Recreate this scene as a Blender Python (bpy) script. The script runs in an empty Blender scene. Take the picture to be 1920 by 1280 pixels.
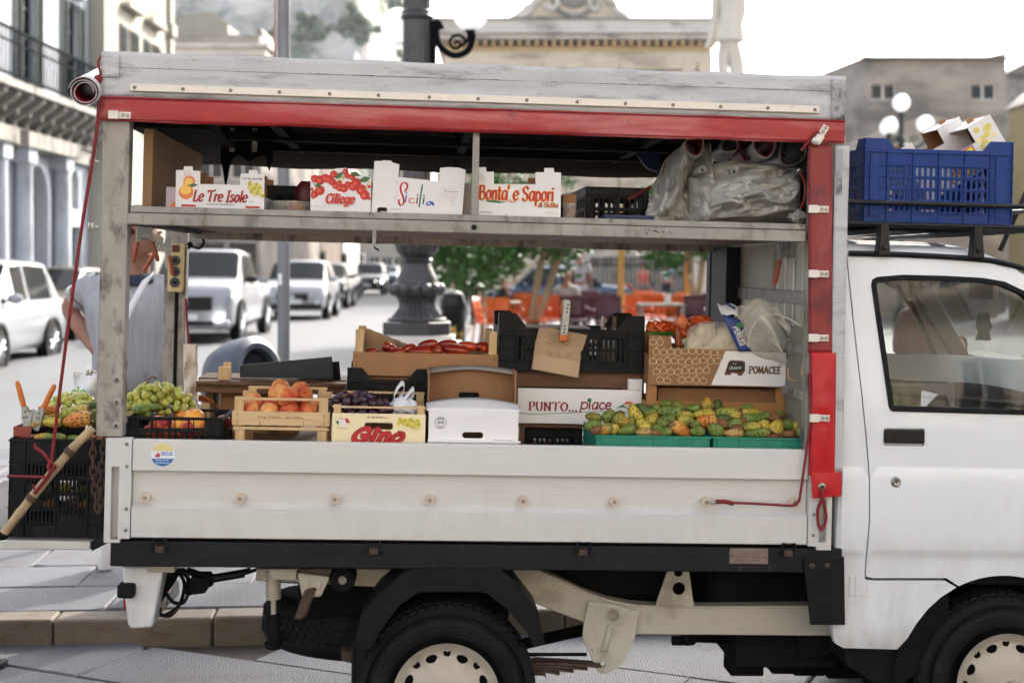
import bpy,bmesh,math,random
from math import sin,cos,pi,radians as R,sqrt,atan2,hypot
from mathutils import Vector,Matrix,geometry,noise
random.seed(7)
SC=bpy.context.scene
# ------------------------------------------------------------------ camera, world, sun, exposure
CAMZ,FPX,HOR=1.63,2667.0,500.0          # eye height, focal length in photo pixels, horizon row
cam=bpy.data.cameras.new('camera');cam_ob=bpy.data.objects.new('camera',cam)
SC.collection.objects.link(cam_ob);SC.camera=cam_ob
cam_ob.location=(0,0,CAMZ);cam_ob.rotation_euler=(pi/2,0,0)
cam.sensor_width=36.0;cam.lens=36.0*FPX/1920;cam.shift_y=-(640-HOR)/1920
cam.clip_start=0.05;cam.clip_end=6000
cam.dof.use_dof=True;cam.dof.focus_distance=4.52;cam.dof.aperture_fstop=3.0
SUN_AZ,SUN_EL=60.0,33.0                    # sun azimuth: degrees from +X towards +Y
world=bpy.data.worlds.new('World');SC.world=world;world.use_nodes=True
wn=world.node_tree;bg=wn.nodes['Background']
sky=wn.nodes.new('ShaderNodeTexSky');sky.sky_type='NISHITA';sky.sun_disc=False
sky.sun_elevation=R(SUN_EL);sky.sun_rotation=R(90-SUN_AZ)
sky.air_density=1.0;sky.dust_density=5.0;sky.ozone_density=0.3
hz_=wn.nodes.new('ShaderNodeHueSaturation');hz_.inputs['Saturation'].default_value=.38     # thin white haze over the sky
wn.links.new(sky.outputs[0],hz_.inputs['Color']);wn.links.new(hz_.outputs[0],bg.inputs[0]);bg.inputs[1].default_value=0.15
sl=bpy.data.lights.new('sun','SUN');sun=bpy.data.objects.new('sun',sl);SC.collection.objects.link(sun)
sl.energy=2.0;sl.angle=R(0.6);sl.color=(1.0,0.93,0.82)
_sd=Vector((cos(R(SUN_EL))*cos(R(SUN_AZ)),cos(R(SUN_EL))*sin(R(SUN_AZ)),sin(R(SUN_EL))))
sun.rotation_euler=_sd.to_track_quat('Z','Y').to_euler();sun.location=(20,20,30)
SC.view_settings.view_transform='Standard';SC.view_settings.look='None'
SC.view_settings.gamma=1.0;SC.view_settings.use_curve_mapping=False
SC.view_settings.exposure=1.85
SC.cycles.max_bounces=8;SC.cycles.transparent_max_bounces=12;SC.cycles.caustics_reflective=False;SC.cycles.caustics_refractive=False
# ------------------------------------------------------------------ helpers
COL=SC.collection
def at(px,py,Y):return Vector(((px-960)/FPX*Y,Y,CAMZ-(py-HOR)/FPX*Y))
def ground(px,py,z=0.0):
 Y=(CAMZ-z)*FPX/(py-HOR);return Vector(((px-960)/FPX*Y,Y,z))
T=Matrix.Translation((0,4.45,0)) @ Matrix.Rotation(R(4.0),4,'Z') @ Matrix.Rotation(R(1.39),4,'Y')
TI=T.inverted();_co=TI @ Vector((0,0,CAMZ));_tr=TI.to_3x3()
def L(px,py,w=0.0):
 """point of the truck's own frame (x along the truck, y away from us, z up) seen at a photo pixel on plane y = w"""
 d=_tr @ Vector(((px-960)/FPX,1,-(py-HOR)/FPX));k=(w-_co.y)/d.y
 p=_co + d*k;p.y=w;return p
def lin(c):
 return tuple(((x/255)/12.92 if x/255<=.04045 else ((x/255+.055)/1.055)**2.4) for x in c)
def pip(x,y,poly):
 c=False;n=len(poly);j=n-1
 for i in range(n):
  xi,yi=poly[i][0],poly[i][1];xj,yj=poly[j][0],poly[j][1]
  if (yi>y)!=(yj>y) and x<(xj-xi)*(y-yi)/(yj-yi)+xi:c=not c
  j=i
 return c
def rrect(x0,z0,x1,z1,r=.01,n=3):
 o=[]
 for cx,cz,a in ((x1-r,z0+r,-90),(x1-r,z1-r,0),(x0+r,z1-r,90),(x0+r,z0+r,180)):
  for k in range(n+1):
   t=R(a+90*k/n);o.append((cx+r*cos(t),cz+r*sin(t)))
 return o
def ell(cx,cz,rx,rz,n=16,a0=0):return [(cx+rx*cos(a0+2*pi*k/n),cz+rz*sin(a0+2*pi*k/n)) for k in range(n)]
def catmull(pts,n=6,closed=False):
 P=[Vector(p) for p in pts];o=[];m=len(P)
 if m<3:return P
 for i in range(m if closed else m-1):
  p0=P[i-1] if (i>0 or closed) else P[0]*2-P[1]
  p1=P[i];p2=P[(i+1)%m];p3=P[(i+2)%m] if (i+2<m or closed) else P[-1]*2-P[-2]
  for k in range(n):
   t=k/n
   o.append(.5*((2*p1)+(p2-p0)*t+(2*p0-5*p1+4*p2-p3)*t*t+(3*p1-p0-3*p2+p3)*t**3))
 if not closed:o.append(P[-1])
 return o
class MB:
 def __init__(s):s.v=[];s.f=[];s.m=[];s.seams=[]
 def add(s,vs,fs,m=0):
  o=len(s.v);s.v+=[tuple(v) for v in vs]
  for k,f in enumerate(fs):
   s.f.append(tuple(i+o for i in f));s.m.append(m[k] if isinstance(m,(list,tuple)) else m)
  return s
 def box(s,x0,x1,y0,y1,z0,z1,m=0,M=None):
  vs=[Vector((x,y,z)) for z in (z0,z1) for y in (y0,y1) for x in (x0,x1)]
  if M is not None:vs=[M @ v for v in vs]
  return s.add(vs,[(0,2,3,1),(4,5,7,6),(0,1,5,4),(2,6,7,3),(0,4,6,2),(1,3,7,5)],m)
 def hexa(s,a,b,m=0):
  """block between two quads a, b (4 points each, same order)"""
  return s.add(list(a)+list(b),[(3,2,1,0),(4,5,6,7),(0,1,5,4),(1,2,6,5),(2,3,7,6),(3,0,4,7)],m)
 def prism(s,poly,y0,y1,m=0,M=None,mf=None):
  n=len(poly);vs=[Vector((p[0],y0,p[1])) for p in poly]+[Vector((p[0],y1,p[1])) for p in poly]
  if M is not None:vs=[M @ v for v in vs]
  fs=[tuple(range(n)),tuple(range(2*n-1,n-1,-1))]+[(i,i+n,(i+1)%n+n,(i+1)%n) for i in range(n)]
  return s.add(vs,fs,[m if mf is None else mf]+[m]*(n+1))
 def tube(s,pts,r=.01,n=8,m=0,cap=True):
  P=[Vector(p) for p in pts];vs=[];fs=[];up=None
  for i,p in enumerate(P):
   t=(P[min(i+1,len(P)-1)]-P[max(i-1,0)])
   if t.length<1e-9:t=Vector((0,0,1))
   t.normalize()
   if up is None:up=Vector((0,0,1)) if abs(t.z)<.9 else Vector((1,0,0))
   a=t.cross(up)
   if a.length<1e-6:a=t.orthogonal()
   a.normalize();b=a.cross(t);up=b
   rr=r[i] if isinstance(r,(list,tuple)) else r
   for k in range(n):vs.append(p+a*rr*cos(2*pi*k/n)+b*rr*sin(2*pi*k/n))
  for i in range(len(P)-1):
   for k in range(n):fs.append((i*n+k,i*n+(k+1)%n,(i+1)*n+(k+1)%n,(i+1)*n+k))
  if cap:fs+=[tuple(range(n-1,-1,-1)),tuple(range((len(P)-1)*n,len(P)*n))]
  return s.add(vs,fs,m)
 def cyl(s,p0,p1,r0,r1=None,n=12,m=0):return s.tube([p0,p1],[r0,r0 if r1 is None else r1],n,m)
 def lathe(s,prof,n=24,M=None,m=0,rfun=None,closed=False):
  vs=[];fs=[];K=len(prof)
  for j,(r,z) in enumerate(prof):
   for k in range(n):
    a=2*pi*k/n;rr=r*(rfun(a,z,j) if rfun else 1)
    v=Vector((rr*cos(a),rr*sin(a),z));vs.append(M @ v if M is not None else v)
  for j in range(K-1):
   for k in range(n):fs.append((j*n+k,j*n+(k+1)%n,(j+1)*n+(k+1)%n,(j+1)*n+k))
  if closed:
   for k in range(n):fs.append(((K-1)*n+k,(K-1)*n+(k+1)%n,(k+1)%n,k))
  else:
   if prof[0][0]>1e-4:fs.append(tuple(range(n-1,-1,-1)))
   if prof[-1][0]>1e-4:fs.append(tuple(range((K-1)*n,K*n)))
  return s.add(vs,fs,m)
 def ball(s,c,r,n=12,k=8,M=None,m=0):
  rx,ry,rz=r if isinstance(r,(tuple,list)) else (r,r,r)
  vs=[Vector((0,0,-1))];fs=[]
  for j in range(1,k):
   t=-pi/2+pi*j/k
   for i in range(n):vs.append(Vector((cos(t)*cos(2*pi*i/n),cos(t)*sin(2*pi*i/n),sin(t))))
  vs.append(Vector((0,0,1)));e=len(vs)-1
  for i in range(n):
   fs.append((0,1+(i+1)%n,1+i));fs.append((e,e-n+i,e-n+(i+1)%n))
   for j in range(k-2):a=1+j*n;fs.append((a+i,a+(i+1)%n,a+n+(i+1)%n,a+n+i))
  vs=[Vector((v.x*rx,v.y*ry,v.z*rz)) for v in vs]
  if M is not None:vs=[M @ v for v in vs]
  return s.add([v+Vector(c) for v in vs],fs,m)
 def grid(s,fn,nu,nv,m=0,thick=0,wrap=False):
  vs=[fn(i/(nu),j/(nv)) for j in range(nv+1) for i in range(nu+1)]
  fs=[(j*(nu+1)+i,j*(nu+1)+i+1,(j+1)*(nu+1)+i+1,(j+1)*(nu+1)+i) for j in range(nv) for i in range(nu)]
  return s.add(vs,fs,m)
 def panel(s,outline,holes=(),y=0.0,t=.004,m=0,mb=None,extra=(),M=None,ms=None):
  """flat or curved sheet in x-z with holes; y may be a function of (x, z); thickness t away from us"""
  loops=[list(outline)]+[list(h) for h in holes];co=[];ed=[]
  for lp in loops:
   o=len(co);co+=[Vector((p[0],p[1])) for p in lp]
   ed+=[(o+i,o+(i+1)%len(lp)) for i in range(len(lp))]
  for p in extra:
   if pip(p[0],p[1],outline) and not any(pip(p[0],p[1],h) for h in holes):co.append(Vector((p[0],p[1])))
  V,E,Fc,*_=geometry.delaunay_2d_cdt(co,ed,[],0,1e-7)
  keep=[]
  for f in Fc:
   cx=sum(V[i].x for i in f)/len(f);cz=sum(V[i].y for i in f)/len(f)
   if pip(cx,cz,outline) and not any(pip(cx,cz,h) for h in holes):keep.append(tuple(f))
  yf=y if callable(y) else (lambda a,b:y)
  n=len(V);vs=[Vector((v.x,yf(v.x,v.y),v.y)) for v in V]
  fs=[];mm=[]
  for f in keep:
   a,b,c=(V[f[0]],V[f[1]],V[f[2]])
   if (b-a).cross(c-a)<0:f=f[::-1]
   fs.append(f);mm.append(m)
  if t:
   vs+=[v+Vector((0,t,0)) for v in vs]
   cnt={}
   for f in fs:
    for i in range(len(f)):cnt[(f[i],f[(i+1)%len(f)])]=1
   back=[tuple(i+n for i in f[::-1]) for f in fs]
   side=[(b,a,a+n,b+n) for (a,b) in cnt if (b,a) not in cnt]
   fs=fs+back+side;mm+=[m if mb is None else mb]*len(back)+[(m if mb is None else mb) if ms is None else ms]*len(side)
  if M is not None:vs=[M @ v for v in vs]
  return s.add(vs,fs,mm)
 def build(s,name,mats,parent=None,bevel=0,sub=0,smooth=38,loc=None,M=None,seg=2,solid=0,weld=False):
  me=bpy.data.meshes.new(name);me.from_pydata(s.v,[],s.f)
  mats=mats if isinstance(mats,(list,tuple)) else [mats]
  for q in mats:me.materials.append(q)
  if len(mats)>1:me.polygons.foreach_set('material_index',s.m)
  if weld:
   bm=bmesh.new();bm.from_mesh(me);bmesh.ops.remove_doubles(bm,verts=bm.verts,dist=1e-5);bm.to_mesh(me);bm.free()
  if smooth:
   me.polygons.foreach_set('use_smooth',[True]*len(me.polygons))
   if smooth<180:me.set_sharp_from_angle(angle=R(smooth))
  me.update()
  o=bpy.data.objects.new(name,me);COL.objects.link(o)
  if parent is not None:o.parent=parent
  if M is not None:o.matrix_local=M
  elif loc is not None:o.location=loc
  if solid:
   d=o.modifiers.new('s','SOLIDIFY');d.thickness=solid;d.offset=0
  if bevel:
   b=o.modifiers.new('b','BEVEL');b.width=bevel;b.segments=seg;b.limit_method='ANGLE';b.angle_limit=R(40);b.harden_normals=False
  if sub:
   b=o.modifiers.new('u','SUBSURF');b.levels=b.render_levels=sub
  return o
def tag(o,label=None,cat=None,group=None,kind=None):
 if label:o['label']=label
 if cat:o['category']=cat
 if group:o['group']=group
 if kind:o['kind']=kind
 return o
def thing(name,label,cat,M=None,group=None):
 o=bpy.data.objects.new(name,None);COL.objects.link(o);o.empty_display_size=.1
 if M is not None:o.matrix_world=M if isinstance(M,Matrix) else Matrix.Translation(M)
 return tag(o,label,cat,group)
KIDS={}
def copy_tree(o,parent=None):
 c=o.copy();COL.objects.link(c)
 if parent is not None:c.parent=parent
 for ch in [x for x in COL.objects if x.parent==o]:copy_tree(ch,c)
 return c
def Tr(x,y,z):return Matrix.Translation((x,y,z))
def Ro(a,ax):return Matrix.Rotation(R(a),4,ax)
def link_copy(o,parent=None,M=None,name=None):
 c=o.copy();COL.objects.link(c)
 if parent is not None:c.parent=parent
 if M is not None:c.matrix_local=M
 return c
# ------------------------------------------------------------------ materials
def mat(name,col,rough=.55,metal=0.0,var=.12,scale=6.0,stretch=(1,1,1),bump=0.0,bscale=40.0,dirt=None,dirt2=None,coat=0.0,
  spec=.5,trans=0.0,alpha=1.0,rnd=0.0,sheen=0.0,emit=None,sub=0.0,hue=0.0):
 """procedural surface: base colour with noise variation, optional dirt layers (colour, amount, scale, stretch), bump, per-object variation"""
 m=bpy.data.materials.new(name);m.use_nodes=True;nt=m.node_tree;N=nt.nodes;K=nt.links.new
 p=N['Principled BSDF'];c=tuple(col)+(1,) if len(col)==3 else tuple(col)
 p.inputs['Roughness'].default_value=rough;p.inputs['Metallic'].default_value=metal
 p.inputs['Specular IOR Level'].default_value=spec;p.inputs['Coat Weight'].default_value=coat
 p.inputs['Transmission Weight'].default_value=trans;p.inputs['Alpha'].default_value=alpha
 if sheen:p.inputs['Sheen Weight'].default_value=sheen
 if sub:
  p.inputs['Subsurface Weight'].default_value=sub;p.inputs['Subsurface Radius'].default_value=(.01,.005,.003)
 if emit:
  p.inputs['Emission Color'].default_value=tuple(emit[0])+(1,);p.inputs['Emission Strength'].default_value=emit[1]
 tc=N.new('ShaderNodeTexCoord')
 def noise_(sc,st=(1,1,1),det=5.0,rou=.6):
  mp=N.new('ShaderNodeMapping');mp.inputs['Scale'].default_value=st;K(tc.outputs['Object'],mp.inputs['Vector'])
  n=N.new('ShaderNodeTexNoise');n.inputs['Scale'].default_value=sc;n.inputs['Detail'].default_value=det;n.inputs['Roughness'].default_value=rou
  K(mp.outputs[0],n.inputs['Vector']);return n
 n1=noise_(scale,stretch)
 ramp=N.new('ShaderNodeValToRGB');ramp.color_ramp.elements[0].position=.3;ramp.color_ramp.elements[1].position=.72
 ramp.color_ramp.elements[0].color=tuple(x*(1-var) for x in c[:3])+(1,);ramp.color_ramp.elements[1].color=tuple(min(1,x*(1+var)) for x in c[:3])+(1,)
 K(n1.outputs['Fac'],ramp.inputs['Fac']);cur=ramp.outputs['Color']
 for d in (dirt,dirt2):
  if not d:continue
  dc,amt,dsc=d[:3];dst=d[3] if len(d)>3 else (1,1,1);thr=d[4] if len(d)>4 else .52
  nd=noise_(dsc,dst,8.0,.65);rp=N.new('ShaderNodeMapRange');rp.inputs['From Min'].default_value=thr;rp.inputs['From Max'].default_value=thr+.14
  rp.inputs['To Max'].default_value=amt;K(nd.outputs['Fac'],rp.inputs['Value'])
  mx=N.new('ShaderNodeMix');mx.data_type='RGBA';K(rp.outputs[0],mx.inputs['Factor']);K(cur,mx.inputs['A']);mx.inputs['B'].default_value=tuple(dc)+(1,)
  cur=mx.outputs['Result']
 if rnd or hue:
  oi=N.new('ShaderNodeObjectInfo');hs=N.new('ShaderNodeHueSaturation')
  mr=N.new('ShaderNodeMapRange');mr.inputs['To Min'].default_value=1-rnd;mr.inputs['To Max'].default_value=1+rnd
  K(oi.outputs['Random'],mr.inputs['Value']);K(mr.outputs[0],hs.inputs['Value'])
  if hue:
   mh=N.new('ShaderNodeMapRange');mh.inputs['To Min'].default_value=.5-hue;mh.inputs['To Max'].default_value=.5+hue
   wn_=N.new('ShaderNodeTexWhiteNoise');wn_.noise_dimensions='1D';K(oi.outputs['Random'],wn_.inputs['W']);K(wn_.outputs['Value'],mh.inputs['Value']);K(mh.outputs[0],hs.inputs['Hue'])
  K(cur,hs.inputs['Color']);cur=hs.outputs['Color']
 K(cur,p.inputs['Base Color'])
 # roughness varies a little with the same noise
 mr2=N.new('ShaderNodeMapRange');mr2.inputs['To Min'].default_value=max(0,rough-.08);mr2.inputs['To Max'].default_value=min(1,rough+.1)
 K(n1.outputs['Fac'],mr2.inputs['Value']);K(mr2.outputs[0],p.inputs['Roughness'])
 if bump:
  nb=noise_(bscale,stretch,6.0,.6);b=N.new('ShaderNodeBump');b.inputs['Strength'].default_value=1.0;b.inputs['Distance'].default_value=bump
  K(nb.outputs['Fac'],b.inputs['Height']);K(b.outputs[0],p.inputs['Normal'])
 return m
def nodes_of(m):return m.node_tree.nodes,m.node_tree.links.new,m.node_tree.nodes['Principled BSDF']
def flat(name,col,rough=.6):return mat(name,col,rough,var=.05,scale=30)
# ------------------------------------------------------------------ shared materials
Mt={}
Mt['tarp']=mat('grey_tarpaulin',lin((192,191,192)),.5,var=.08,scale=3,dirt=(lin((110,106,105)),.6,7,(.6,1,3),.53),dirt2=(lin((78,73,72)),.6,46,(.3,1,1),.61),bump=.008,bscale=8)
Mt['tarp_old']=mat('stained_tarpaulin',lin((166,164,164)),.55,var=.1,scale=4,dirt=(lin((52,50,50)),.85,26,(1,1,.6),.5),bump=.003,bscale=14)
Mt['red']=mat('faded_red_pvc',lin((160,34,36)),.42,var=.12,scale=5,dirt=(lin((190,110,108)),.75,4,(.4,1,3),.46),dirt2=(lin((84,20,24)),.6,11,(1,1,1),.6),bump=.003,bscale=10)
Mt['redold']=mat('worn_red_pvc',lin((140,44,44)),.5,var=.12,scale=5,dirt=(lin((84,26,28)),.7,7,(1,1,1),.5),dirt2=(lin((170,92,90)),.5,5,(2,1,.6),.58),bump=.002,bscale=14)
Mt['redback']=mat('dark_red_pvc',lin((130,20,26)),.5,var=.1)
Mt['rednew']=mat('bright_red_pvc',lin((185,8,24)),.36,var=.1,scale=5,bump=.002,bscale=12)
Mt['alu']=mat('worn_aluminium',lin((150,146,140)),.5,metal=.35,var=.14,scale=5,stretch=(.6,1,1),dirt=(lin((92,84,76)),.7,12,(1,1,.5),.52),dirt2=(lin((196,192,186)),.6,34,(.3,1,1.6),.6),bump=.0012,bscale=60)
Mt['aluraw']=mat('grimy_aluminium_post',lin((158,152,145)),.48,metal=.25,var=.25,scale=7,stretch=(1,1,.35),dirt=(lin((62,57,52)),.85,9,(1.6,1,.8),.5),dirt2=(lin((186,180,174)),.75,15,(1,1,1),.57),bump=.0015,bscale=50)
Mt['strip']=mat('bright_strip',lin((216,210,202)),.4,metal=.25,var=.06,scale=10,dirt=(lin((120,112,104)),.6,26,(1,1,1),.63))
Mt['board']=mat('anodised_board',lin((211,209,206)),.42,metal=.1,var=.025,scale=4,stretch=(.4,1,4),dirt=(lin((160,153,144)),.22,6,(.7,1,1),.58),dirt2=(lin((110,100,90)),.55,55,(3,1,.25),.66),bump=.0006,bscale=50)
Mt['black']=mat('black_chassis_paint',lin((24,25,29)),.5,var=.3,scale=8,stretch=(.5,1,1),dirt=(lin((104,98,90)),.5,45,(1,1,.5),.63),bump=.001,bscale=60,spec=.25)
Mt['blackpl']=mat('black_plastic',lin((14,15,17)),.5,var=.25,scale=10,dirt=(lin((70,68,66)),.2,18,(1,1,1),.6),bump=.0006,bscale=90,spec=.22)
Mt['trimblack']=mat('satin_black_trim',lin((18,18,21)),.35,var=.15,scale=10,spec=.3)
Mt['white']=mat('white_car_paint',lin((226,228,230)),.3,var=.02,scale=3,coat=.25,dirt=(lin((180,174,162)),.35,3,(1,1,.5),.58),dirt2=(lin((120,112,100)),.5,90,(1,1,1),.71))
def grime(m,z0,z1,col,amt):       # road dirt thrown up over the lower part, broken up by noise
 N,K,p=nodes_of(m);l=p.inputs['Base Color'].links[0];src=l.from_socket
 tc=N.new('ShaderNodeTexCoord');sp=N.new('ShaderNodeSeparateXYZ');K(tc.outputs['Object'],sp.inputs[0]);mr=N.new('ShaderNodeMapRange')
 mr.inputs['From Min'].default_value=z0;mr.inputs['From Max'].default_value=z1;mr.inputs['To Min'].default_value=amt;mr.inputs['To Max'].default_value=0;K(sp.outputs['Z'],mr.inputs['Value'])
 no=N.new('ShaderNodeTexNoise');no.inputs['Scale'].default_value=14;no.inputs['Detail'].default_value=9;no.inputs['Roughness'].default_value=.75;mp=N.new('ShaderNodeMapping');mp.inputs['Scale'].default_value=(1,1,.35);K(tc.outputs['Object'],mp.inputs[0]);K(mp.outputs[0],no.inputs['Vector'])
 m2=N.new('ShaderNodeMapRange');m2.inputs['From Min'].default_value=.35;m2.inputs['From Max'].default_value=.7;K(no.outputs['Fac'],m2.inputs['Value']);mu=N.new('ShaderNodeMath');mu.operation='MULTIPLY';K(mr.outputs[0],mu.inputs[0]);K(m2.outputs[0],mu.inputs[1])
 mx=N.new('ShaderNodeMix');mx.data_type='RGBA';K(mu.outputs[0],mx.inputs['Factor']);K(src,mx.inputs['A']);mx.inputs['B'].default_value=tuple(col)+(1,);K(mx.outputs['Result'],p.inputs['Base Color'])
grime(Mt['white'],.36,.9,lin((128,116,98)),.55);grime(Mt['board'],.72,1.0,lin((150,138,122)),.28)
Mt['cream']=mat('dirty_cream_paint',lin((186,180,164)),.5,var=.08,scale=6,dirt=(lin((92,74,54)),.75,140,(1,1,1),.62),dirt2=(lin((140,128,108)),.6,7,(1,1,1),.52),bump=.0008,bscale=50)
Mt['hub']=mat('hubcap_plastic',lin((178,168,152)),.45,var=.08,scale=7,dirt=(lin((120,106,88)),.55,10,(1,1,1),.55))
Mt['rubber']=mat('tyre_rubber',lin((25,25,27)),.75,var=.25,scale=14,dirt=(lin((60,57,54)),.35,12,(1,1,1),.58),bump=.001,bscale=50,spec=.2)
Mt['dark']=mat('grime_and_shade',lin((24,23,23)),.85,var=.3,scale=10,spec=.15)  # grime on the underbody; elsewhere shade put into voids and openings
Mt['rust']=mat('rusty_brown_steel',lin((74,56,44)),.7,var=.3,scale=16,bump=.001,bscale=60)
Mt['screw']=mat('steel_screw',lin((150,146,140)),.35,metal=.8,var=.15,scale=40)
Mt['roller']=mat('cream_plastic_roller',lin((204,186,168)),.45,var=.08,scale=30)
Mt['rope']=mat('red_rope',lin((128,26,30)),.75,var=.3,scale=60,dirt=(lin((26,20,24)),.8,220,(1,1,1),.52))
Mt['wood']=mat('pale_crate_wood',lin((208,176,130)),.65,var=.14,scale=9,stretch=(.5,1,9),bump=.0006,bscale=60)
Mt['wood2']=mat('orange_crate_wood',lin((170,118,66)),.65,var=.18,scale=9,stretch=(.5,1,9),bump=.0006,bscale=60)
Mt['woodv']=mat('pale_post_wood',lin((206,172,124)),.65,var=.16,scale=9,stretch=(9,9,.5),bump=.0006,bscale=60)
Mt['plank']=mat('weathered_plank',lin((104,72,48)),.7,var=.3,scale=8,stretch=(.4,3,9),bump=.001,bscale=50)
Mt['ply']=mat('plywood_panel',lin((164,128,86)),.6,var=.14,scale=6,stretch=(4,1,.5))
Mt['shelfwood']=mat('shelf_underside_board',lin((140,112,90)),.65,var=.12,scale=6,stretch=(.4,2,1))
Mt['hardboard']=mat('brown_hardboard',lin((164,118,78)),.7,var=.06,scale=5,dirt=(lin((110,70,40)),.75,260,(1,1,1),.55),bump=.0004,bscale=200)
Mt['card']=mat('brown_cardboard',lin((150,108,72)),.75,var=.08,scale=8,stretch=(14,1,.5))
Mt['kraft']=mat('kraft_paper',lin((176,146,112)),.75,var=.08,scale=8,bump=.003,bscale=14)
Mt['cwhite']=mat('white_cardboard',lin((232,228,226)),.55,var=.03,scale=6,bump=.0005,bscale=20)
Mt['ccream']=mat('cream_cardboard',lin((238,222,180)),.55,var=.12,scale=3,stretch=(.2,1,1))
Mt['cgrey']=mat('grey_cardboard_inside',lin((150,142,136)),.7,var=.08,scale=8)
Mt['concrete']=mat('concrete',lin((178,172,164)),.8,var=.12,scale=5)
def stone(name,col,rnd=.1,dirt=None,bump=.006,bs=26,hue=.006):
 m=mat(name,col,.62,var=.22,scale=2.2,stretch=(1,1,1),dirt=dirt,dirt2=(tuple(x*.4 for x in col),.75,34,(1,1,1),.63),rnd=rnd,hue=hue,bump=bump,bscale=bs)
 return m
Mt['slab']=stone('limestone_slab',lin((84,85,92)),.16,(lin((70,60,50)),.7,4,(1,1,1),.55),bump=.004,bs=60)
N_,K_,P_=nodes_of(Mt['slab'])       # chisel lines across each slab
_w=N_.new('ShaderNodeTexWave');_w.inputs['Scale'].default_value=26;_w.inputs['Distortion'].default_value=7;_w.inputs['Detail'].default_value=3
_tc=N_.new('ShaderNodeTexCoord');K_(_tc.outputs['Object'],_w.inputs['Vector'])
_b=N_.new('ShaderNodeBump');_b.inputs['Distance'].default_value=.0012;K_(_w.outputs['Fac'],_b.inputs['Height'])
_old=[n for n in N_ if n.type=='BUMP' and n!=_b][0];K_(_old.outputs[0],_b.inputs['Normal']);K_(_b.outputs[0],P_.inputs['Normal'])
Mt['kerb']=stone('kerb_stone',lin((106,95,82)),.12,(lin((92,74,56)),.7,6,(1,1,2),.52),bump=.006,bs=40)
Mt['joint']=mat('joint_dirt',lin((58,50,42)),.9,var=.3,scale=20,bump=.006,bscale=60)
for k_ in ('slab','kerb','joint'):    # patterns run on from stone to stone, never the same twice
 N_,K_,P_=nodes_of(Mt[k_]);ge_=N_.new('ShaderNodeNewGeometry')
 for l_ in [l for l in Mt[k_].node_tree.links if l.from_node.type=='TEX_COORD']:K_(ge_.outputs['Position'],l_.to_socket)
Mt['street']=mat('pale_stone_paving',lin((94,96,100)),.7,var=.08,scale=.8,dirt=(lin((86,85,85)),.6,.35,(1,1,1),.5))
Mt['plaster']=mat('white_plaster',lin((172,178,187)),.8,var=.1,scale=.9,dirt=(lin((100,102,106)),.6,1.2,(1,1,.4),.55))
Mt['sunplaster']=mat('cream_plaster',lin((160,155,144)),.8,var=.06,scale=.7,dirt=(lin((120,112,98)),.4,1.0,(1,1,.4),.56))
Mt['grimestone']=mat('weathered_corbel_stone',lin((150,146,140)),.85,var=.2,scale=2,dirt=(lin((54,50,46)),.75,2.5,(1,1,.6),.5))
Mt['shutter']=mat('dark_green_shutter',lin((22,44,42)),.55,var=.12,scale=3)
Mt['iron']=mat('wrought_iron',lin((20,22,28)),.9,var=.2,scale=6,spec=.04)
Mt['pane']=mat('dark_window_glass',lin((20,26,32)),.15,var=.2,scale=1.2)
Mt['church']=mat('church_limestone',lin((214,200,181)),.85,var=.1,scale=.5,dirt=(lin((118,104,92)),.7,.5,(.5,1,2),.52),dirt2=(lin((178,162,142)),.5,1.6,(1,1,1),.55))
Mt['churchpale']=mat('pale_church_stone',lin((212,205,196)),.85,var=.1,scale=.7,dirt=(lin((110,104,100)),.75,.8,(.5,1,1.6),.54))
Mt['frieze']=mat('yellow_sandstone',lin((206,180,140)),.85,var=.14,scale=1.4)
Mt['brownwall']=mat('stained_render',lin((164,156,148)),.85,var=.14,scale=.5,dirt=(lin((98,94,92)),.8,.35,(.6,1,1.2),.46),dirt2=(lin((144,130,114)),.5,1.2,(1,1,.5),.56))
Mt['paleframe']=mat('pale_window_frame',lin((222,216,212)),.6,var=.05)
Mt['rooftile']=mat('grey_roof',lin((128,120,114)),.8,var=.2,scale=3)
Mt['castiron']=mat('painted_cast_iron',lin((74,72,74)),.38,metal=.35,var=.12,scale=5,dirt=(lin((40,38,40)),.6,7,(1,1,1),.55))
Mt['greenlamp']=mat('dark_green_lamp_paint',lin((18,42,44)),.45,var=.15)
Mt['globe']=bpy.data.materials.new('opal_globe');Mt['globe'].use_nodes=True
N_,K_,P_=nodes_of(Mt['globe']);_t=N_.new('ShaderNodeBsdfTranslucent');_t.inputs[0].default_value=(.95,.96,.97,1);_m=N_.new('ShaderNodeMixShader');_m.inputs[0].default_value=.6
P_.inputs['Base Color'].default_value=(.9,.91,.92,1);P_.inputs['Roughness'].default_value=.3;K_(P_.outputs[0],_m.inputs[1]);K_(_t.outputs[0],_m.inputs[2]);K_(_m.outputs[0],[n for n in N_ if n.type=='OUTPUT_MATERIAL'][0].inputs['Surface'])
Mt['galv']=mat('galvanised_steel',lin((124,126,130)),.45,metal=.5,var=.2,scale=7,stretch=(1,1,.3),bump=.0006,bscale=40)
Mt['leaf']=mat('leaf_green',lin((60,104,36)),.5,var=.4,scale=3.0,spec=.3)
Mt['bark']=mat('pale_bark',lin((170,146,118)),.85,var=.2,scale=6,stretch=(1,1,.3),bump=.006,bscale=20)
Mt['orange']=mat('orange_plastic',lin((206,92,26)),.45,var=.05)
Mt['maroon']=mat('maroon_plastic',lin((72,16,30)),.45,var=.08)
Mt['tablew']=mat('cream_table',lin((150,142,130)),.5,var=.04)
Mt['carwhite']=mat('white_paint',lin((158,161,168)),.22,var=.02,coat=.5)
Mt['carsilver']=mat('silver_paint',lin((122,120,114)),.3,metal=.5,var=.03,coat=.5)
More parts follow.
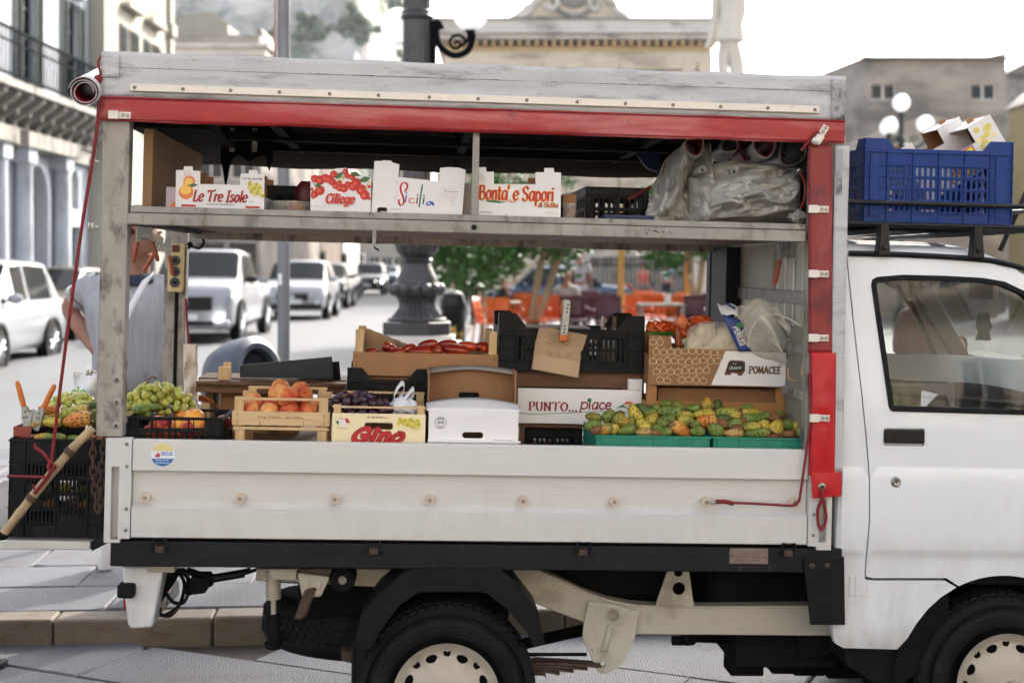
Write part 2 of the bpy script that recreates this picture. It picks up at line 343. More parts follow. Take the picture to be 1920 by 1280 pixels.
Mt['carblack']=mat('black_paint',lin((28,32,38)),.2,var=.1,coat=.5)
Mt['carblue']=mat('dark_blue_paint',lin((52,74,104)),.22,var=.08,coat=.5)
Mt['carbeige']=mat('beige_paint',lin((160,152,140)),.25,var=.05,coat=.5)
Mt['carglass']=mat('tinted_glass',lin((10,16,22)),.1,var=.3,scale=1.5,spec=.3)
Mt['headlamp']=mat('headlamp_lens',lin((210,214,216)),.12,var=.1,scale=20,spec=.8)
Mt['lit']=mat('lit_headlamp',(1,.97,.85),.3,var=.0,emit=((1.0,.98,.85),6.0))
Mt['tail']=mat('red_lens',lin((170,14,22)),.2,var=.1)
Mt['alloy']=mat('alloy_wheel',lin((176,180,186)),.35,metal=.7,var=.1)
Mt['plate']=mat('number_plate_white',lin((232,234,238)),.4,var=.02)
Mt['blue']=mat('plate_blue',lin((30,70,170)),.4,var=.05)
# ------------------------------------------------------------------ the setting
def struct(name,mb,m,**k):return tag(mb.build(name,m,**k),kind='structure')
NK=0.083                                        # the kerb runs a few degrees off the picture plane, parallel to the truck
def kerbY(x):return 6.31+NK*x
g=MB();g.add([(-600,-60,-.06),(600,-60,-.06),(600,1500,-.06),(-600,1500,-.06)],[(0,1,2,3)]);struct('ground',g,mat('pale_ground',lin((150,147,142)),.8,var=.08,scale=.4))
SZ=lambda Y:.2*min(1,max(0,(Y-14)/12))        # the street climbs a little beyond the square
g=MB();ys=(11.4,14,18,22,26,60,700)
for a,b in zip(ys,ys[1:]):g.add([(-60,a,SZ(a)),(-1.1,a,SZ(a)),(-1.1,b,SZ(b)),(-60,b,SZ(b))],[(0,1,2,3)])
g.add([(-1.1,11.4,0),(60,11.4,0),(60,700,0),(-1.1,700,0)],[(0,1,2,3)]);struct('street',g,Mt['street'])
def slab_mesh(q,z,th=.07,c=.006):
 """irregular four-sided paving stone with worn arrises; q is its outline, counter-clockwise"""
 cx=sum(p[0] for p in q)/len(q);cy=sum(p[1] for p in q)/len(q);n=len(q);mb=MB();vs=[]
 for k,zz in ((1,z-th),(1,z-c)):vs+=[(p[0],p[1],zz+random.uniform(-.0008,.0008)) for p in q]
 ins=[(p[0]+(cx-p[0])/hypot(p[0]-cx,p[1]-cy)*c*1.6,p[1]+(cy-p[1])/hypot(p[0]-cx,p[1]-cy)*c*1.6) for p in q]
 vs+=[(p[0],p[1],z+random.uniform(-.0012,.0012)) for p in ins]
 fs=[(i,(i+1)%n,n+(i+1)%n,n+i) for i in range(n)]+[(n+i,n+(i+1)%n,2*n+(i+1)%n,2*n+i) for i in range(n)]+[tuple(range(2*n,3*n))]
 mb.add([(v[0]-cx,v[1]-cy,v[2]) for v in vs],fs);return mb,(cx,cy)
def paving(parent,org,ang,x0,x1,y0,y1,roww,lens,z,keep,gap=.0045):
 ca,sa=cos(R(ang)),sin(R(ang));y=y0;r=0
 while y<y1:
  w=roww*random.uniform(.82,1.2);x=x0-random.uniform(0,lens[1])
  while x<x1:
   l=random.uniform(*lens);j=lambda:random.uniform(-.012,.012)
   q=[(x+gap+j(),y+gap),(x+l-gap+j(),y+gap),(x+l-gap+j(),y+w-gap),(x+gap+j(),y+w-gap)]
   if len(q)==4 and random.random()<.5:       # worn corners
    k=random.randrange(4);a,b,c=Vector(q[k-1]),Vector(q[k]),Vector(q[(k+1)%4])
    q=q[:k]+[tuple(b+(a-b).normalized()*random.uniform(.03,.09)),tuple(b+(c-b).normalized()*random.uniform(.03,.09))]+q[k+1:]
   Q=[(org[0]+ca*p[0]-sa*p[1],org[1]+sa*p[0]+ca*p[1]) for p in q]
   cx=sum(p[0] for p in Q)/len(Q);cy=sum(p[1] for p in Q)/len(Q)
   if keep(cx,cy):
    mb,c=slab_mesh(Q,z+random.uniform(-.003,.003));o=mb.build('paving_slab',Mt['slab'],parent,smooth=0)
    o.location=(c[0],c[1],0);o.rotation_euler=(random.uniform(-.002,.002),random.uniform(-.002,.002),0)
   x+=l
  y+=w
g=MB();g.add([(-8,-3,-.02),(8,-3,-.02),(8,11.6,-.02),(-8,11.6,-.02)],[(0,1,2,3)]);road=struct('road',g,Mt['joint'])
paving(road,(-1.93,6.12),-25.5,-3.4,5.6,-3.9,2.9,.56,(.62,1.15),0.0,lambda x,y:-3.4<x<4.2 and 3.4<y<kerbY(x)+.16)
g=MB();SW=.11
g.add([(-8,kerbY(-8)+.16,SW-.03),(20,kerbY(20)+.16,SW-.03),(20,11.6,SW-.03),(-8,11.6,SW-.03)],[(0,1,2,3)]);walk=struct('pavement',g,Mt['joint'])
paving(walk,(-4,kerbY(-4)+.155),4.75,-.3,9.5,0,5.2,.5,(.6,.95),SW,lambda x,y:-.5*y<x<.66*y)
kb=MB();kb.box(-8,8,0,.12,-.05,SW-.04,0,Tr(0,kerbY(0)+.02,0) @ Ro(4.75,'Z'));kerb=struct('kerb',kb,Mt['joint'])
x=-4.2
while x<5:
 l=random.uniform(.55,.95);k=MB();k.box(-l/2+.0012,l/2-.0012,-.01,.155,-.04,SW+random.uniform(-.004,.003))
 k.build('kerb_stone',Mt['kerb'],kerb,bevel=.012,M=Tr(x+l/2,kerbY(x+l/2),0) @ Ro(4.75,'Z') @ Ro(random.uniform(-.6,.6),'Z'));x+=l
g=MB();g.box(-8,20,11.3,11.55,-.05,SW-.002);struct('pavement_edge',g,Mt['kerb'])
g=MB();g.box(-1.0,40,13.5,62,-.05,SW);struct('square',g,Mt['street'])
# far hillside of bare rock and scrub
Mt['rock']=mat('hill_rock',lin((168,164,160)),.9,var=.3,scale=.06,dirt=(lin((58,78,52)),.95,.04,(1,1,1),.47),dirt2=(lin((96,98,104)),.6,.12,(1,1,.5),.5))
def hill(u,v):
 X=-420+u*520;Y=380+v*260
 ridge=175-.0*u
 # the crest falls away towards the right
 k=min(1,max(0,(-29.5-X-(Y-450)*.06+7*noise.noise(Vector((Y*.03,v*3,7))))/18));crest=10+ridge*(k**.8)
 h=crest*(v**.75)
 h+=20*v*k*noise.fractal(Vector((X*.016,Y*.016,1.3)),1.0,2.0,5)+k*14*(.6-abs(noise.fractal(Vector((X*.045,Y*.045,4.2)),.8,2.1,5)))*min(1,v*4)
 return Vector((X,Y,h-1))
g=MB();g.grid(hill,200,80);struct('hill',g,Mt['rock'],smooth=25)
bu=MB()
for i in range(2200):
 u,v=random.uniform(.48,.79),random.uniform(.25,1)
 p=hill(u,v)
 if noise.noise(Vector((p.x*.012,p.y*.012,9)))<-.02:continue
 r=random.uniform(1.6,4.6)
 for q in range(5):
  d=Vector((random.gauss(0,r*.5),random.gauss(0,r*.3),random.uniform(.0,r*.9)));rr=r*random.uniform(.35,.65)
  bu.ball(p+d,(rr,rr,rr*.85),6,4)
Mt['scrub']=mat('scrub_green',lin((56,76,50)),.8,var=.35,scale=.4)
tag(bu.build('scrub',Mt['scrub'],smooth=60),'scattered green scrub over the rocky hillside',kind='stuff')
# ------------------------------------------------------------------ buildings
XF=-11.4
FM=Tr(XF,0,0) @ Ro(90,'Z')                   # street front on the left: local x runs away from us, front faces the street
def fy(px):return XF*FPX/(px-960)
def fz(px,py):return CAMZ-(py-HOR)/FPX*fy(px)
def arch(cx,z0,w,spring,n=10):
 return [(cx-w/2,z0),(cx+w/2,z0)]+[(cx+w/2*cos(pi*k/n),spring+w/2*sin(pi*k/n)) for k in range(n+1)]
def window(parent,x0,x1,z0,z1,y,fm,pm,mull=1,trans=1,name='window'):
 f=MB();t=.06
 f.panel([(x0-.08,z0-.08),(x1+.08,z0-.08),(x1+.08,z1+.08),(x0-.08,z1+.08)],[[(x0+.04,z0+.04),(x1-.04,z0+.04),(x1-.04,z1-.04),(x0+.04,z1-.04)]],y-.03,.1)
 for k in range(1,mull+1):
  c=x0+(x1-x0)*k/(mull+1);f.box(c-.03,c+.03,y-.02,y+.05,z0,z1)
 for k in range(1,trans+1):
  c=z0+(z1-z0)*k/(trans+1);f.box(x0,x1,y-.015,y+.04,c-.02,c+.02)
 o=f.build(name,fm,parent);g_=MB();g_.box(x0,x1,y+.055,y+.075,z0,z1);g_.build('pane',pm,o);return o
def shutter(parent,x0,x1,z0,z1,y,n=12):
 s=MB();s.panel([(x0,z0),(x1,z0),(x1,z1),(x0,z1)],[[(x0+.05,z0+.06),(x1-.05,z0+.06),(x1-.05,z1-.06),(x0+.05,z1-.06)]],y,.05)
 n=int((z1-z0)/.11)
 o=s.build('shutter',Mt['shutter'],parent);h=(z1-z0-.12)/n;sl_=None
 for k in range(n):
  if sl_ is None:
   q=MB();q.box(-(x1-x0)/2+.05,(x1-x0)/2-.05,-.006,.006,-h*.55,h*.55,0,Ro(28,'X'));sl_=q.build('slat',Mt['shutter'],o,smooth=0)
  else:sl_=link_copy(sl_,o)
  sl_.location=((x0+x1)/2,y+.025,z0+.06+h*(k+.5))
 return o
pal=thing('palazzo','white plastered palazzo with arched doorway, columns and long iron balcony','building',FM)
ya,yb=15.0,fy(166)
c1,c2=fy(66),fy(141)
holes=[arch(c1,.05,fy(85)-fy(47),3.3),arch(c2,fz(141,392),.62,fz(141,340)),[(c2-.3,.05),(c2+.5,.05),(c2+.5,fz(141,425)),(c2-.3,fz(141,425))]]
bf=fz(0,168);wins=[fy(51)-6.6,fy(51)-3.3,fy(51),fy(134)]
for c in wins:holes.append([(c-.45,bf+.05),(c+.45,bf+.05),(c+.45,bf+2.9),(c-.45,bf+2.9)])
holes+=[arch(c1-4.4,.05,1.5,3.3)]
w=MB();w.panel([(ya,-.05),(yb,-.05),(yb,13.5),(ya,13.5)],holes,0,.35);w.build('wall',Mt['plaster'],pal)
w=MB();w.box(ya,yb,.34,8,-.05,13.3);w.build('inner_block',Mt['pane'],pal)
for c,ww in ((c1,fy(85)-fy(47)),(c1-4.4,1.5)):
 d=MB();d.panel(arch(c,.05,ww,3.3),[],.25,.05);d.build('door',Mt['shutter'],pal)
 m_=MB();m_.panel(arch(c,0,ww+.5,3.3),[arch(c,-.1,ww+.04,3.3)],-.07,.1);m_.build('arch_moulding',Mt['plaster'],pal)
 for s in (-1,1):
  p=MB();xx=c+s*(ww/2+.65);p.cyl((xx,-.2,.5),(xx,-.2,4.0),.23,.19,16);p.box(xx-.3,xx+.3,-.45,0,-.05,.5);p.box(xx-.28,xx+.28,-.42,0,4.0,4.35)
  p.build('column',Mt['plaster'],pal)
 e=MB();e.box(c-1.9,c+1.9,-.5,0,4.35,4.7);e.build('cornice',Mt['grimestone'],pal)
window(pal,c2-.28,c2+.28,fz(141,392),fz(141,345),.2,Mt['paleframe'],Mt['pane'],1,2)
d=MB();d.box(c2-.3,c2+.5,.2,.25,.05,fz(141,425));d.build('door',Mt['shutter'],pal)
for c in wins:
 window(pal,c-.42,c+.42,bf+.05,bf+2.85,.12,Mt['shutter'],Mt['pane'],1,3)
 for s in (-1,1):
  a=c+s*.46;shutter(pal,min(a,a+s*.52),max(a,a+s*.52),bf+.06,bf+2.9,-.07)
 h=MB();h.box(c-.7,c+.7,-.18,0,bf+3.05,bf+3.25);h.build('hood',Mt['plaster'],pal)
q=MB();q.box(ya,yb,-.16,0,bf-1.25,bf-.86);q.box(ya,yb,-.24,0,bf-.86,bf-.8);q.build('frieze',Mt['grimestone'],pal)
bb=MB();bb.box(ya,yb+.15,-.95,0,bf-.16,bf);bb.build('balcony_slab',Mt['grimestone'],pal)
cb=None;k=ya+.3
while k<yb:
 if cb is None:
  q=MB();q.prism([(0,0),(0,-.75),(.12,-.75),(.22,-.5),(.5,-.34),(.72,-.2),(.85,-.1),(.85,0)],-.12,.12,M=Ro(-90,'Z'));q.ball((-.0,-.5,-.36),(.1,.06,.1),10,6);cb=q.build('corbel',Mt['grimestone'],pal,bevel=.02)
 else:cb=link_copy(cb,pal)
 cb.location=(k,-.0,bf-.165);k+=.8
rl=MB();rl.box(ya,yb+.1,-.93,-.87,bf+1.02,bf+1.08);rl.box(ya,yb+.1,-.925,-.875,bf+.07,bf+.12);rl.box(ya,yb+.1,-.92,-.88,bf+.76,bf+.80)
rl.box(yb+.07,yb+.1,-.92,0,bf+1.02,bf+1.06);rl.build('balcony_rail',Mt['iron'],pal)
bar=None;k=ya
while k<yb+.1:
 if bar is None:
  q=MB();q.box(-.015,.015,-.015,.015,0,1.0);q.ball((0,0,.5),(.035,.02,.06),6,4);bar=q.build('baluster',Mt['iron'],pal,smooth=0)
 else:bar=link_copy(bar,pal)
 bar.location=(k,-.9,bf+.05);k+=.23
# the sunlit house beyond it
SFM=FM @ Tr(0,-.3,0)
sb=thing('house','cream sunlit town house with green shutters beyond the palazzo','building',SFM)
y0,y1=yb+.03,fy(303)
w1,w2=fy(222),fy(266);zt=fz(222,55)
hs=[]
for c in (w1,w2):hs+=[[(c-.45,zt-2.2),(c+.45,zt-2.2),(c+.45,zt),(c-.45,zt)],[(c-.5,.05),(c+.5,.05),(c+.5,2.9),(c-.5,2.9)],[(c-.45,zt+1.6),(c+.45,zt+1.6),(c+.45,zt+3.2),(c-.45,zt+3.2)]]
w=MB();w.panel([(y0,-.05),(y1,-.05),(y1,14),(y0,14)],hs,0,.3);w.build('wall',Mt['sunplaster'],sb)
w=MB();w.box(y0,y1,.29,8,-.05,13.9);w.build('inner_block',Mt['sunplaster'],sb)
for c in (w1,w2):
 window(sb,c-.42,c+.42,zt-2.18,zt-.02,.12,Mt['paleframe'],Mt['pane'],1,2);window(sb,c-.42,c+.42,zt+1.62,zt+3.18,.12,Mt['paleframe'],Mt['pane'],1,2)
 for s in (-1,1):
  a=c+s*.46;shutter(sb,min(a,a+s*.5),max(a,a+s*.5),zt-2.2,zt,-.06)
 h=MB();h.prism([(c-.85,zt+.5),(c+.85,zt+.5),(c+.85,zt+.62),(c,zt+.95),(c-.85,zt+.62)],-.28,0);h.build('pediment',Mt['sunplaster'],sb)
 h=MB();h.box(c-.7,c+.7,-.5,0,zt-2.35,zt-2.2);h.build('balcony_slab',Mt['sunplaster'],sb)
 d=MB();d.box(c-.5,c+.5,.2,.25,.05,2.9);d.build('door',Mt['shutter'],sb)
for c in (y0+.25,y1-.25):
 q=MB();q.box(c-.25,c+.25,-.12,0,0,13.6);q.box(c-.32,c+.32,-.2,0,zt+.55,zt+.95);q.build('pilaster',Mt['sunplaster'],sb)
q=MB();q.box(y0,y1+.3,-.5,0,13.4,13.8);q.build('cornice',Mt['sunplaster'],sb)
# stained house at the bend of the street, with a little roof hut
def place(px,Y):return (px-960)/FPX*Y
def zat(py,Y):return CAMZ-(py-HOR)/FPX*Y
Yh=58.0;xa,xb=place(296,Yh),place(488,Yh);ht=zat(86,Yh)
hb=thing('house','stained stone house with heavy cornice and roof hut at the bend','building',Tr(0,Yh,0))
hol=[]
for px in (330,395,455): 
 c=place(px,Yh);hol.append([(c-.55,.1),(c+.55,.1),(c+.55,2.6),(c-.55,2.6)]);hol.append([(c-.5,5.2),(c+.5,5.2),(c+.5,7.4),(c-.5,7.4)])
w=MB();w.panel([(xa-3,-.05),(xb,-.05),(xb,ht-.5),(xa-3,ht-.5)],hol,0,.3);w.box(xa-3,xb,.3,14,-.05,ht-.5);w.build('wall',Mt['brownwall'],hb)
for px in (330,395,455):
 c=place(px,Yh);d=MB();d.box(c-.55,c+.55,.15,.22,.05,2.6);d.build('door',Mt['pane'],hb);window(hb,c-.48,c+.48,5.22,7.38,.12,Mt['paleframe'],Mt['pane'])
q=MB();q.box(xa-3.2,xb+.3,-.5,14.2,ht-.5,ht-.15);q.box(xa-3.3,xb+.45,-.65,14.3,ht-.15,ht);q.build('cornice',Mt['churchpale'],hb)
q=MB();q.box(xa-3,xb,-.1,14,ht,zat(66,Yh));q.build('parapet',Mt['brownwall'],hb)
q=MB();xc,xd=place(300,Yh),place(400,Yh);hh=zat(52,Yh);q.prism([(xc,ht),(xd,ht),(xd,zat(22,Yh)),((xc+xd)/2+.4,zat(-4,Yh)),(xc,zat(10,Yh))],3,9);q.build('roof_hut',Mt['sunplaster'],hb)
q=MB();q.prism([(place(430,Yh),ht),(place(480,Yh),ht),(place(455,Yh),zat(20,Yh))],4,7);q.build('chimney_gable',Mt['brownwall'],hb)
for px,zz in ((420,30),(436,26)):
 q=MB();c=place(px,Yh);q.box(c-.25,c+.25,5,5.5,ht,zat(zz,Yh));q.build('chimney',Mt['churchpale'],hb)
# houses far up the street
def far_house(px0,px1,Y,h,mats,label,cols=3,rows=2):
 t=thing('house',label,'building',Tr((place(px0,Y)+place(px1,Y))/2,Y,0),'houses far up the street')
 W=(place(px1,Y)-place(px0,Y));hl=[];cs=[]
 for i in range(cols):
  for j in range(rows):
   c=-W/2+W*(i+.5)/cols;z=.9+j*3.1;cs.append((c,z));hl.append([(c-.45,z),(c+.45,z),(c+.45,z+1.6),(c-.45,z+1.6)])
 w=MB();w.panel([(-W/2,-.1),(W/2,-.1),(W/2,h),(-W/2,h)],hl,0,.25);w.box(-W/2,W/2,.25,9,-.1,h);w.build('wall',mats,t)
 r_=MB();r_.box(-W/2-.2,W/2+.2,-.35,9.2,h,h+.25);r_.build('roof',Mt['rooftile'],t)
 for c,z in cs:window(t,c-.43,c+.43,z+.02,z+1.58,.1,Mt['paleframe'],Mt['pane'],1,1)
 return t
far_house(505,560,72,8.5,Mt['brownwall'],'narrow stained house beyond the parked white crossover')
far_house(562,602,80,9.5,mat('dark_timber_front',lin((88,70,58)),.8,var=.2,scale=1),'dark brown house front far up the street')
far_house(600,645,92,8.5,Mt['churchpale'],'pale grey house above the row of parked cars')
far_house(690,760,120,10.5,Mt['sunplaster'],'bright cream house closing the far end of the street',3,2)
far_house(640,692,135,9.5,Mt['brownwall'],'beige house at the street end behind the dark oncoming car')
# baroque church across the square
Yc=70.0;X0,X1=place(838,Yc),place(1330,Yc)
ch=thing('church','baroque stone church front with scrolled crest across the square','building',Tr(0,Yc,0))
zc=lambda py:zat(py,Yc)
xm=place(1075,Yc)
nich=[arch(xm,.05,2.2,4.2),arch(X0+2.6,2.2,1.1,4.6),arch(X1-2.6,2.2,1.1,4.6)]
w=MB();w.panel([(X0,-.05),(X1,-.05),(X1,zc(132)),(X0,zc(132))],nich,0,.5);w.box(X0+.02,X1-.02,.5,18,-.05,zc(135));w.build('wall',Mt['church'],ch)
d=MB();d.panel(arch(xm,.05,2.2,4.2),[],.35,.08);d.build('door',Mt['shutter'],ch)
q=MB();q.box(X0-.1,X1+.1,-.35,18,zc(132),zc(100));q.build('architrave',Mt['church'],ch)
q=MB();q.box(X0-.05,X1+.05,-.25,18,zc(100),zc(88));q.build('frieze',Mt['frieze'],ch)
dn=None;k=X0+.2
while k<X1:
 if dn is None:q2=MB();q2.box(-.1,.1,-.5,0,0,zc(79)-zc(88));dn=q2.build('dentil',Mt['frieze'],ch)
 else:dn=link_copy(dn,ch)
 dn.location=(k,-.1,zc(88));k+=.42
for px in (1145,1175,1290,1320,1010,980,850,880):
 q=MB();c=place(px,Yc);q.box(c-.3,c+.3,-.5,0,zc(140),zc(118));q.box(c-.35,c+.35,-.2,0,0,zc(140));q.build('pilaster',Mt['church'],ch)
q=MB();q.box(X0-.5,X1+.5,-.95,18.4,zc(79),zc(70));q.box(X0-.7,X1+.7,-1.15,18.6,zc(70),zc(44));q.build('cornice',Mt['churchpale'],ch,bevel=.06)
q=MB();q.box(X0-.78,X1+.78,-1.25,18.7,zc(44),zc(41.5));q.build('capping',Mt['grimestone'],ch)
cr=[(X0+.9,zc(42)),(X0+1.1,zc(48))]
pts=[(880,42),(905,40),(925,41),(950,38),(965,30),(975,22),(985,12),(1000,8),(1008,-6),(1020,-18),(1040,-30),(1075,-36),(1105,-30),(1128,-18),(1135,4),(1150,10),(1156,26),(1175,34),(1190,42)]
q=MB();q.prism([(place(a,Yc),zc(b)) for a,b in reversed(pts)],-.5,.6);q.build('crest',Mt['church'],ch,bevel=.08)
for s,c0 in ((1,1000),(-1,1148)):                # scrolls and a shell framing the crest
 q=MB();q.tube([Vector((place(c0+s*30,Yc)+s*(.62-.045*k)*cos(k*.55)*-1,-.55,zc(12)+(.62-.045*k)*sin(k*.55))) for k in range(13)],.17,8);q.build('scroll',Mt['churchpale'],ch)
 q=MB();q.tube(catmull([(place(c0-s*26,Yc),-.5,zc(38)),(place(c0-s*6,Yc),-.5,zc(24)),(place(c0+s*4,Yc),-.5,zc(6)),(place(c0+s*30,Yc),-.5,zc(-10))],5),.2,8);q.build('volute',Mt['churchpale'],ch)
q=MB();q.ball((xm,-.55,zc(-4)),(.75,.2,.62),18,10);q.tube([(xm+1.0*cos(a*pi/8),-.55,zc(2)+.85*sin(a*pi/8)) for a in range(8,17)],.12,8);q.build('oval_window',Mt['grimestone'],ch)
# low brown house on the right
Yb=46.0;zb=lambda py:zat(py,Yb);pb=lambda px:place(px,Yb)
br=thing('house','brown stained house with two white framed windows behind the blue crate','building',Tr(0,Yb,0))
W=[(pb(1633),pb(1680),zb(187),zb(157)),(pb(1820),pb(1868),zb(187),zb(157))]
xl=pb(1622)
w=MB();w.panel([(xl,-.05),(pb(1886),-.05),(pb(1886),zb(112)),(xl,zb(114))],[[(a,c),(b,c),(b,d),(a,d)] for a,b,c,d in W],0,.3);w.box(xl+.05,pb(1886)-.02,.3,9,-.05,zb(120));w.build('wall',Mt['brownwall'],br)
w=MB();w.hexa([(pb(1622),0,-.05),(pb(1622),.3,-.05),(pb(1622),.3,zb(113)),(pb(1622),0,zb(113))],[(pb(1530),5,-.05),(pb(1530),5.3,-.05),(pb(1530),5.3,zb(133)),(pb(1530),5,zb(133))]);w.build('side_wall',Mt['brownwall'],br)
for a,b,c,d in W:window(br,a,b,c,d,.12,Mt['paleframe'],Mt['pane'],1,0)
q=MB();q.box(xl-.1,pb(1890),-.2,9,zb(112),zb(108));q.build('roof_edge',Mt['rooftile'],br)
q=MB();q.hexa([(pb(1628),-.2,zb(113)),(pb(1628),.6,zb(113)),(pb(1628),.6,zb(105)),(pb(1628),-.2,zb(105))],[(pb(1528),5,zb(138)),(pb(1528),5.8,zb(138)),(pb(1528),5.8,zb(130)),(pb(1528),5,zb(130))]);q.build('verge',Mt['rooftile'],br)
q=MB();q.prism([(pb(1846),zb(108)),(pb(1884),zb(108)),(pb(1884),zb(100))],-.1,4);q.build('gable',Mt['rooftile'],br)
q=MB();q.box(pb(1572),pb(1595),-.0+3,3.3,zb(182),zb(160));q.build('side_pane',Mt['pane'],br)
p42=lambda px:place(px,42);z42=lambda py:zat(py,42)
q=MB();q.prism([(p42(1600),z42(268)),(p42(1870),z42(268)),(p42(1826),z42(236)),(p42(1742),z42(214)),(p42(1668),z42(240))],-4,-2.8);q.build('porch_gable',Mt['brownwall'],br)
q=MB();q.box(p42(1600),p42(1870),-4,-2.8,-.05,z42(268));q.build('porch_wall',Mt['brownwall'],br)
lo=thing('house','small yellow house with grey roof at the right edge','building',Tr(0,40,0))
p4=lambda px:place(px,40);z4=lambda py:zat(py,40)
q=MB();q.box(p4(1926),p4(2090),0,1.5,-.05,z4(195));q.build('wall',mat('yellow_render',lin((158,144,110)),.85,var=.1,scale=1),lo)
q=MB();q.prism([(p4(1920),z4(195)),(p4(2100),z4(195)),(p4(2100),z4(145)),(p4(1960),z4(160))],-.2,1.7);q.build('roof',Mt['rooftile'],lo)
rk=thing('house','dark distant house with rough gable beyond the yellow house','building',Tr(0,60,0))
q=MB();q.box(place(1886,60),place(1990,60),0,6,-.05,zat(140,60));q.build('wall',Mt['grimestone'],rk)
q=MB();q.prism([(place(1882,60),zat(140,60)),(place(1992,60),zat(140,60)),(place(1975,60),zat(100,60)),(place(1925,60),zat(116,60))],-.3,6.2);q.build('roof',Mt['rooftile'],rk)
# added block on the near right, out of view, put there to shade the stall
shade_block=thing('house','added tall plain block outside the picture that shades the stall','building',Tr(9.4,0,0))
q=MB();q.box(0,8,9,25.4,-.05,15.2);q.build('wall',Mt['sunplaster'],shade_block)
q=MB();q.box(-.2,8.2,8.8,25.6,15.2,15.5);q.build('roof',Mt['rooftile'],shade_block)
# houses behind the photographer (seen only as reflections)
rf=thing('house','pale town house behind the photographer with iron balconies','building',Tr(6,-22,0) @ Ro(180,'Z'))
cs_=[-12+3*k for k in range(9)]
w=MB();hl=[[(c-.5,z),(c+.5,z),(c+.5,z+2.5),(c-.5,z+2.5)] for c in cs_ for z in (4.5,9)]+[[(c-.6,.05),(c+.6,.05),(c+.6,2.8),(c-.6,2.8)] for c in cs_]
w.panel([(-14,-.05),(14,-.05),(14,14),(-14,14)],hl,0,.3);w.box(-14,14,.3,6,-.05,13.9);w.build('wall',mat('bright_render',lin((216,204,186)),.85,var=.06,scale=1),rf)
for c in cs_:
 for z in (4.5,9):window(rf,c-.47,c+.47,z+.02,z+2.48,.1,Mt['paleframe'],Mt['pane'])
 d=MB();d.box(c-.6,c+.6,.2,.25,.05,2.8);d.build('door',Mt['shutter'],rf)
for z in (4.2,8.7):
 q=MB();q.box(-14,14,-1.0,0,z,z+.2);q.build('balcony_slab',Mt['church'],rf)
 q=MB();q.box(-14,14,-1,-.95,z+1.2,z+1.25)
 k=-14
 while k<14:q.box(k,k+.025,-.99,-.965,z+.2,z+1.2);k+=.28
 q.build('balcony_rail',Mt['iron'],rf)
# ------------------------------------------------------------------ people (one continuous skinned body; hair and clothes are children)
def skin_obj(name,pts,edges,mats,parent,sub=2,root=0,smooth=True,disp=None):
 """pts: {key: (x, y, z, r)}; grows a surface over connected joints"""
 keys=list(pts);ix={k:i for i,k in enumerate(keys)}
 me=bpy.data.meshes.new(name);me.from_pydata([pts[k][:3] for k in keys],[(ix[a],ix[b]) for a,b in edges],[])
 me.materials.append(mats);o=bpy.data.objects.new(name,me);COL.objects.link(o)
 s=o.modifiers.new('skin','SKIN');s.use_smooth_shade=True
 lay=me.skin_vertices[0].data
 for k in keys:
  r=pts[k][3];lay[ix[k]].radius=r if isinstance(r,tuple) else (r,r)
  lay[ix[k]].use_root=(ix[k]==root)
 d=o.modifiers.new('sub','SUBSURF');d.levels=d.render_levels=sub
 dg=bpy.context.evaluated_depsgraph_get();dg.update()
 m2=bpy.data.meshes.new_from_object(o.evaluated_get(dg));o.modifiers.clear();o.data=m2
 m2.polygons.foreach_set('use_smooth',[True]*len(m2.polygons))
 if not m2.materials:m2.materials.append(mats)
 if parent is not None:o.parent=parent
 return o
Mt['skin']=mat('tanned_skin',lin((150,110,92)),.55,var=.16,scale=14,sub=.08,bump=.002,bscale=60,dirt=(lin((140,80,62)),.5,9,(1,1,1),.5))
Mt['skinlt']=mat('light_skin',lin((186,136,112)),.5,var=.08,scale=14,sub=.08)
Mt['hairdk']=mat('dark_hair',lin((34,26,22)),.6,var=.3,scale=60,stretch=(1,1,.1))
Mt['hairrd']=mat('auburn_hair',lin((66,32,16)),.6,var=.5,scale=60,stretch=(1,1,.06),bump=.004,bscale=90)
Mt['shirtw']=mat('white_shirt',lin((170,170,176)),.8,var=.05,scale=8,bump=.01,bscale=6)
Mt['shirtp']=mat('striped_polo',lin((164,166,174)),.8,var=.14,scale=9,stretch=(4,4,.2),bump=.03,bscale=5)
Mt['trdk']=mat('dark_trousers',lin((30,32,38)),.8,var=.2,scale=8)
Mt['trgy']=mat('grey_trousers',lin((120,120,124)),.8,var=.15,scale=8)
Mt['navy']=mat('navy_collar',lin((44,50,72)),.8,var=.15,scale=8)
def mirror(d):
 o=dict(d)
 for k,v in d.items():
  if k.endswith('L'):o[k[:-1]+'R']=(-v[0],v[1],v[2],v[3])
 return o
def finger_pts(pts,edges,base,tag_,palm,dirs,side,curl=.5,rr=.0085):
 """adds a palm with four unequal fingers and a thumb to a skeleton; dirs = (forward, across, palm normal)"""
 f,a,n=[Vector(d).normalized() for d in dirs];p=Vector(palm)
 for i,(off,ln) in enumerate(((-.032,.07),(-.011,.08),(.011,.075),(.032,.06))):
  q=p+a*off+f*.055;prev=base
  for j in range(4):
   k=f'{tag_}{i}{j}';pts[k]=(*q,rr*(1.05-.1*j));edges.append((prev,k));prev=k
   ang=curl*(j+.4);q=q+(f*cos(ang)+n*sin(ang))*ln/3
 q=p+a*side*-.035+f*.005;prev=base
 for j in range(3):
  k=f'{tag_}t{j}';pts[k]=(*q,rr*1.15);edges.append((prev,k));prev=k;q=q+(f*.7-a*side*.6+n*.3).normalized()*.028
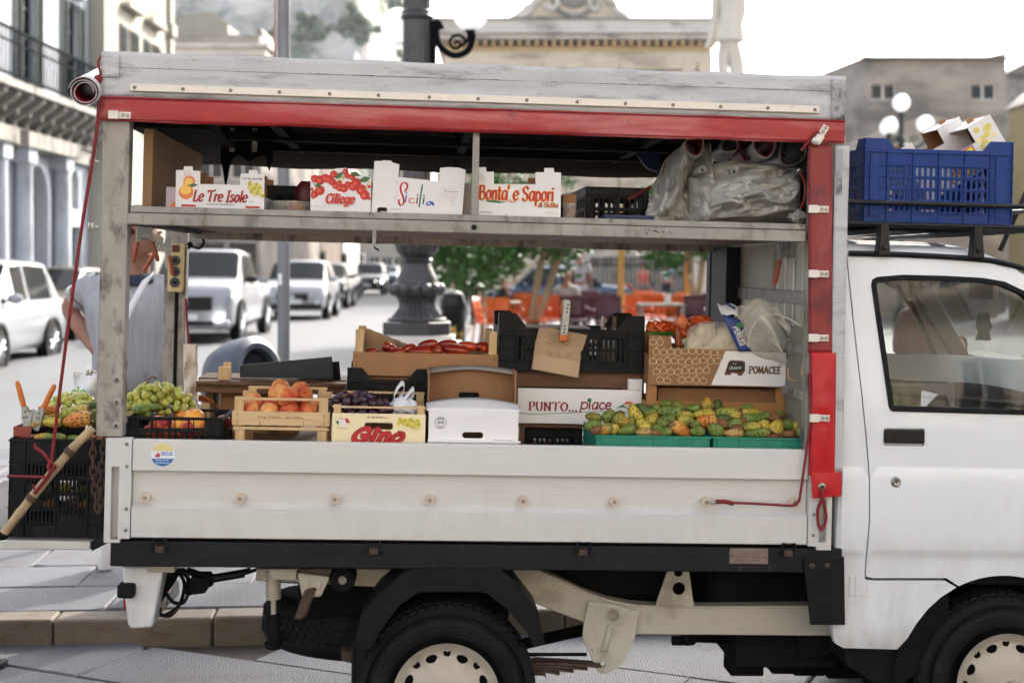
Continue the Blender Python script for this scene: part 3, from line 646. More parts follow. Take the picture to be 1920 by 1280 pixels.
def head_pts(pts,edges,neck,c,face,r=.088):
 """head chain grown from the neck: jaw, cheeks, crown, plus nose and ears; face = direction looked at"""
 c=Vector(c);f=Vector(face).normalized();s=f.cross(Vector((0,0,1))).normalized();u=s.cross(f)
 P=lambda a,b,d:c+f*a+s*b+u*d
 for k,p,rr in (('hd0',P(.012,0,-.085),.058),('hd1',P(.004,0,-.02),.078),('hd2',P(-.006,0,.045),.082),('hd3',P(-.008,0,.092),.058)):
  pts[k]=(*p,rr)
 edges+=[(neck,'hd0'),('hd0','hd1'),('hd1','hd2'),('hd2','hd3')]
 pts['nose']=(*P(.095,0,-.012),.014);edges.append(('hd1','nose'))
 for sg,k in ((1,'earA'),(-1,'earB')):pts[k]=(*P(-.012,sg*.086,.0),.015);edges.append(('hd1',k))
 return P
def face_bits(P,t,hairm,hair='short'):
 for sg in (-1,1):
  e=MB();e.ball(P(.076,sg*.032,.018),(.012,.012,.009),10,6);e.build('eye',flat('eye_white',lin((220,214,206))) if 'eye' not in Mt else Mt['eye'],t)
  b=MB();b.tube([P(.084,sg*.015,.042),P(.084,sg*.034,.047),P(.07,sg*.052,.04)],.005,6);b.build('eyebrow',hairm,t)
 m=MB();m.tube([P(.078,-.024,-.062),P(.086,0,-.06),P(.078,.024,-.062)],.006,6);m.build('mouth',Mt['lips'],t)
 h=MB();c=P(-.022,0,.045)
 def hs(u,v):
  a=2*pi*u;ph=-.35+v*1.92
  d=Vector((cos(ph)*cos(a),cos(ph)*sin(a),sin(ph)));fr=P(1,0,0)-P(0,0,0);si=P(0,1,0)-P(0,0,0)
  up=P(0,0,1)-P(0,0,0);low=max(0,d.x)*.5
  z=d.z if d.z>low*.9 else low*.9+(d.z-low*.9)*.15
  return P(-.022,0,.042)+fr*d.x*.096+si*d.y*.093+up*z*.098
 h.grid(hs,24,10);h.build('hair',hairm,t)
Mt['eye']=mat('eye_white',lin((210,204,196)),.3,var=.05);Mt['lips']=mat('lips',lin((150,80,72)),.5,var=.1)
def standing(name_,label,M,skin,shirt,trousers,hair,face=(0,-1,0),h=1.75,arms='down',group=None,woman=False,sit=False,shoes=None,stride=0):
 s=h/1.75;t=thing('person',label,'person',M @ Matrix.Scale(1,4),group)
 hip=.92*s if not sit else .50
 z=lambda v:hip+(v-.92)*s
 sw=.19 if not woman else .165
 P={'pel':(0,0,z(.95),(.14,.105)),'wst':(0,0,z(1.1),(.135,.1)),'chs':(0,0,z(1.3),(.155,.11)),'nk0':(0,0,z(1.45),(.07,.065)),'nk1':(0,-.01,z(1.54),.052)}
 E=[('pel','wst'),('wst','chs'),('chs','nk0'),('nk0','nk1')]
 if arms=='down':A={'shL':(sw*s,0,z(1.41),.055),'elL':(sw*s+.05,.02,z(1.13),.042),'wrL':(sw*s+.055,-.05,z(.89),.028),'haL':(sw*s+.055,-.07,z(.84),(.034,.018))}
 else:A={'shL':(sw*s,0,z(1.41),.055),'elL':(sw*s+.06,-.06,z(1.14),.042),'wrL':(sw*s-.02,-.28,z(1.1),.028),'haL':(sw*s-.04,-.35,z(1.1),(.03,.02))}
 if not sit:G={'hpL':(.095,0,z(.86),.088),'knL':(.1,-.015,.49*s,.058),'anL':(.1,.02,.09*s,.036),'ftL':(.11,-.12,.035,(.038,.028))}
 else:G={'hpL':(.1,-.03,hip-.02,.09),'knL':(.12,-.42,hip-.02,.06),'anL':(.12,-.40,.09,.036),'ftL':(.13,-.53,.035,(.038,.028))}
 M2_=mirror({**A,**G})
 for S_,sg in (('L',-1),('R',1)):
  for k_,f_ in (('kn',.5),('an',1),('ft',1)):v_=M2_[k_+S_];M2_[k_+S_]=(v_[0],v_[1]+sg*stride*f_,*v_[2:])
 P.update(M2_);P={k:v for k,v in P.items()}
 for S in 'LR':
  E+=[('chs','sh'+S),('sh'+S,'el'+S),('el'+S,'wr'+S),('wr'+S,'ha'+S),('pel','hp'+S),('hp'+S,'kn'+S),('kn'+S,'an'+S),('an'+S,'ft'+S)]
  w_=Vector(P['ha'+S][:3]);wr=Vector(P['wr'+S][:3]);f=(w_-wr).normalized();sd=1 if S=='L' else -1
  finger_pts(P,E,'ha'+S,'f'+S,w_,(f,(0,1,0) if abs(f.z)>.6 else (1,0,0),(-sd,0,0) if abs(f.z)>.6 else (0,0,-1)),1 if S=='L' else -1,.25)
 Ph=head_pts(P,E,'nk1',(0,-.02,z(1.655)),face)
 skin_obj('body',P,E,skin,t,2)
 face_bits(Ph,t,hair)
 g_=.014
 S_={k:(*P[k][:3],tuple(x+g_ for x in (P[k][3] if isinstance(P[k][3],tuple) else (P[k][3],)*2))) for k in ('pel','wst','chs')}
 S_['nkk']=(0,0,z(1.43),(.082,.075));SE=[('pel','wst'),('wst','chs'),('chs','nkk')]
 for S in 'LR':
  a,b=Vector(P['sh'+S][:3]),Vector(P['el'+S][:3]);S_['sh'+S]=(*a,.068);S_['sl'+S]=(*(a+(b-a)*.75),.062);SE+=[('chs','sh'+S),('sh'+S,'sl'+S)]
 skin_obj('shirt',S_,SE,shirt,t,2)
 Q={'pel':(*P['pel'][:2],P['pel'][2]-.02,(.15,.115))};QE=[]
 for S in 'LR':
  for k,rr in (('hp',.1),('kn',.072),('an',.056)):Q[k+S]=(*P[k+S][:3],rr)
  QE+=[('pel','hp'+S),('hp'+S,'kn'+S),('kn'+S,'an'+S)]
 skin_obj('trousers',Q,QE,trousers,t,2)
 for S in 'LR':
  f=P['ft'+S];a=P['an'+S];q=MB()
  q.prism([(-.16,0),(.1,0),(.1,.07),(.02,.1),(-.06,.075),(-.16,.045)],-.045,.045,M=Tr(a[0],a[1],0) @ Ro(90,'Z'));q.build('shoe',shoes or Mt['trdk'],t,bevel=.015)
 return t
def face_to(x,y,rz=0,z=0.0):return Tr(x,y,z) @ Ro(rz,'Z')
# ------------------------------------------------------------------ cars
def wheel(parent,x,y,r,side,w=.2,m=None):
 t=MB();t.lathe([(r*.62,-w/2),(r*.93,-w/2),(r,-w/2+.03),(r,w/2-.03),(r*.93,w/2),(r*.62,w/2)],28,Ro(90,'X'));ty=t.build('tyre',Mt['rubber'],parent,loc=(x,y,r))
 h=MB();n=10
 h.lathe([(r*.55,-.02),(r*.64,-.05),(r*.66,0),(r*.6,.03),(r*.5,.0)],28,Ro(90,'X'))
 for k in range(n):
  a=2*pi*k/n;h.tube([(0,-.02*1,0),(r*.6*cos(a),-.03,r*.6*sin(a))],[r*.11,r*.07],6)
 h.ball((0,-.02,0),(r*.14,.03,r*.14),10,6)
 h.build('rim',Mt['alloy'],ty,M=Tr(0,side*(w/2-.03),0) @ (Ro(180,'Z') if side>0 else Matrix()))
 return ty
def car(label,M,paint,L_=4.2,W=1.76,H=1.5,kind='suv',lit=False,group=None,grille='dark',detail=True):
 """front at x = 0, rear at x = L_; the body is a loft of cross sections"""
 t=thing('car',label,'pickup' if kind=='pickup' else 'car',M,group);hw=W/2;zb=.24
 bl=H*.62;hd=H*.60
 if kind=='pickup':st=[(0,.75,.80),(.06,.95,.9),(.2,1.08,.97),(1.15,1.16,1),(1.25,1.18,1),(2.0,H,1),(2.5,H+.02,1),(3.3,H-.02,1),(3.7,1.12,1),(3.75,1.1,1),(L_-.1,1.08,1),(L_,1.02,.97)];ws,rf_,rr,re=4,5,7,8;bl=1.1
 elif kind=='saloon':st=[(0,.55,.8),(.08,.68,.92),(.25,.74,.97),(1.0,.88,1),(1.15,.92,1),(1.85,H-.02,1),(2.5,H,1),(3.2,H-.04,1),(3.85,.98,1),(4.0,.96,1),(L_-.08,.9,.97),(L_,.8,.9)];ws,rf_,rr,re=4,5,7,8;bl=.88
 else:st=[(0,.62,.8),(.08,.8,.92),(.25,.92,.97),(.85,1.02,1),(.98,1.04,1),(1.7,H-.02,1),(2.3,H,1),(L_-.62,H-.03,1),(L_-.12,1.08,1),(L_-.06,1.0,1),(L_-.03,.7,.98),(L_,.55,.94)];ws,rf_,rr,re=4,5,7,8;bl=1.0
 ring=[]
 for i,(x,zt,wf) in enumerate(st):
  h=hw*wf;cab=zt>bl+.12;b=min(bl,zt-.03)
  half=[(h*.86,zb),(h*.985,zb+.12),(h,(zb+b)/2),(h*.985,b-.05),(h*.95,b),(h*(.78 if cab else .86),zt-(.05 if cab else .012)),(h*.66,zt),(0,zt+.015)]
  ring.append([Vector((x,-y,z)) for y,z in half]+[Vector((x,y,z)) for y,z in half[-2::-1]])
 n=len(ring[0]);body=MB();glass={'windscreen':MB(),'rear_window':MB(),'side_window':MB(),'side_window2':MB()}
 for i in range(len(st)-1):
  for k in range(n-1):
   q=[ring[i][k],ring[i][k+1],ring[i+1][k+1],ring[i+1][k]];body.add(q,[(0,1,2,3)])
   kk=min(k,n-2-k);up=(lambda v:v)
   if kk==4 and ws<=i<re:
    c=sum(q,Vector())/4;qq=[c+(v-c)*.86 for v in q];off=Vector((0,-1 if k<n/2 else 1,.35)).normalized()*.012;glass['side_window' if k<n/2 else 'side_window2'].add([v+off for v in qq],[(0,1,2,3)])
   if kk>=5 and i in (ws,rr):
    off=Vector((-.8 if i==ws else .8,0,.6))*.014;f=.06
    qq=[v.lerp(q[2] if v is q[1] else v,0) for v in q];a=[q[0].lerp(q[3],f),q[1].lerp(q[2],f),q[2].lerp(q[1],f),q[3].lerp(q[0],f)]
    glass['windscreen' if i==ws else 'rear_window'].add([v+off for v in a],[(0,1,2,3)])
 for r_ in (ring[0],ring[-1]):body.add(r_,[tuple(range(n))])
 body.add([v for r_ in ring for v in (r_[0],r_[-1])],[(2*i,2*i+1,2*i+3,2*i+2) for i in range(len(st)-1)])
 body.build('body',paint,t,smooth=60,weld=True,bevel=.035,seg=3)
 if kind=='pickup':
  b=MB();b.box(3.8,L_-.12,-hw*.84,hw*.84,1.085,1.13);b.build('load_bed',Mt['trimblack'],t)
 glass['windscreen'].build('windscreen',Mt['carglass'],t,weld=True);glass['rear_window'].build('rear_window',Mt['carglass'],t,weld=True);[glass[k_].build('side_window',Mt['carglass'],t,weld=True) for k_ in ('side_window','side_window2')]
 r=.34 if kind!='pickup' else .38;fx,rx=.82,L_-.78
 for x in (fx,rx):
  for sd in (-1,1):
   a=MB();a.lathe([(r*1.0,0),(r*1.18,0),(r*1.18,.03),(r*1.0,.03)],24,Tr(x,sd*hw-.015,r) @ Ro(90,'X'),closed=True);a.build('wheel_arch',Mt['trimblack'],t)
   a=MB();a.cyl((x,sd*(hw-.02),r),(x,sd*(hw+.004),r),r*1.1,None,24);a.build('wheel_well',Mt['dark'],t)
   wheel(t,x,sd*(hw-.07),r,sd)
 zf=st[1][1]
 gw,gz0=(.52,.34) if kind=='pickup' else (.42,.28)
 gr=MB();gr.box(-.03,.12,-gw,gw,zf-gz0,zf-.08)
 for k in range(3):gr.box(-.036,-.028,-gw,gw,zf-.25+k*.06,zf-.235+k*.06)
 gr.build('grille',Mt['trimblack'],t,bevel=.01)
 bp=MB();bp.box(-.06,.2,-hw*.9,hw*.9,.3,.44);bp.build('bumper',paint if kind!='suv' else Mt['trimblack'],t,bevel=.04)
 it=MB();it.box(-.075,.05,-.55,.55,.34,.42);it.build('air_intake',Mt['trimblack'],t,bevel=.01)
 for sd in (-1,1):
  h=MB();h.hexa([(.02,sd*.47,zf-.24),(.1,sd*hw*.95,zf-.18),(.1,sd*hw*.95,zf-.06),(.02,sd*.47,zf-.09)],[(.1,sd*.47,zf-.24),(.32,sd*hw*1.0,zf-.16),(.32,sd*hw*1.0,zf-.03),(.1,sd*.47,zf-.09)]);h.build('headlamp',Mt['lit'] if lit=='main' else Mt['headlamp'],t,bevel=.02)
  f=MB();f.cyl((-.085,sd*.66,.48),(.1,sd*.66,.48),.055,None,14);f.build('fog_lamp',Mt['lit'] if lit=='fog' else Mt['headlamp'],t)
  m=MB();mx=st[ws][0]+.32;m.ball((mx,sd*(hw+.09),bl+.08),(.06,.12,.08),10,8);m.cyl((mx+.02,sd*(hw-.08),bl+.03),(mx,sd*(hw+.05),bl+.06),.02);m.build('mirror',Mt['trimblack'] if kind=='pickup' else paint,t)
  tl=MB();tl.box(L_-.1,L_+.005,sd*hw*.78-.1,sd*hw*.78+.1,.78,1.0);tl.build('tail_lamp',Mt['tail'],t,bevel=.03)
 p=MB();p.box(-.085,-.06,-.26,.26,.44,.55);pl_=p.build('number_plate',Mt['plate'],t)
 p=MB();p.box(-.088,-.084,.2,.26,.44,.55);p.build('blue_band',Mt['blue'],pl_)
 lg=MB();lg.lathe([(.05,0),(.07,.01),(.07,.02),(.05,.02)],20,Tr(-.03,0,zf-.18) @ Ro(-90,'Y'));lg.build('badge',Mt['alloy'],t)
 return t
CF=lambda px,Y,rz=90:Tr(place(px,Y),Y,SZ(Y)+.002) @ Ro(rz,'Z')
car('white crossover parked at the far left kerb, nearest the palazzo',Tr(-8.55,20.4,.06) @ Ro(90,'Z'),Mt['carwhite'],4.1,1.76,1.68)
car('silver hatchback parked nose to tail behind the white crossover',Tr(-9.3,26.9,.12) @ Ro(90,'Z'),Mt['carsilver'],4.1,1.7,1.5)
car('white double cab pickup driving towards us with its fog lamps lit',CF(345,26.4,92),Mt['carwhite'],5.1,1.85,1.75,'pickup',lit='fog')
car('white crossover behind the pickup with black lower bumper',CF(548,38,92),Mt['carwhite'],4.2,1.78,1.6)
car('small black off-roader coming up the street with headlights on',CF(686,72,90),Mt['carblack'],3.7,1.66,1.62,lit='main')
G_='cars parked along the street'
for px,Y,pt,lb,rz in ((601,48,'carblack','black car parked just behind the white crossover',92),(612,54,'carblue','dark blue car second in the parked row',92),(622,60.5,'carsilver','silver car midway along the parked row',91),
                      (631,67,'carwhite','white car fourth in the parked row',91),(640,74,'carbeige','beige car near the end of the parked row',91),(648,82,'carblue','blue car last in the parked row',91)):
 car(lb,CF(px,Y,rz),Mt[pt],4.1,1.72,1.55,group=G_)
car('tall grey van parked at the street end behind the black off-roader',CF(655,100,91),Mt['carblue'],4.6,2.1,2.4)
car('blue car standing to the right behind the black off-roader',CF(722,90,91),Mt['carblue'],4.0,1.7,1.5)
car('dark blue estate car parked side-on behind the young trees',Tr(place(893,44),44,SW) @ Ro(2,'Z'),Mt['carblue'],4.7,1.78,1.56,'saloon')
# ------------------------------------------------------------------ street furniture, trees, cafe
tp_=thing('signpost','galvanised steel post on the pavement with a small white sticker','post',Tr(place(532,9.4),9.4,SW))
q=MB();q.cyl((0,0,0),(0,0,4.2),.041,None,20);q.build('pole',Mt['galv'],tp_)
q=MB();q.cyl((0,0,0),(0,0,.03),.09,None,20);q.build('base_flange',Mt['galv'],tp_)
q=MB();q.grid(lambda u,v:Vector((.0425*sin(-.9+u*.8),-.0425*cos(-.9+u*.8),1.40+v*.075)),8,2);q.build('sticker',Mt['plate'],tp_)
q=MB();q.box(-.062,-.046,-.02,.02,2.55,4.1);q.build('sign_edge',mat('faded_pink_edge',lin((158,128,128)),.5),tp_)
# ornate lamp standard
YL=12.0;lx=place(782,YL);lz=lambda py:zat(py,YL);lr=lambda w:w/2/FPX*YL
lp=thing('street_lamp','tall ornate cast iron street lamp with fluted base on stone plinth','street lamp',Tr(lx,YL,0))
q=MB();q.lathe([(.42,SW),(.42,lz(648)),(.40,lz(640)),(lr(152),lz(640)),(lr(152),lz(629)),(lr(148),lz(627))],8,Ro(22.5,'Z'));q.build('stone_plinth',Mt['churchpale'],lp,smooth=0)
q=MB();q.lathe([(lr(134),lz(627)),(lr(134),lz(604)),(lr(126),lz(602))],8,Ro(22.5,'Z'));q.build('octagonal_base',Mt['castiron'],lp,smooth=0)
def flute(n,d):return lambda a,z,j:1-d*(.5+.5*cos(n*a))
q=MB();q.lathe([(lr(108),lz(602)),(lr(110),lz(598)),(lr(106),lz(595))],40);q.build('foot_ring',Mt['castiron'],lp)
q=MB();q.lathe([(lr(98),lz(595)),(lr(82),lz(586)),(lr(70),lz(577)),(lr(66),lz(568)),(lr(72),lz(562))],96,rfun=flute(24,.12));q.build('fluted_foot',Mt['castiron'],lp,smooth=60)
q=MB();q.lathe([(lr(74),lz(562)),(lr(78),lz(559)),(lr(74),lz(556)),(lr(78),lz(552))],40);q.build('neck_ring',Mt['castiron'],lp)
q=MB();q.lathe([(lr(76),lz(556)),(lr(96),lz(553)),(lr(104),lz(545)),(lr(104),lz(538)),(lr(96),lz(532)),(lr(78),lz(530))],120,rfun=lambda a,z,j:.84+.2*abs(sin(7*a))**.5);q.build('lobed_ring',Mt['castiron'],lp,smooth=60)
q=MB();q.lathe([(lr(78),lz(530)),(lr(76),lz(524)),(lr(68),lz(514)),(lr(56),lz(502)),(lr(50),lz(494)),(lr(56),lz(491)),(lr(60),lz(487)),(lr(54),lz(484)),(lr(50),lz(482))],40);q.build('baluster',Mt['castiron'],lp)
q=MB();q.lathe([(lr(52),lz(482)),(lr(66),lz(478)),(lr(78),lz(470)),(lr(86),lz(456)),(lr(84),lz(440)),(lr(70),lz(425)),(lr(54),lz(415))],96,rfun=flute(12,.09));q.build('acanthus_cup',Mt['castiron'],lp,smooth=60)
q=MB();q.lathe([(lr(54),lz(415)),(lr(52),lz(60)),(lr(50),lz(-150))],64,rfun=flute(16,.06));q.build('shaft',Mt['castiron'],lp,smooth=60)
q=MB();q.lathe([(lr(52),lz(40)),(lr(60),lz(36)),(lr(62),lz(32)),(lr(56),lz(27)),(lr(58),lz(23)),(lr(50),lz(19))],32);q.build('collar',Mt['castiron'],lp)
a_=MB();sx=lr(2)
ax=lambda px:place(px,YL)-lx
a_.tube([(ax(812),0,lz(125)),(ax(812),0,lz(40))],.026,8);a_.box(ax(805),ax(832),-.03,.03,lz(54),lz(48));a_.ball((ax(819),0,lz(48)),.05,10,8)
a_.tube(catmull([(ax(816),0,lz(52)),(ax(824),0,lz(85)),(ax(850),0,lz(104)),(ax(876),0,lz(96)),(ax(886),0,lz(72)),(ax(883),0,lz(58))],6),.028,8)
a_.tube([Vector((ax(856)+(.085-.006*k)*cos(k*.7),0,lz(82)+(.085-.006*k)*sin(k*.7))) for k in range(14)],.014,6)
a_.tube(catmull([(ax(866),0,lz(88)),(ax(876),0,lz(76)),(ax(880),0,lz(60))],5),.014,6);a_.cyl((ax(882),0,lz(64)),(ax(882),0,lz(54)),.03,.055,12)
a_.build('bracket_arm',Mt['iron'],lp)
q=MB();q.ball((ax(882),0,lz(26)),.15,20,14);q.build('globe',Mt['globe'],lp)
b_=MB();b_.tube(catmull([(ax(745),0,lz(70)),(ax(735),0,lz(98)),(ax(716),0,lz(100)),(ax(708),0,lz(72))],6),.028,8);bo=b_.build('bracket_arm',Mt['iron'],lp);bo.location=(.22,.2,0)
q=MB();q.ball((ax(742),.25,lz(38)),.15,20,14);q.build('globe',Mt['globe'],lp)
# three globe lamp on the right
Yg=33.0;gx=place(1690,Yg);gz=lambda py:zat(py,Yg)
gl=thing('street_lamp','dark green lamp post with three white globes above the blue crate','street lamp',Tr(gx,Yg,0))
q=MB();q.lathe([(.2,SW),(.18,.5),(.09,.7),(.07,2.5),(.06,gz(268)),(.1,gz(262)),(.06,gz(255)),(.055,gz(222)),(.09,gz(216)),(.07,gz(211))],16);q.build('post',Mt['greenlamp'],gl)
for dx,py,nm in ((0,193,1),(place(1668,Yg)-gx,236,1),(place(1735,Yg)-gx,233,1),(place(1675,Yg)-gx,236,2)):
 q=MB();q.ball((0,0,0),.2,20,14);o=q.build('globe',Mt['globe'],gl,loc=(dx,.45 if nm==2 else 0,gz(py)))
 if dx:
  q=MB();y_=.45 if nm==2 else 0
  q.tube(catmull([(0,0,gz(272)),(dx*.55,y_*.6,gz(276)),(dx*.98,y_,gz(266)),(dx,y_,gz(252))],6),.035,8);q.tube([Vector((dx*.5+(.1-.009*k)*cos(k*.8),y_*.5,gz(262)+(.1-.009*k)*sin(k*.8))) for k in range(11)],.016,6)
  q.cyl((dx,y_,gz(256)),(dx,y_,gz(248)),.05,.09,12);q.build('lamp_arm',Mt['greenlamp'],gl)
# statue
Ys=40.0;st_=thing('statue','pale stone statue of a standing man seen from behind the canopy','statue',Tr(place(1366,Ys),Ys,0))
zs=lambda py:zat(py,Ys);xs=lambda px:place(px,Ys)-place(1366,Ys)
q=MB();q.box(-.9,.9,-.9,.9,SW,zs(260));q.box(-1.05,1.05,-1.05,1.05,zs(260),zs(240));q.box(-.8,.8,-.8,.8,zs(240),zs(196));q.build('pedestal',Mt['churchpale'],st_,bevel=.03)
Pp={'pel':(0,0,zs(70),(.34,.26)),'wst':(xs(1368),0,zs(40),(.3,.24)),'chs':(xs(1365),0,zs(-10),(.36,.26)),'nk':(xs(1364),0,zs(-44),.1),'h0':(xs(1364),0,zs(-58),.14),'h1':(xs(1364),0,zs(-78),.15),
      'kl':(xs(1355),-.05,zs(104),.19),'al':(xs(1356),0,zs(160),.14),'fl':(xs(1348),-.3,zs(192),(.1,.07)),'kr':(xs(1381),0,zs(110),.25),'ar':(xs(1383),0,zs(162),.22),'fr':(xs(1388),-.3,zs(192),(.1,.07)),
      's1':(xs(1344),0,zs(-20),.17),'e1':(xs(1340),-.05,zs(28),.12),'w1':(xs(1330),-.1,zs(78),.08),'d1':(xs(1322),-.12,zs(92),.07),'s2':(xs(1388),0,zs(-20),.17),'e2':(xs(1392),.1,zs(25),.14),'w2':(xs(1384),.25,zs(60),.1)}
skin_obj('figure',Pp,[('pel','wst'),('wst','chs'),('chs','nk'),('nk','h0'),('h0','h1'),('pel','kl'),('kl','al'),('al','fl'),('pel','kr'),('kr','ar'),('ar','fr'),('chs','s1'),('s1','e1'),('e1','w1'),('w1','d1'),('chs','s2'),('s2','e2'),('e2','w2')],Mt['churchpale'],st_,2)
q=MB();q.lathe([(.36,zs(-20)),(.33,zs(10)),(.34,zs(40)),(.40,zs(78)),(.37,zs(79)),(.3,zs(40))],36,Tr(.05,0,0),rfun=lambda a,z,j:1+.07*sin(7*a)*(j>0)+.05*sin(3*a+z));q.build('coat',Mt['churchpale'],st_,smooth=60)
# trees: leaves as many small faces in clumps
def tree(label,x,y,crown,trunk,z0=SW,n=2600,group='young trees round the cafe',lean=0):
 t=thing('tree',label,'tree',Tr(x,y,z0),group);rnd=random.Random(int(x*100)+int(y*10))
 cx,cz,rx,rz=crown
 tr=MB();P0=Vector((0,0,0));P1=Vector((lean,0,cz-rz*.35))
 for k in range(trunk):
  a=2*pi*k/trunk;o=Vector((cos(a)*.05,sin(a)*.05,0));e=P1+Vector((cos(a)*.22+.12*k,sin(a)*.2,rnd.uniform(-.1,.3)))
  tr.tube(catmull([P0+o,P0.lerp(e,.35)+Vector((rnd.uniform(-.05,.05),rnd.uniform(-.05,.05),0)),P0.lerp(e,.7),e,e+Vector((cos(a)*.35,sin(a)*.3,.6))],5),[.085,.075,.07]+[.06]*40 if False else .06,8)
 for k in range(7):
  a=rnd.uniform(0,2*pi);e=P1+Vector((cos(a)*rx*.75,sin(a)*rx*.75,rnd.uniform(-rz*.4,rz*.9)));tr.tube(catmull([P1+Vector((0,0,-.2)),P1.lerp(e,.5)+Vector((0,0,.15)),e],4),.024,6)
 tr.build('trunk',Mt['bark'],t)
 lf=MB();cl=[]
 for k in range(46):
  while True:
   d=Vector((rnd.uniform(-1,1),rnd.uniform(-1,1),rnd.uniform(-1,1)))
   if .25<d.length<1:break
  d=d*(d.length**-.35);cl.append((Vector((cx+d.x*rx,d.y*rx,cz+d.z*rz)),rnd.uniform(.2,.42)))
 for k in range(n):
  c,r=cl[rnd.randrange(len(cl))]
  p=c+Vector((rnd.gauss(0,r*.55),rnd.gauss(0,r*.55),rnd.gauss(0,r*.45)));s=rnd.uniform(.05,.1)
  a=Vector((rnd.gauss(0,1),rnd.gauss(0,1),rnd.gauss(0,.6))).normalized();b=a.cross(Vector((rnd.gauss(0,1),rnd.gauss(0,1),rnd.gauss(0,1)))).normalized()
  lf.add([p-a*s,p+b*s*.45,p+a*s,p-b*s*.45],[(0,1,2,3)])
 lf.build('crown',Mt['leaf'],t,smooth=0);return t
tree('young tree with pale slanting forked trunk among the orange chairs',place(985,25),25,(-.3,2.2,1.6,.85),2,lean=.45,n=5200)
tree('young tree with drooping leaves beside the ornate lamp',place(842,27),27,(.3,2.05,1.0,1.05),1,n=3600)
tree('young tree at the right end of the cafe beside the dark truck post',place(1302,26),26,(-.1,2.3,1.2,.8),2,n=3400)
tree('leafy tree behind the church railings',place(965,52),52,(0,4.4,2.6,1.6),2,n=2600)
def stake(label,px,Y,h,m,r=.05):
 t=thing('stake',label,'stake',Tr(place(px,Y),Y,SW));q=MB();q.cyl((0,0,0),(.03,0,h),r,r*.9,8);q.build('pole',m,t)
 q=MB();q.cyl((0,0,0),(0,0,.06),r*2.4,r*2,10);q.build('foot',Mt['concrete'],t)
Mt['yellowwood']=mat('yellow_timber',lin((214,164,92)),.7,var=.12,scale=4,stretch=(4,4,.4))
stake('yellow timber stake between the seated guest and the railings',1163,26,2.6,Mt['yellowwood'],.065)
stake('yellow timber stake next to the right hand young tree',1287,27,2.6,Mt['yellowwood'],.06)
stake('thin pale stake beside the standing waiter',905,28,2.6,Mt['bark'],.045)
TZ=.24
g=MB();g.box(place(880,22)+.2,place(1420,22)+3,22,34,SW,TZ);struct('terrace',g,Mt['street'])
def chair_proto(m):
 t=thing('chair','x','chair',Matrix());b=MB()
 b.grid(lambda u,v:Vector((-.22+.44*u,.2+.05*(2*u-1)**2*-1+.08*v,.47+.41*v)),6,4);b.build('backrest',m,t,solid=.02)
 s=MB();s.grid(lambda u,v:Vector((-.22+.44*u,-.24+.46*v,.45-.02*sin(pi*u)*sin(pi*v))),6,5);s.build('seat',m,t,solid=.025)
 for sx_ in (-1,1):
  for sy in (-1,1):l=MB();l.cyl((sx_*.19,sy*.18,.45),(sx_*.23,sy*.24,0),.016,.013,8);l.build('leg',m,t)
  a=MB();a.tube(catmull([(sx_*.22,.22,.66),(sx_*.24,0,.66),(sx_*.23,-.2,.62),(sx_*.2,-.19,.45)],4),.016,8);a.build('armrest',m,t)
 return t
cps={}
for nm,px,Y,rz,lb in (('orange',916,24,75,'orange cafe chair turned sideways, nearest the waiter'),('orange',942,23.4,20,'orange cafe chair showing its back next to the waiter'),('orange',1003,25,10,'orange cafe chair left of the leaning trunk'),
                          ('orange',1040,25.6,-8,'orange cafe chair just right of the leaning trunk'),('orange',1192,26,30,'orange cafe chair tilted away beside the maroon chair'),('orange',1224,27.5,180,'orange cafe chair behind the white table'),
                          ('orange',1262,26.2,195,'orange cafe chair at the right of the white table'),('maroon',982,30,0,'maroon cafe chair behind the leaning trunk'),('maroon',1095,27,-30,'maroon cafe chair beside the seated guest'),
                          ('maroon',1122,26,5,'maroon cafe chair with its back square to us'),('maroon',1160,27,0,'maroon cafe chair in front of the yellow stake'),('maroon',1300,25,-20,'maroon cafe chair beside the right hand tree'),('maroon',1052,30.5,0,'maroon cafe chair under the seated guest'),('maroon',1078,25,12,'maroon cafe chair nearest us, right of the leaning trunk'),('maroon',1140,24.4,-6,'maroon cafe chair in front, left of the yellow stake'),('maroon',1108,31,170,'maroon cafe chair facing us behind the square backed one'),('orange',1208,30.5,0,'orange cafe chair far back behind the yellow stake'),('orange',1283,28.5,-15,'orange cafe chair at the foot of the right hand tree'),('orange',975,27.5,-20,'orange cafe chair half hidden by the leaning trunk'),('maroon',1320,27,10,'maroon cafe chair at the far right by the dark truck post')):
 if nm not in cps:c=cps[nm]=chair_proto(Mt[nm])
 else:c=copy_tree(cps[nm])
 c.matrix_world=Tr(place(px,Y),Y,TZ) @ Ro(rz,'Z');tag(c,lb,'chair',nm+' cafe chairs')
def cafe_table(px,Y,lb):
 t=thing('table',lb,'table',Tr(place(px,Y),Y,TZ),'cafe tables');q=MB();q.box(-.4,.4,-.4,.4,.70,.74);q.build('tabletop',Mt['tablew'],t,bevel=.01)
 for a in (-1,1):
  for b in (-1,1):l=MB();l.box(a*.36-.025,a*.36+.025,b*.36-.025,b*.36+.025,0,.70);l.build('leg',Mt['tablew'],t)
 return t
cafe_table(968,26.5,'cream cafe table left of the leaning trunk');cafe_table(1238,25.2,'cream cafe table between orange chairs on the right');cafe_table(1030,28,'cream cafe table in front of the seated guest')
q=MB();q.lathe([(.05,0),(.06,.02),(.045,.1),(.06,.16),(.04,.17)],12);tag(q.build('vase',Mt['cwhite'],loc=(place(1252,25.1),25.1,TZ+.742)),'small white pot on the right hand cafe table','pot')
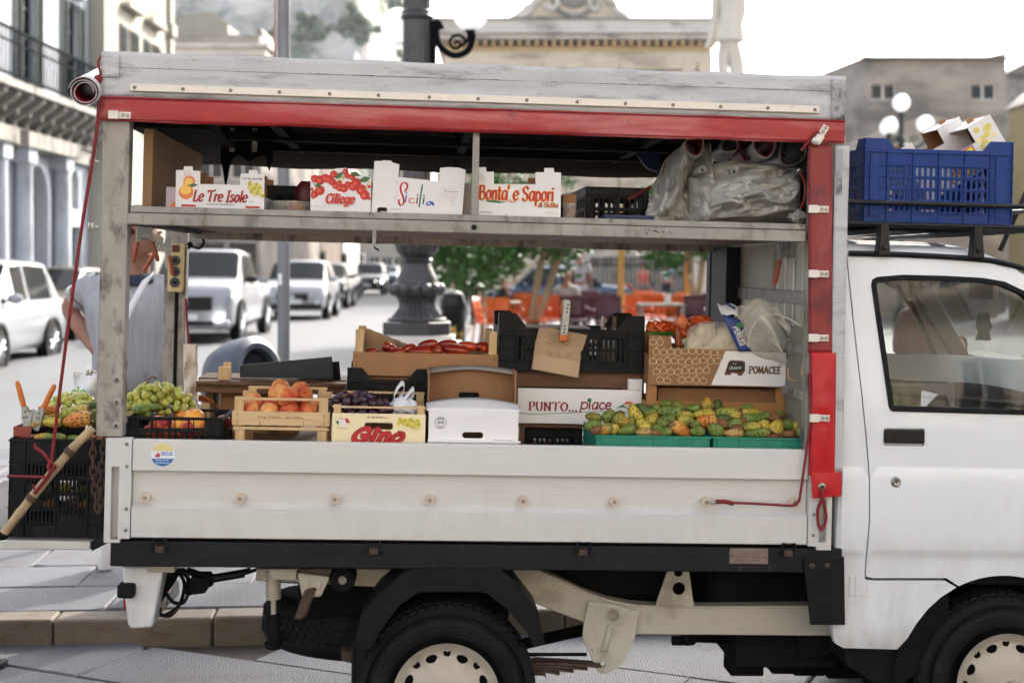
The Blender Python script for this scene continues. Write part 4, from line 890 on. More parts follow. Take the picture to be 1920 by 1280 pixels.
# planter with shrub behind the lamp
bn=thing('litter_bin','tall black street bin behind the ornate lamp','bin',Tr(place(850,17),17,SW));q=MB();q.lathe([(.14,0),(.145,1.0),(.16,1.02),(.16,1.08),(.12,1.2),(.05,1.24)],20);q.build('bin_body',Mt['trimblack'],bn)
q=MB();q.box(-.08,.08,-.155,-.13,.84,.95);q.build('slot',Mt['dark'],bn)
gb=MB();rr=random.Random(5)
for k in range(500):
 p=Vector((rr.gauss(0,.09),rr.gauss(0,.09),abs(rr.gauss(.2,.13))));a=Vector((rr.gauss(0,1),rr.gauss(0,1),1.2)).normalized();b=a.cross(Vector((rr.gauss(0,1),rr.gauss(0,1),.2))).normalized();s=.06
 gb.add([p-a*s,p+b*s*.3,p+a*s,p-b*s*.3],[(0,1,2,3)])
pl=thing('shrub','dry yellow shrub in a pot behind the ornate lamp','plant',Tr(place(832,16.2),16.2,SW+.36));gb.build('foliage',mat('dry_leaf',lin((168,140,70)),.7,var=.3,scale=6),pl,smooth=0)
q=MB();q.lathe([(.16,-.35),(.2,0),(.17,0),(.15,-.05)],16);q.build('pot',Mt['grimestone'],pl)
# railings of the church forecourt
Yf=48.0;fx0,fx1=place(1085,Yf),place(1400,Yf);fe=thing('railing','dark iron railing across the church forecourt','fence',Tr(fx0,Yf,SW))
q=MB();q.box(0,fx1-fx0,-.02,.02,1.55,1.6);q.box(0,fx1-fx0,-.02,.02,.2,.25);q.build('rail',Mt['iron'],fe)
q=MB();q.box(-.3,fx1-fx0,-.2,.2,-.1,.19);q.build('stone_footing',Mt['churchpale'],fe)
b0=None;k=0.0
while k<fx1-fx0:
 if b0 is None:q=MB();q.cyl((0,0,.1),(0,0,1.75),.017,None,6);q.cyl((0,0,1.75),(0,0,1.9),.03,.002,6);b0=q.build('bar',Mt['iron'],fe)
 else:b0=link_copy(b0,fe)
 b0.location=(k,0,0);k+=.16
fw=thing('shade_wall','added dark wall behind the railing, standing in for shade on the church front','wall',Tr(place(1095,57),57,SW));q=MB();q.box(0,7.5,0,.4,0,1.9);q.build('wall',Mt['grimestone'],fw);q=MB();q.box(-.05,7.55,-.06,.46,1.9,2.05);q.build('coping',Mt['churchpale'],fw)  # added wall; its dark stone stands in for the shaded church foot
pr=thing('pillar','grey stone gate pillar at the left end of the railing','pillar',Tr(place(1087,Yf-1),Yf-1,SW));q=MB();q.box(-.3,.3,-.3,.3,0,2.2);q.build('shaft',Mt['churchpale'],pr);q=MB();q.box(-.38,.38,-.38,.38,2.2,2.4);q.build('cap',Mt['churchpale'],pr)
# people of the square
standing('p','waiter in white shirt and black trousers standing behind the lamp',face_to(place(879,37),37,180,SW),Mt['skinlt'],Mt['shirtw'],Mt['trdk'],Mt['hairdk'])
standing('p','dark haired guest in white shirt seated with back to us',face_to(place(1062,27),27,170,TZ),Mt['skin'],Mt['shirtw'],Mt['trdk'],Mt['hairdk'],sit=True,h=1.78)
standing('p','man in long white shirt standing just right of the seated guest',face_to(place(1088,33),33,170,TZ),Mt['skin'],Mt['shirtw'],Mt['shirtw'],Mt['hairdk'],h=1.8)
standing('p','woman in pink top walking behind the railing',face_to(place(1206,51),51,20,SW),Mt['skinlt'],mat('pink_top',lin((214,110,104)),.8),Mt['trgy'],Mt['hairdk'],h=1.62,woman=True)
standing('p','man in pale blue shirt and jeans walking behind the railing',face_to(place(1250,52),52,-30,SW),Mt['skinlt'],mat('blue_shirt',lin((150,170,200)),.8),Mt['navy'],Mt['hairdk'],h=1.74)
standing('p','man in dark jacket standing between the blue estate car and the trunk',face_to(place(946,40),40,100,SW),Mt['skinlt'],mat('dark_jacket',lin((62,56,62)),.8),Mt['trdk'],Mt['hairdk'],h=1.7)
# ------------------------------------------------------------------ the truck
TK=thing('fruit_truck','small white flatbed truck fitted out as a fruit stall under a grey and red tarpaulin','truck',T)
W=1.36
def X(px,py,w=0.0):return L(px,py,w).x
def Z(px,py,w=0.0):return L(px,py,w).z
def px_poly(pts,w):return [(L(a,b,w).x,L(a,b,w).z) for a,b in pts]
def tp(px,py,w):p=L(px,py,w);return Vector((p.x,w,p.z))
uL,uR=X(197,900),X(1580,900)
vT,vB=Z(225,823),Z(250,1010)
# side board: three planks in end plates
sbd=MB()
uA,uB=X(247,900),X(1515,930)
slot=[(X(209,900),Z(209,1012)),(X(223,900),Z(223,1012)),(X(223,900),Z(223,875)),(X(209,900),Z(209,875))]
sbd.panel([(uL,vB-.012),(X(228,900),vB-.012),(X(228,900),vB),(uA-.002,vB),(uA-.002,vT+.004),(uL,vT+.004)],[slot],-.003,.036)
s2=[(X(1537,900),Z(1537,1016)),(X(1551,900),Z(1551,1016)),(X(1551,900),Z(1551,935)),(X(1537,900),Z(1537,935))]
side=sbd.build('side_board',Mt['board'],TK,bevel=.002);sbd=MB()
sbd.panel([(uB+.002,vB),(X(1533,900),vB),(X(1533,900),vB-.012),(X(1561,900),vB-.012),(X(1561,900),vT),(uB+.002,vT)],[s2],-.003,.036)
sbd.build('end_plate',Mt['board'],side,bevel=.002)
def plank(z0,z1,y0,y1,nm='plank'):
 q=MB();q.box(uA,uB,y0,y1,z0,z1);return q.build(nm,Mt['board'],side,bevel=.003)
zA,zB_,zC,zD=Z(300,883),Z(300,889),Z(300,945),Z(300,953)
plank(zA,vT,0,.03)
q=MB();q.box(uA,uB,.022,.03,zC,zA)
for k in range(6):z_=zC+.02+k*(zB_-zC-.03)/5;q.box(uA,uB,.0212,.0221,z_,z_+.003)
q.add([(uA,.022,zC),(uB,.022,zC),(uB,0,zD),(uA,0,zD)],[(3,2,1,0)]);q.build('plank',Mt['board'],side)
plank(vB+.004,zD,0,.03)
q=MB();q.box(uL+.01,uR-.03,.03,.036,vB,vT-.004);q.build('backing',Mt['board'],side)
rol=None
for px,py in ((272,933),(450,934),(628,935.5),(806,937),(981,938.5),(1152,940),(1325,941),(1490,941.5)):
 if rol is None:
  q=MB();q.lathe([(.004,-.026),(.0145,-.026),(.0155,-.022),(.0115,-.014),(.0155,-.004),(.015,0)],20,Ro(-90,'X') @ Ro(180,'X') @ Ro(180,'X'));q.lathe([(.001,-.0275),(.006,-.0275),(.0065,-.025)],12,Ro(-90,'X'),1)
  rol=q.build('roller',[Mt['roller'],Mt['screw']],side)
 else:rol=link_copy(rol,side)
 rol.location=(X(px,py),.0215,Z(px,py))
scr=None
def screws(pts,w,parent,r=.0055,mt=None,name='screw'):
 global scr
 first=None
 for px,py in pts:
  if first is None:
   q=MB();q.lathe([(.001,-.0045),(r*.55,-.0045),(r,-.002),(r,0)],12,Ro(-90,'X'));q.cyl((0,-.0048,0),(0,-.0044,0),r*.35,None,6,1);first=q.build(name,[mt or Mt['screw'],Mt['dark']],parent)
  else:first=link_copy(first,parent)
  first.location=tp(px,py,w)
screws([(238,832),(238,874),(237,953),(236,993),(1526,964),(1525,1003)],-.003,side)
st=MB();st.lathe([(.0005,-.0006),(.037,-.0006),(.037,0)],40,Ro(-90,'X'));Mt['stk']=mat('sticker_paper',lin((226,232,236)),.35,var=.02)
so=st.build('sticker',Mt['stk'],side,loc=tp(305,852,-.0005))
printed_later=so
def disc_part(zlo,zhi,m,nm,y=-.0012,r=.0355):
 p=[(x_,max(zlo,min(zhi,z_))) for x_,z_ in ell(0,0,r,r,48)]
 q=MB();q.panel(p,[],y,0,ms=0);q.build(nm,m,so)
disc_part(.012,.036,flat('sticker_yellow',lin((222,206,140)),.4),'sticker_band');disc_part(-.036,-.012,flat('sticker_blue',lin((40,112,176)),.4),'sticker_band')
# black frame rail of the bed
zf0,zf1=Z(225,1062),Z(225,1014)
q=MB();q.prism([(X(206,1040),zf0),(X(1507,1060),zf0),(X(1580,1060),zf0+.02),(X(1580,1030),zf1),(X(206,1040),zf1)],.004,.05)
q.box(X(206,1040)+.002,X(1575,1030),.05,W-.04,zf1-.02,zf1-.002);q.box(X(206,1040)+.004,X(1575,1030),W-.05,W,zf0,zf1);q.build('bed_frame',Mt['black'],TK,bevel=.004)
for px,py in ((300,1022),(701,1025),(1093,1027),(1477,1029)):
 h=MB();c=tp(px,py,0);h.tube([c+Vector((-.019,-.012,-.02)),c+Vector((-.019,-.012,.02)),c+Vector((.019,-.012,.02)),c+Vector((.019,-.012,-.02))],.0045,8)
 h.box(c.x-.014,c.x+.014,-.012,.004,c.z-.022,c.z-.002,1);h.cyl(c+Vector((-.027,-.006,-.014)),c+Vector((.027,-.006,-.014)),.006,None,10);h.build('hinge',[Mt['black'],Mt['rust']],TK,bevel=.0015)
q=MB();a,b=tp(1368,1027,0),tp(1440,1057,0);q.box(a.x,b.x,-.0005,.003,b.z,a.z);pl_=q.build('maker_plate',mat('brown_plate',lin((128,112,102)),.5,metal=.4,var=.2,scale=30),TK,bevel=.001)
screws([(1372,1040),(1435,1044)],-.0005,pl_,.004)
# load floor and the other boards
vF=vT-.055
q=MB();q.box(uL+.02,uR-.05,.05,W-.05,zf1,vF);q.build('load_floor',Mt['plank'],TK)
q=MB();q.box(uL,uR-.02,W-.03,W,vB,vT-.02);q.build('far_side_board',Mt['board'],TK)
# canopy ------------------------------------------------------------
cT,cG,cR=Z(193,98),Z(193,182),Z(193,228)
cu0,cu1=X(191,160),X(1582.5,160)
def wob(u,v,a=.004):return a*noise.noise(Vector((u*3.1,v*7,2.2)))+a*.5*noise.noise(Vector((u*11,v*9,5.2)))
cano=MB()
cano.grid(lambda a,b:Vector((cu0+(cu1-cu0)*a,-.012+wob(a*2.3,b,.006)*sin(pi*min(1,b*1.2)),cG+(cT-cG)*b+.002*sin(a*40)*b)),120,10)
def roof(a,b):
 return Vector((cu0+(cu1-cu0)*a,-.012+(W+.02)*b,cT+.05*sin(pi*b)*(.8+.2*sin(a*20))+.002*sin(a*40)))
cano.grid(roof,60,14)
for s,u in ((0,cu0),(1,cu1)):cano.grid(lambda a,b:Vector((u+.001*s,-.012+(W+.02)*a,cG+(cT+.05*sin(pi*a)-cG)*b)),10,4)
cano.grid(lambda a,b:Vector((cu0+(cu1-cu0)*a,W+.008,Z(800,314,W)+(cT-Z(800,314,W))*b)),40,6)
can=cano.build('canopy',Mt['tarp'],TK,smooth=50,weld=True,solid=.002)
q=MB();q.box(cu0+.01,cu1-.01,.04,W-.05,cT-.075,cT-.06)      # closes the roof from below, with the roof's shade put into its dark grey
q.build('roof_lining',mat('shaded_roof_lining',lin((46,46,46)),.9,var=.2,scale=4),TK)
q=MB();q.grid(lambda a,b:Vector((cu0+(cu1-cu0)*a,-.016+wob(a*2.1,b+3,.005)*(1-b)-.002*sin(b*pi),cR+.003*noise.noise(Vector((a*14,0,0)))+(cG-cR)*b)),140,6);q.build('red_band',Mt['red'],can,smooth=60,solid=.0025)
q=MB();q.tube([(cu0+(cu1-cu0)*k/60,-.0185,cG-.004) for k in range(61)],.002,6);q.tube([(cu0+(cu1-cu0)*k/60,-.0185+wob(k/60*2.1,3,.005),cR+.007) for k in range(61)],.0018,6);q.build('hem_seam',Mt['redback'],can)
q=MB();q.tube([(cu0+(cu1-cu0)*k/60,-.0125+wob(k/60*2.3,.66,.006)*.78,cG+(cT-cG)*.66) for k in range(61)],.0016,6);q.build('welded_seam',Mt['tarp_old'],can)
q=MB();z1,z0=Z(245,158.5),Z(245,172.5);q.box(X(246,165),X(1533,207),-.024,-.016,z0,z1);rs=q.build('rivet_strip',Mt['strip'],can,bevel=.0015)
zr=(z0+z1)/2;pv=[255,345,434,525,619,710,805,896,987,1081,1171,1260,1349,1437,1525];rv=None
for px in pv:
 if rv is None:
  q=MB();q.lathe([(.001,-.0045),(.003,-.0045),(.0055,-.002),(.006,0)],12,Ro(-90,'X'));q.cyl((0,-.0048,0),(0,-.0042,0),.002,None,6,1);rv=q.build('rivet',[Mt['screw'],Mt['dark']],rs)
 else:rv=link_copy(rv,rs)
 rv.location=(X(px,180),-.024,zr)
def clip(px,py,w,ang=0,parent=None,ln=.052):
 o=bpy.data.objects.new('x',None)
 q=MB();q.box(0,ln,-.004,0,-.0105,.0105);q.box(-.014,.016,-.013,0,-.0125,.0125); 
 for a in (.58,.84):q.lathe([(.001,-.0055),(.0058,-.0055),(.007,-.004)],12,Tr(ln*a,0,0) @ Ro(-90,'X'),1)
 return q.build('strap_clip',[Mt['strip'],Mt['screw']],parent or can,bevel=.002,M=Tr(*tp(px,py,w)) @ Ro(ang,'Y'))
clip(213,216,-.021,0);clip(1533,262,-.024,-58)
q=MB();q.ball((0,0,0),(.016,.012,.014),12,8);q.build('rope_button',Mt['strip'],can,M=Tr(*tp(1530,264,-.03)))
# dirty patches sewn at the right end
q=MB();q.grid(lambda a,b:Vector((X(1556,170)+(cu1-X(1556,170))*a,-.0195,Z(1570,225)+(cT-.01-Z(1570,225))*b)),6,8);q.build('corner_patch',Mt['tarp_old'],can,solid=.001)
q=MB();q.grid(lambda a,b:Vector((cu0+(X(226,120)-cu0)*a,-.0185,Z(200,146)+(cT-.006-Z(200,146))*b)),4,6);q.build('corner_patch',Mt['tarp'],can,solid=.001)
# vertical red strap at the right, old above, bright new piece below
q=MB();za,zb2=Z(1536,272),Z(1540,662)
q.grid(lambda a,b:Vector((X(1513,300)+(X(1558,300)-X(1513,300))*a+(X(1518,662)-X(1513,300))*(1-b)*.6,-.012-.006*sin(pi*a)*noise.noise(Vector((b*5,1,1))),zb2+(za-zb2)*b)),6,40);q.build('red_strap',Mt['redold'],can,smooth=70,solid=.003)
q=MB();zc2=Z(1540,890)
q.grid(lambda a,b:Vector((X(1517,662)+(X(1564,700)-X(1517,662))*a+.004*(1-b),-.015-.012*sin(pi*a)*sin(pi*b)*(.6+.6*noise.noise(Vector((b*6,a*2,1)))),zc2+(zb2+.003-zc2)*b)),8,40);q.build('red_strap',Mt['rednew'],can,smooth=70,solid=.003)
q=MB();q.panel(px_poly([(1521,886),(1578,885),(1577,930),(1524,934)],-.022),[ell(X(1541,912,-.022),Z(1541,912,-.022),.0065,.0065,16)],lambda x_,z_:-.022-.003*sin(40*x_),.004);q.build('red_flap',Mt['rednew'],can)
q=MB();c=tp(1541,912,-.026);q.lathe([(.0065,-.004),(.012,-.003),(.0135,0),(.0065,0)],24,Tr(*c) @ Ro(-90,'X'),closed=True);q.build('eyelet',Mt['screw'],can)
q=MB();q.grid(lambda a,b:Vector((X(1557,600)+(X(1582.5,600)-X(1557,600))*a,-.010-.004*a*(1+noise.noise(Vector((b*7,0,4)))),Z(1570,886)+(Z(1570,274)-Z(1570,886))*b)),4,40);q.build('grey_edge',Mt['tarp'],can,smooth=70,solid=.002)
q=MB();q.grid(lambda a,b:Vector((X(1565,300)+(X(1577,300)-X(1565,300))*a,-.0168,Z(1570,366)+(Z(1570,280)-Z(1570,366))*b)),3,6);q.build('corner_patch',Mt['tarp_old'],can)
for py in (392,513,633,783):clip(1523+ (py>700)*2,py,-.0205)
lace=MB();n=130
for k in range(n): 
 y_=285+k*(600/n);c=tp(1516+6*(y_-285)/600,y_,-.0165);lace.cyl(c+Vector((-.0035,0,-.0022)),c+Vector((.0035,-.0005,.0022)),.0016,None,5)
tag(lace.build('lacing',Mt['rope'],can),kind='stuff')
rp=MB();rp.tube(catmull([tp(1517,700,-.02),tp(1520,780,-.022),tp(1514,830,-.02),tp(1500,930,-.022),tp(1497,938,-.024),tp(1488,947,-.022),tp(1440,945,-.022),tp(1400,943,-.022),tp(1342,941,-.022)],6),.0042,8)
rp.tube(catmull([tp(1375,944,-.023),tp(1360,940,-.026),tp(1342,940,-.026)],4),.0068,8)
rp.build('tie_rope',Mt['rope'],can);rp=MB()
rp.tube(catmull([tp(1541,914,-.03),tp(1541,935,-.034),tp(1533,955,-.03),tp(1535,985,-.03),tp(1543,990,-.03),tp(1549,970,-.03),tp(1545,945,-.034),tp(1542,930,-.036)],6),.005,8)
rp.build('tie_rope',Mt['rope'],can);rp=MB()
rp.tube(catmull([tp(1502,282,-.022),tp(1520,262,-.03),tp(1532,248,-.034),tp(1540,262,-.03),tp(1528,268,-.034)],6),.0045,8);rp.build('tie_rope',Mt['rope'],can)
hk=MB();hk.tube(catmull([tp(1541,984,-.03),tp(1537,992,-.026),tp(1544,1003,-.024),tp(1548,1010,-.024),tp(1542,1014,-.024),tp(1538,1008,-.024),tp(1546,996,-.026)],5),.0028,8);hk.build('rope_hook',Mt['screw'],can);hk=MB();hk.tube(catmull([tp(1342,941,-.024),tp(1336,945,-.024),tp(1330,940,-.022)],5),.0028,8);hk.build('rope_hook',Mt['screw'],can)
# rolled side sheet at the rear end
q=MB();ax0,ax1=tp(158,173,-.10),tp(196,150,.62)
d=(ax1-ax0).normalized();sX=d.cross(Vector((0,0,1))).normalized();sY=sX.cross(d)
q.grid(lambda a,b:ax0.lerp(ax1,b)+(sX*cos(a*15.5)+sY*sin(a*15.5))*(.026+.020*a+.003*noise.noise(Vector((a*9,b*5,0)))),110,6);q.build('rolled_sheet',Mt['tarp'],can,smooth=80,solid=.0022)
q=MB();q.grid(lambda a,b:ax0.lerp(ax1,b*.98+.012)+(sX*cos(a*15)+sY*sin(a*15))*(.024+.018*a),90,3);q.build('rolled_red_lining',Mt['redback'],can,smooth=80,solid=.0015)
q=MB();q.tube(catmull([tp(190,105,-.0),tp(184,118,-.02),tp(188,140,-.02),tp(176,150,.02),tp(140,165,-.02)],5),.004,6);q.ball(tp(184,150,-.01),(.014,.014,.016),10,8);q.build('roll_tie',Mt['rope'],can)
# posts
def post(nm,x0,x1,w0,w1,z0,z1,m='aluraw',bv=.004):
 q=MB();q.box(x0,x1,w0,w1,z0,z1);return q.build(nm,Mt[m],TK,bevel=bv)
pl1=post('corner_post',X(187,500),X(237,500),.0,.06,vT-.0+.006,cR+.03)
screws([(219,711),(219,753),(218,797)],0,pl1,.011,Mt['aluraw'],'bolt')
for px,py in ((186,303),(185,425),(181,697),(180,805)):
 q=MB();q.lathe([(.004,0),(.004,.012),(.012,.014),(.012,.02),(.005,.022),(.012,.026),(.012,.03)],14,Tr(*tp(px,py,.03)) @ Ro(-90,'Y'));q.build('rope_button',Mt['strip'],pl1)
post('corner_post',X(1516,600),X(1579,600),.004,.06,vT-.1,cR+.03)
fpl=post('corner_post',X(306,600,1.29),X(347,600,1.29),1.29,1.35,vT-.1,cT-.06)
q=MB();q.box(X(327,600,1.285),X(333,600,1.285),1.283,1.291,vT,Z(330,470,1.285));q.build('rubber_seal',Mt['dark'],fpl)
post('corner_post',X(1328,560,1.3),X(1360,560,1.3),1.28,1.35,vT-.1,cT-.06,'black')
# shelf
sz0,sz1,sz2=Z(238,421),Z(238,398.5),Z(243,385.5)
su0,su1=X(238.5,420),X(1513,440)
q=MB();q.box(su0,su1,.006,.05,sz0,sz1);q.box(su0+.003,su1,.012,.05,sz1+.001,sz2);sh=q.build('shelf',Mt['alu'],TK,bevel=.003)
q=MB();q.box(su0-.001,X(266,420),.002,.0055,sz0+.002,sz1-.002);q.build('rail_joint',Mt['alu'],sh,bevel=.002)
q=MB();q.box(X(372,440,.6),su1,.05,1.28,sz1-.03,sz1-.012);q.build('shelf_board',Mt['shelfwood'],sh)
q=MB();q.box(su0,X(372,440,.6),.05,1.28,sz1-.03,sz1-.012);q.build('shelf_board',Mt['dark'],sh)  # no board at this end: dark panel standing in for the shaded void
q=MB();q.box(su0,su1+.02,1.24,1.28,sz0-.02,sz1-.004);q.build('back_rail',Mt['aluraw'],sh)
bm0=X(297,430,.06)
for u in (bm0,X(1010,466,1.2),su1-.06):q=MB();q.box(u,u+.03,.05,1.24,sz0+.008,sz1-.03);q.build('cross_beam',Mt['alu'],sh)
q=MB();q.box(su0,su0+.04,.05,1.24,sz0,sz1-.03);q.build('cross_beam',Mt['black'],sh)
screws([(889,426)],.006,sh,.009,Mt['black'],'bolt')
rd_=random.Random(12);q=MB()
for k in range(16):a=tp(1208+rd_.uniform(0,48),428+rd_.uniform(0,10),.0055);q.tube([a,a+Vector((rd_.uniform(.003,.012),0,rd_.uniform(-.004,.003)))],.0012,4)
for px_,py_ in ((700,402),(950,409),(1145,415),(1500,424)):
 for k in range(5):a=tp(px_+rd_.uniform(-6,6),py_+rd_.uniform(-5,5),.0055);q.tube([a,a+Vector((rd_.uniform(-.008,.008),0,rd_.uniform(-.008,.008)))],.0011,4)
tag(q.build('scrape_mark',Mt['rust'],sh),kind='stuff')
q=MB();a=tp(702,432,.0);q.box(a.x-.006,a.x+.006,-.004,.006,a.z-.05,a.z);q.tube(catmull([a+Vector((0,0,-.045)),a+Vector((.004,0,-.056)),a+Vector((.012,0,-.058)),a+Vector((.014,0,-.064))],4),.003,6,1);q.build('cable_clip',[Mt['alu'],Mt['dark']],sh)
post('strut',X(885.5,330),X(898,330),.012,.03,sz2,cR+.03,'alu',.001)
post('strut',X(850,300,1.26),X(862,300,1.26),1.25,1.27,sz1,cT-.06,'black',.001)
# upper compartment: plywood end panel, lining, cable, hanging straps
q=MB();q.box(X(268,310,.14),X(268,310,.14)+.03,.14,1.2,sz1,Z(268,236,.14));q.build('end_panel',Mt['ply'],TK,bevel=.003)
q=MB();q.box(X(240,232,.1),X(240,232,.1)+.25,.1,1.25,cR-.005,cR+.015);q.build('roof_gusset',Mt['dark'],TK)
for k in range(3):
 q=MB();u=cu0+.5+k*.62;q.box(u,u+.03,.05,W-.05,cR+.01,cR+.05);q.build('roof_bow',Mt['dark'],TK)
q=MB();q.box(cu0+.05,cu1-.05,.5,.54,cR+.0,cR+.03);q.box(cu0+.05,cu1-.05,.95,.99,cR+.0,cR+.03);q.build('roof_batten',Mt['dark'],TK)
q=MB();q.tube(catmull([tp(335,390,1.1),tp(333,330,1.1),tp(340,285,1.1),tp(365,262,1.0),tp(395,245,.95),tp(410,238,.95)],6),.006,6);q.tube(catmull([tp(338,250,1.0),tp(350,265,1.0),tp(380,262,1.0),tp(400,250,1.0)],6),.004,6);q.build('power_cable',Mt['aluraw'],TK)
q=MB();q.ball(tp(357,240,.8),(.04,.03,.03),14,8);q.build('lamp_housing',Mt['aluraw'],TK)
for px in (436,478):
 q=MB();a=tp(px,240,.8);b=tp(px-2,285,.8);q.box(a.x-.009,a.x+.009,.799,.803,b.z,a.z);q.build('hanging_strap',Mt['aluraw'],TK)
q=MB();q.grid(lambda a,b:tp(415+98*a,236,.82)+Vector((0,.02*sin(a*9),-(.12+.012*sin(a*14)+.10*max(0,1-abs(a-.1)/.09)+.05*max(0,1-abs(a-.92)/.06))*b)),30,8);q.build('hanging_cloth',Mt['dark'],TK,smooth=80)
# bulkhead towards the cab
ub=X(1516,600,.05)
q=MB();q.grid(lambda a,b:Vector((ub+.012+.012*sin(a*70),.06+1.2*a,Z(1450,612,.4)+(sz0+.01-Z(1450,612,.4))*b)),220,3)
Mt['clear']=mat('corrugated_silver_sheet',lin((186,182,174)),.3,metal=.55,var=.12,scale=6,stretch=(1,1,.3),dirt=(lin((110,98,84)),.6,6,(1,1,.4),.55))
bk=q.build('bulkhead',Mt['clear'],TK,smooth=70)
q=MB();q.box(ub-.012,ub+.006,.06,1.28,Z(1450,567,.4),Z(1450,543,.4));q.build('bulkhead_rail',Mt['alu'],bk,bevel=.002)
q=MB();q.box(ub-.004,ub+.02,.05,1.28,vF,Z(1450,606,.4));q.build('bulkhead_panel',mat('grey_panel',lin((132,126,116)),.6,var=.12,scale=4,dirt=(lin((84,78,70)),.6,6,(1,1,.5),.54)),bk)
for za_,zb_ in ((640,655),(722,738)):q=MB();q.box(ub-.016,ub-.004,.06,1.28,Z(1450,zb_,.3),Z(1450,za_,.3));q.build('bulkhead_rail',Mt['aluraw'],bk,bevel=.002)
q=MB();q.box(ub-.06,ub+.02,1.0,1.27,vF,sz0-.002);q.build('bulkhead_post',Mt['black'],bk)
q=MB();q.grid(lambda a,b:Vector((ub-.004,.5+.55*a,Z(1450,545,.4)+(sz0-Z(1450,545,.4))*b)),12,6);q.build('protective_film',mat('milky_film',lin((196,188,172)),.3,var=.1,scale=8,alpha=.55),bk,smooth=70)
q=MB();q.tube(catmull([tp(1477,690,.1),tp(1479,708,.1),tp(1492,715,.1)],5),.0035,6);q.tube(catmull([tp(1508,675,.06),tp(1504,700,.06),tp(1512,720,.05)],5),.0045,6);q.build('cord',Mt['kraft'],bk)
# lowered tail board
zt1,zt0=Z(100,1014.5,.08),Z(100,1030,.08);ut=X(169,1020,.08)
q=MB();q.box(ut-.62,ut,.08,1.3,zt0,zt1);tb=q.build('tail_board',Mt['board'],TK,bevel=.003)
q=MB();q.box(ut-.6,ut-.006,.1,1.28,zt1,zt1+.003);q.build('rubber_mat',mat('dark_board_top',lin((92,88,86)),.6,var=.25,scale=6,stretch=(.4,1,1)),tb)
q=MB();q.prism(px_poly([(169,1017),(198,996),(205,1016),(172,1033)],.1),.1,.16);q.build('tail_hinge',Mt['black'],tb)
# chain
ch_=[]
def link(parent,a,b,tw):
 d=(b-a);q=MB();c=(a+b)/2;l=d.length;z_=d.normalized();x_=z_.cross(Vector((0,1,0))).normalized();y_=z_.cross(x_)
 if tw:x_,y_=y_,x_
 pts=[c+z_*(l*.72*sin(t))+x_*(l*.34*cos(t)) for t in [2*pi*k/14 for k in range(15)]]
 q.tube(pts,.0035,6);return q.build('chain_link',Mt['rust'],parent)
cp=[tp(176,806,.02),tp(174,850,.02),tp(176,900,.02),tp(182,945,.02),tp(186,962,.02),tp(189,935,.02),tp(190,890,.02),tp(193,848,.02),tp(194,815,.02)]
cp=catmull(cp,20);acc=0;pts_=[cp[0]]; 
for a,b in zip(cp,cp[1:]):
 acc+=(b-a).length
 if acc>.0255:pts_.append(b);acc=0
cho=None
for k,(a,b) in enumerate(zip(pts_,pts_[1:])):
 o=link(TK if cho is None else cho,a,b,k%2)
 if cho is None:cho=o;o.name='chain';o.data.name='chain'
# cane propping the tail board and the rope that holds it
q=MB();cane=catmull([tp(4,1003,.0),tp(59,933,-.02),tp(131,846,-.03),tp(173,803,-.03)],8);rads=[]
q.tube(cane,[.0135+.0016*(1 if k in (5,8,13,17) else 0) for k in range(len(cane))],12)
cn=tag(q.build('cane',mat('dry_cane',lin((176,152,116)),.6,var=.2,scale=9,dirt=(lin((96,76,54)),.6,12,(1,1,1),.55)),None,M=T),'yellowish bamboo cane leaning across the black crate behind the truck','cane')
for k in (8,16):q=MB();q.tube([cane[k]-Vector((.006,0,.008)),cane[k]+Vector((.006,0,.008))],.0165,12);q.build('node_ring',Mt['rust'],cn)
q=MB();q.ball(cane[0],(.02,.02,.016),10,6);q.build('rubber_end',Mt['dark'],cn)
rp=MB();rp.tube(catmull([tp(186,190,-.03),tp(178,270,-.04),tp(150,450,-.045),tp(119,680,-.05),tp(97,860,-.05),tp(96,875,-.05)],10),.0052,8)
rp.tube(catmull([tp(96,870,-.055),tp(102,874,-.06),tp(97,882,-.06),tp(91,874,-.06),tp(98,866,-.06)],6),.0062,8);rp.tube(catmull([tp(95,868,-.05),tp(82,850,-.045),tp(66,838,-.04)],5),.0055,8)
for k in range(9):rp.tube([tp(68,840,-.04),tp(60+random.uniform(-2,8),832+random.uniform(-4,12),-.04)],.0014,5)
rp.tube(catmull([tp(97,880,-.055),tp(88,895,-.05),tp(70,918,-.045),tp(64,925,-.045)],5),.006,8);rp.tube([tp(15,892,.06),tp(84,894,-.04)],.004,8)
for k in range(6):rp.tube([tp(68,922,-.045),tp(62+random.uniform(-4,10),912+random.uniform(-6,14),-.045)],.0014,5)
tag(rp.build('rope',Mt['rope'],None,M=T),'dark red rope tied from the canopy corner down to the bamboo cane','rope')
# ------------------------------------------------------------------ cab, wheels, underbody (still parts of the truck)
def wside(z):
 """how far the body side leans in at height z"""
 zb_=Z(1640,790);zt_=Z(1640,470)
 w=.014
 if z>zb_:w+=.075*((z-zb_)/(zt_-zb_))**1.25
 z1_=Z(1640,877);z2_=Z(1640,1030);z3_=Z(1640,1048)
 if z<z1_:w-=.006*min(1,(z1_-z)/.012)
 if z<z2_:w+=.012*min(1,(z2_-z)/(z2_-z3_))
 zl=Z(1640,1170)
 if z<zl:w+=.02*((zl-z)/.09)**2
 return w
wcx,wcz,war=X(1884,1281),Z(1884,1281),.342
wy=lambda x_,z_:wside(z_)
rows=[Z(1640,y_) for y_ in (480,520,560,610,660,710,760,790,820,850,868,874,877,881,900,950,1000,1028,1034,1040,1046,1054,1080,1110,1140,1168,1180,1195,1210)]
def extra(u0,u1,n):return [(u0+(u1-u0)*(k+.5)/n,z+.0004*((k*7)%5)) for z in rows for k in range(n)]
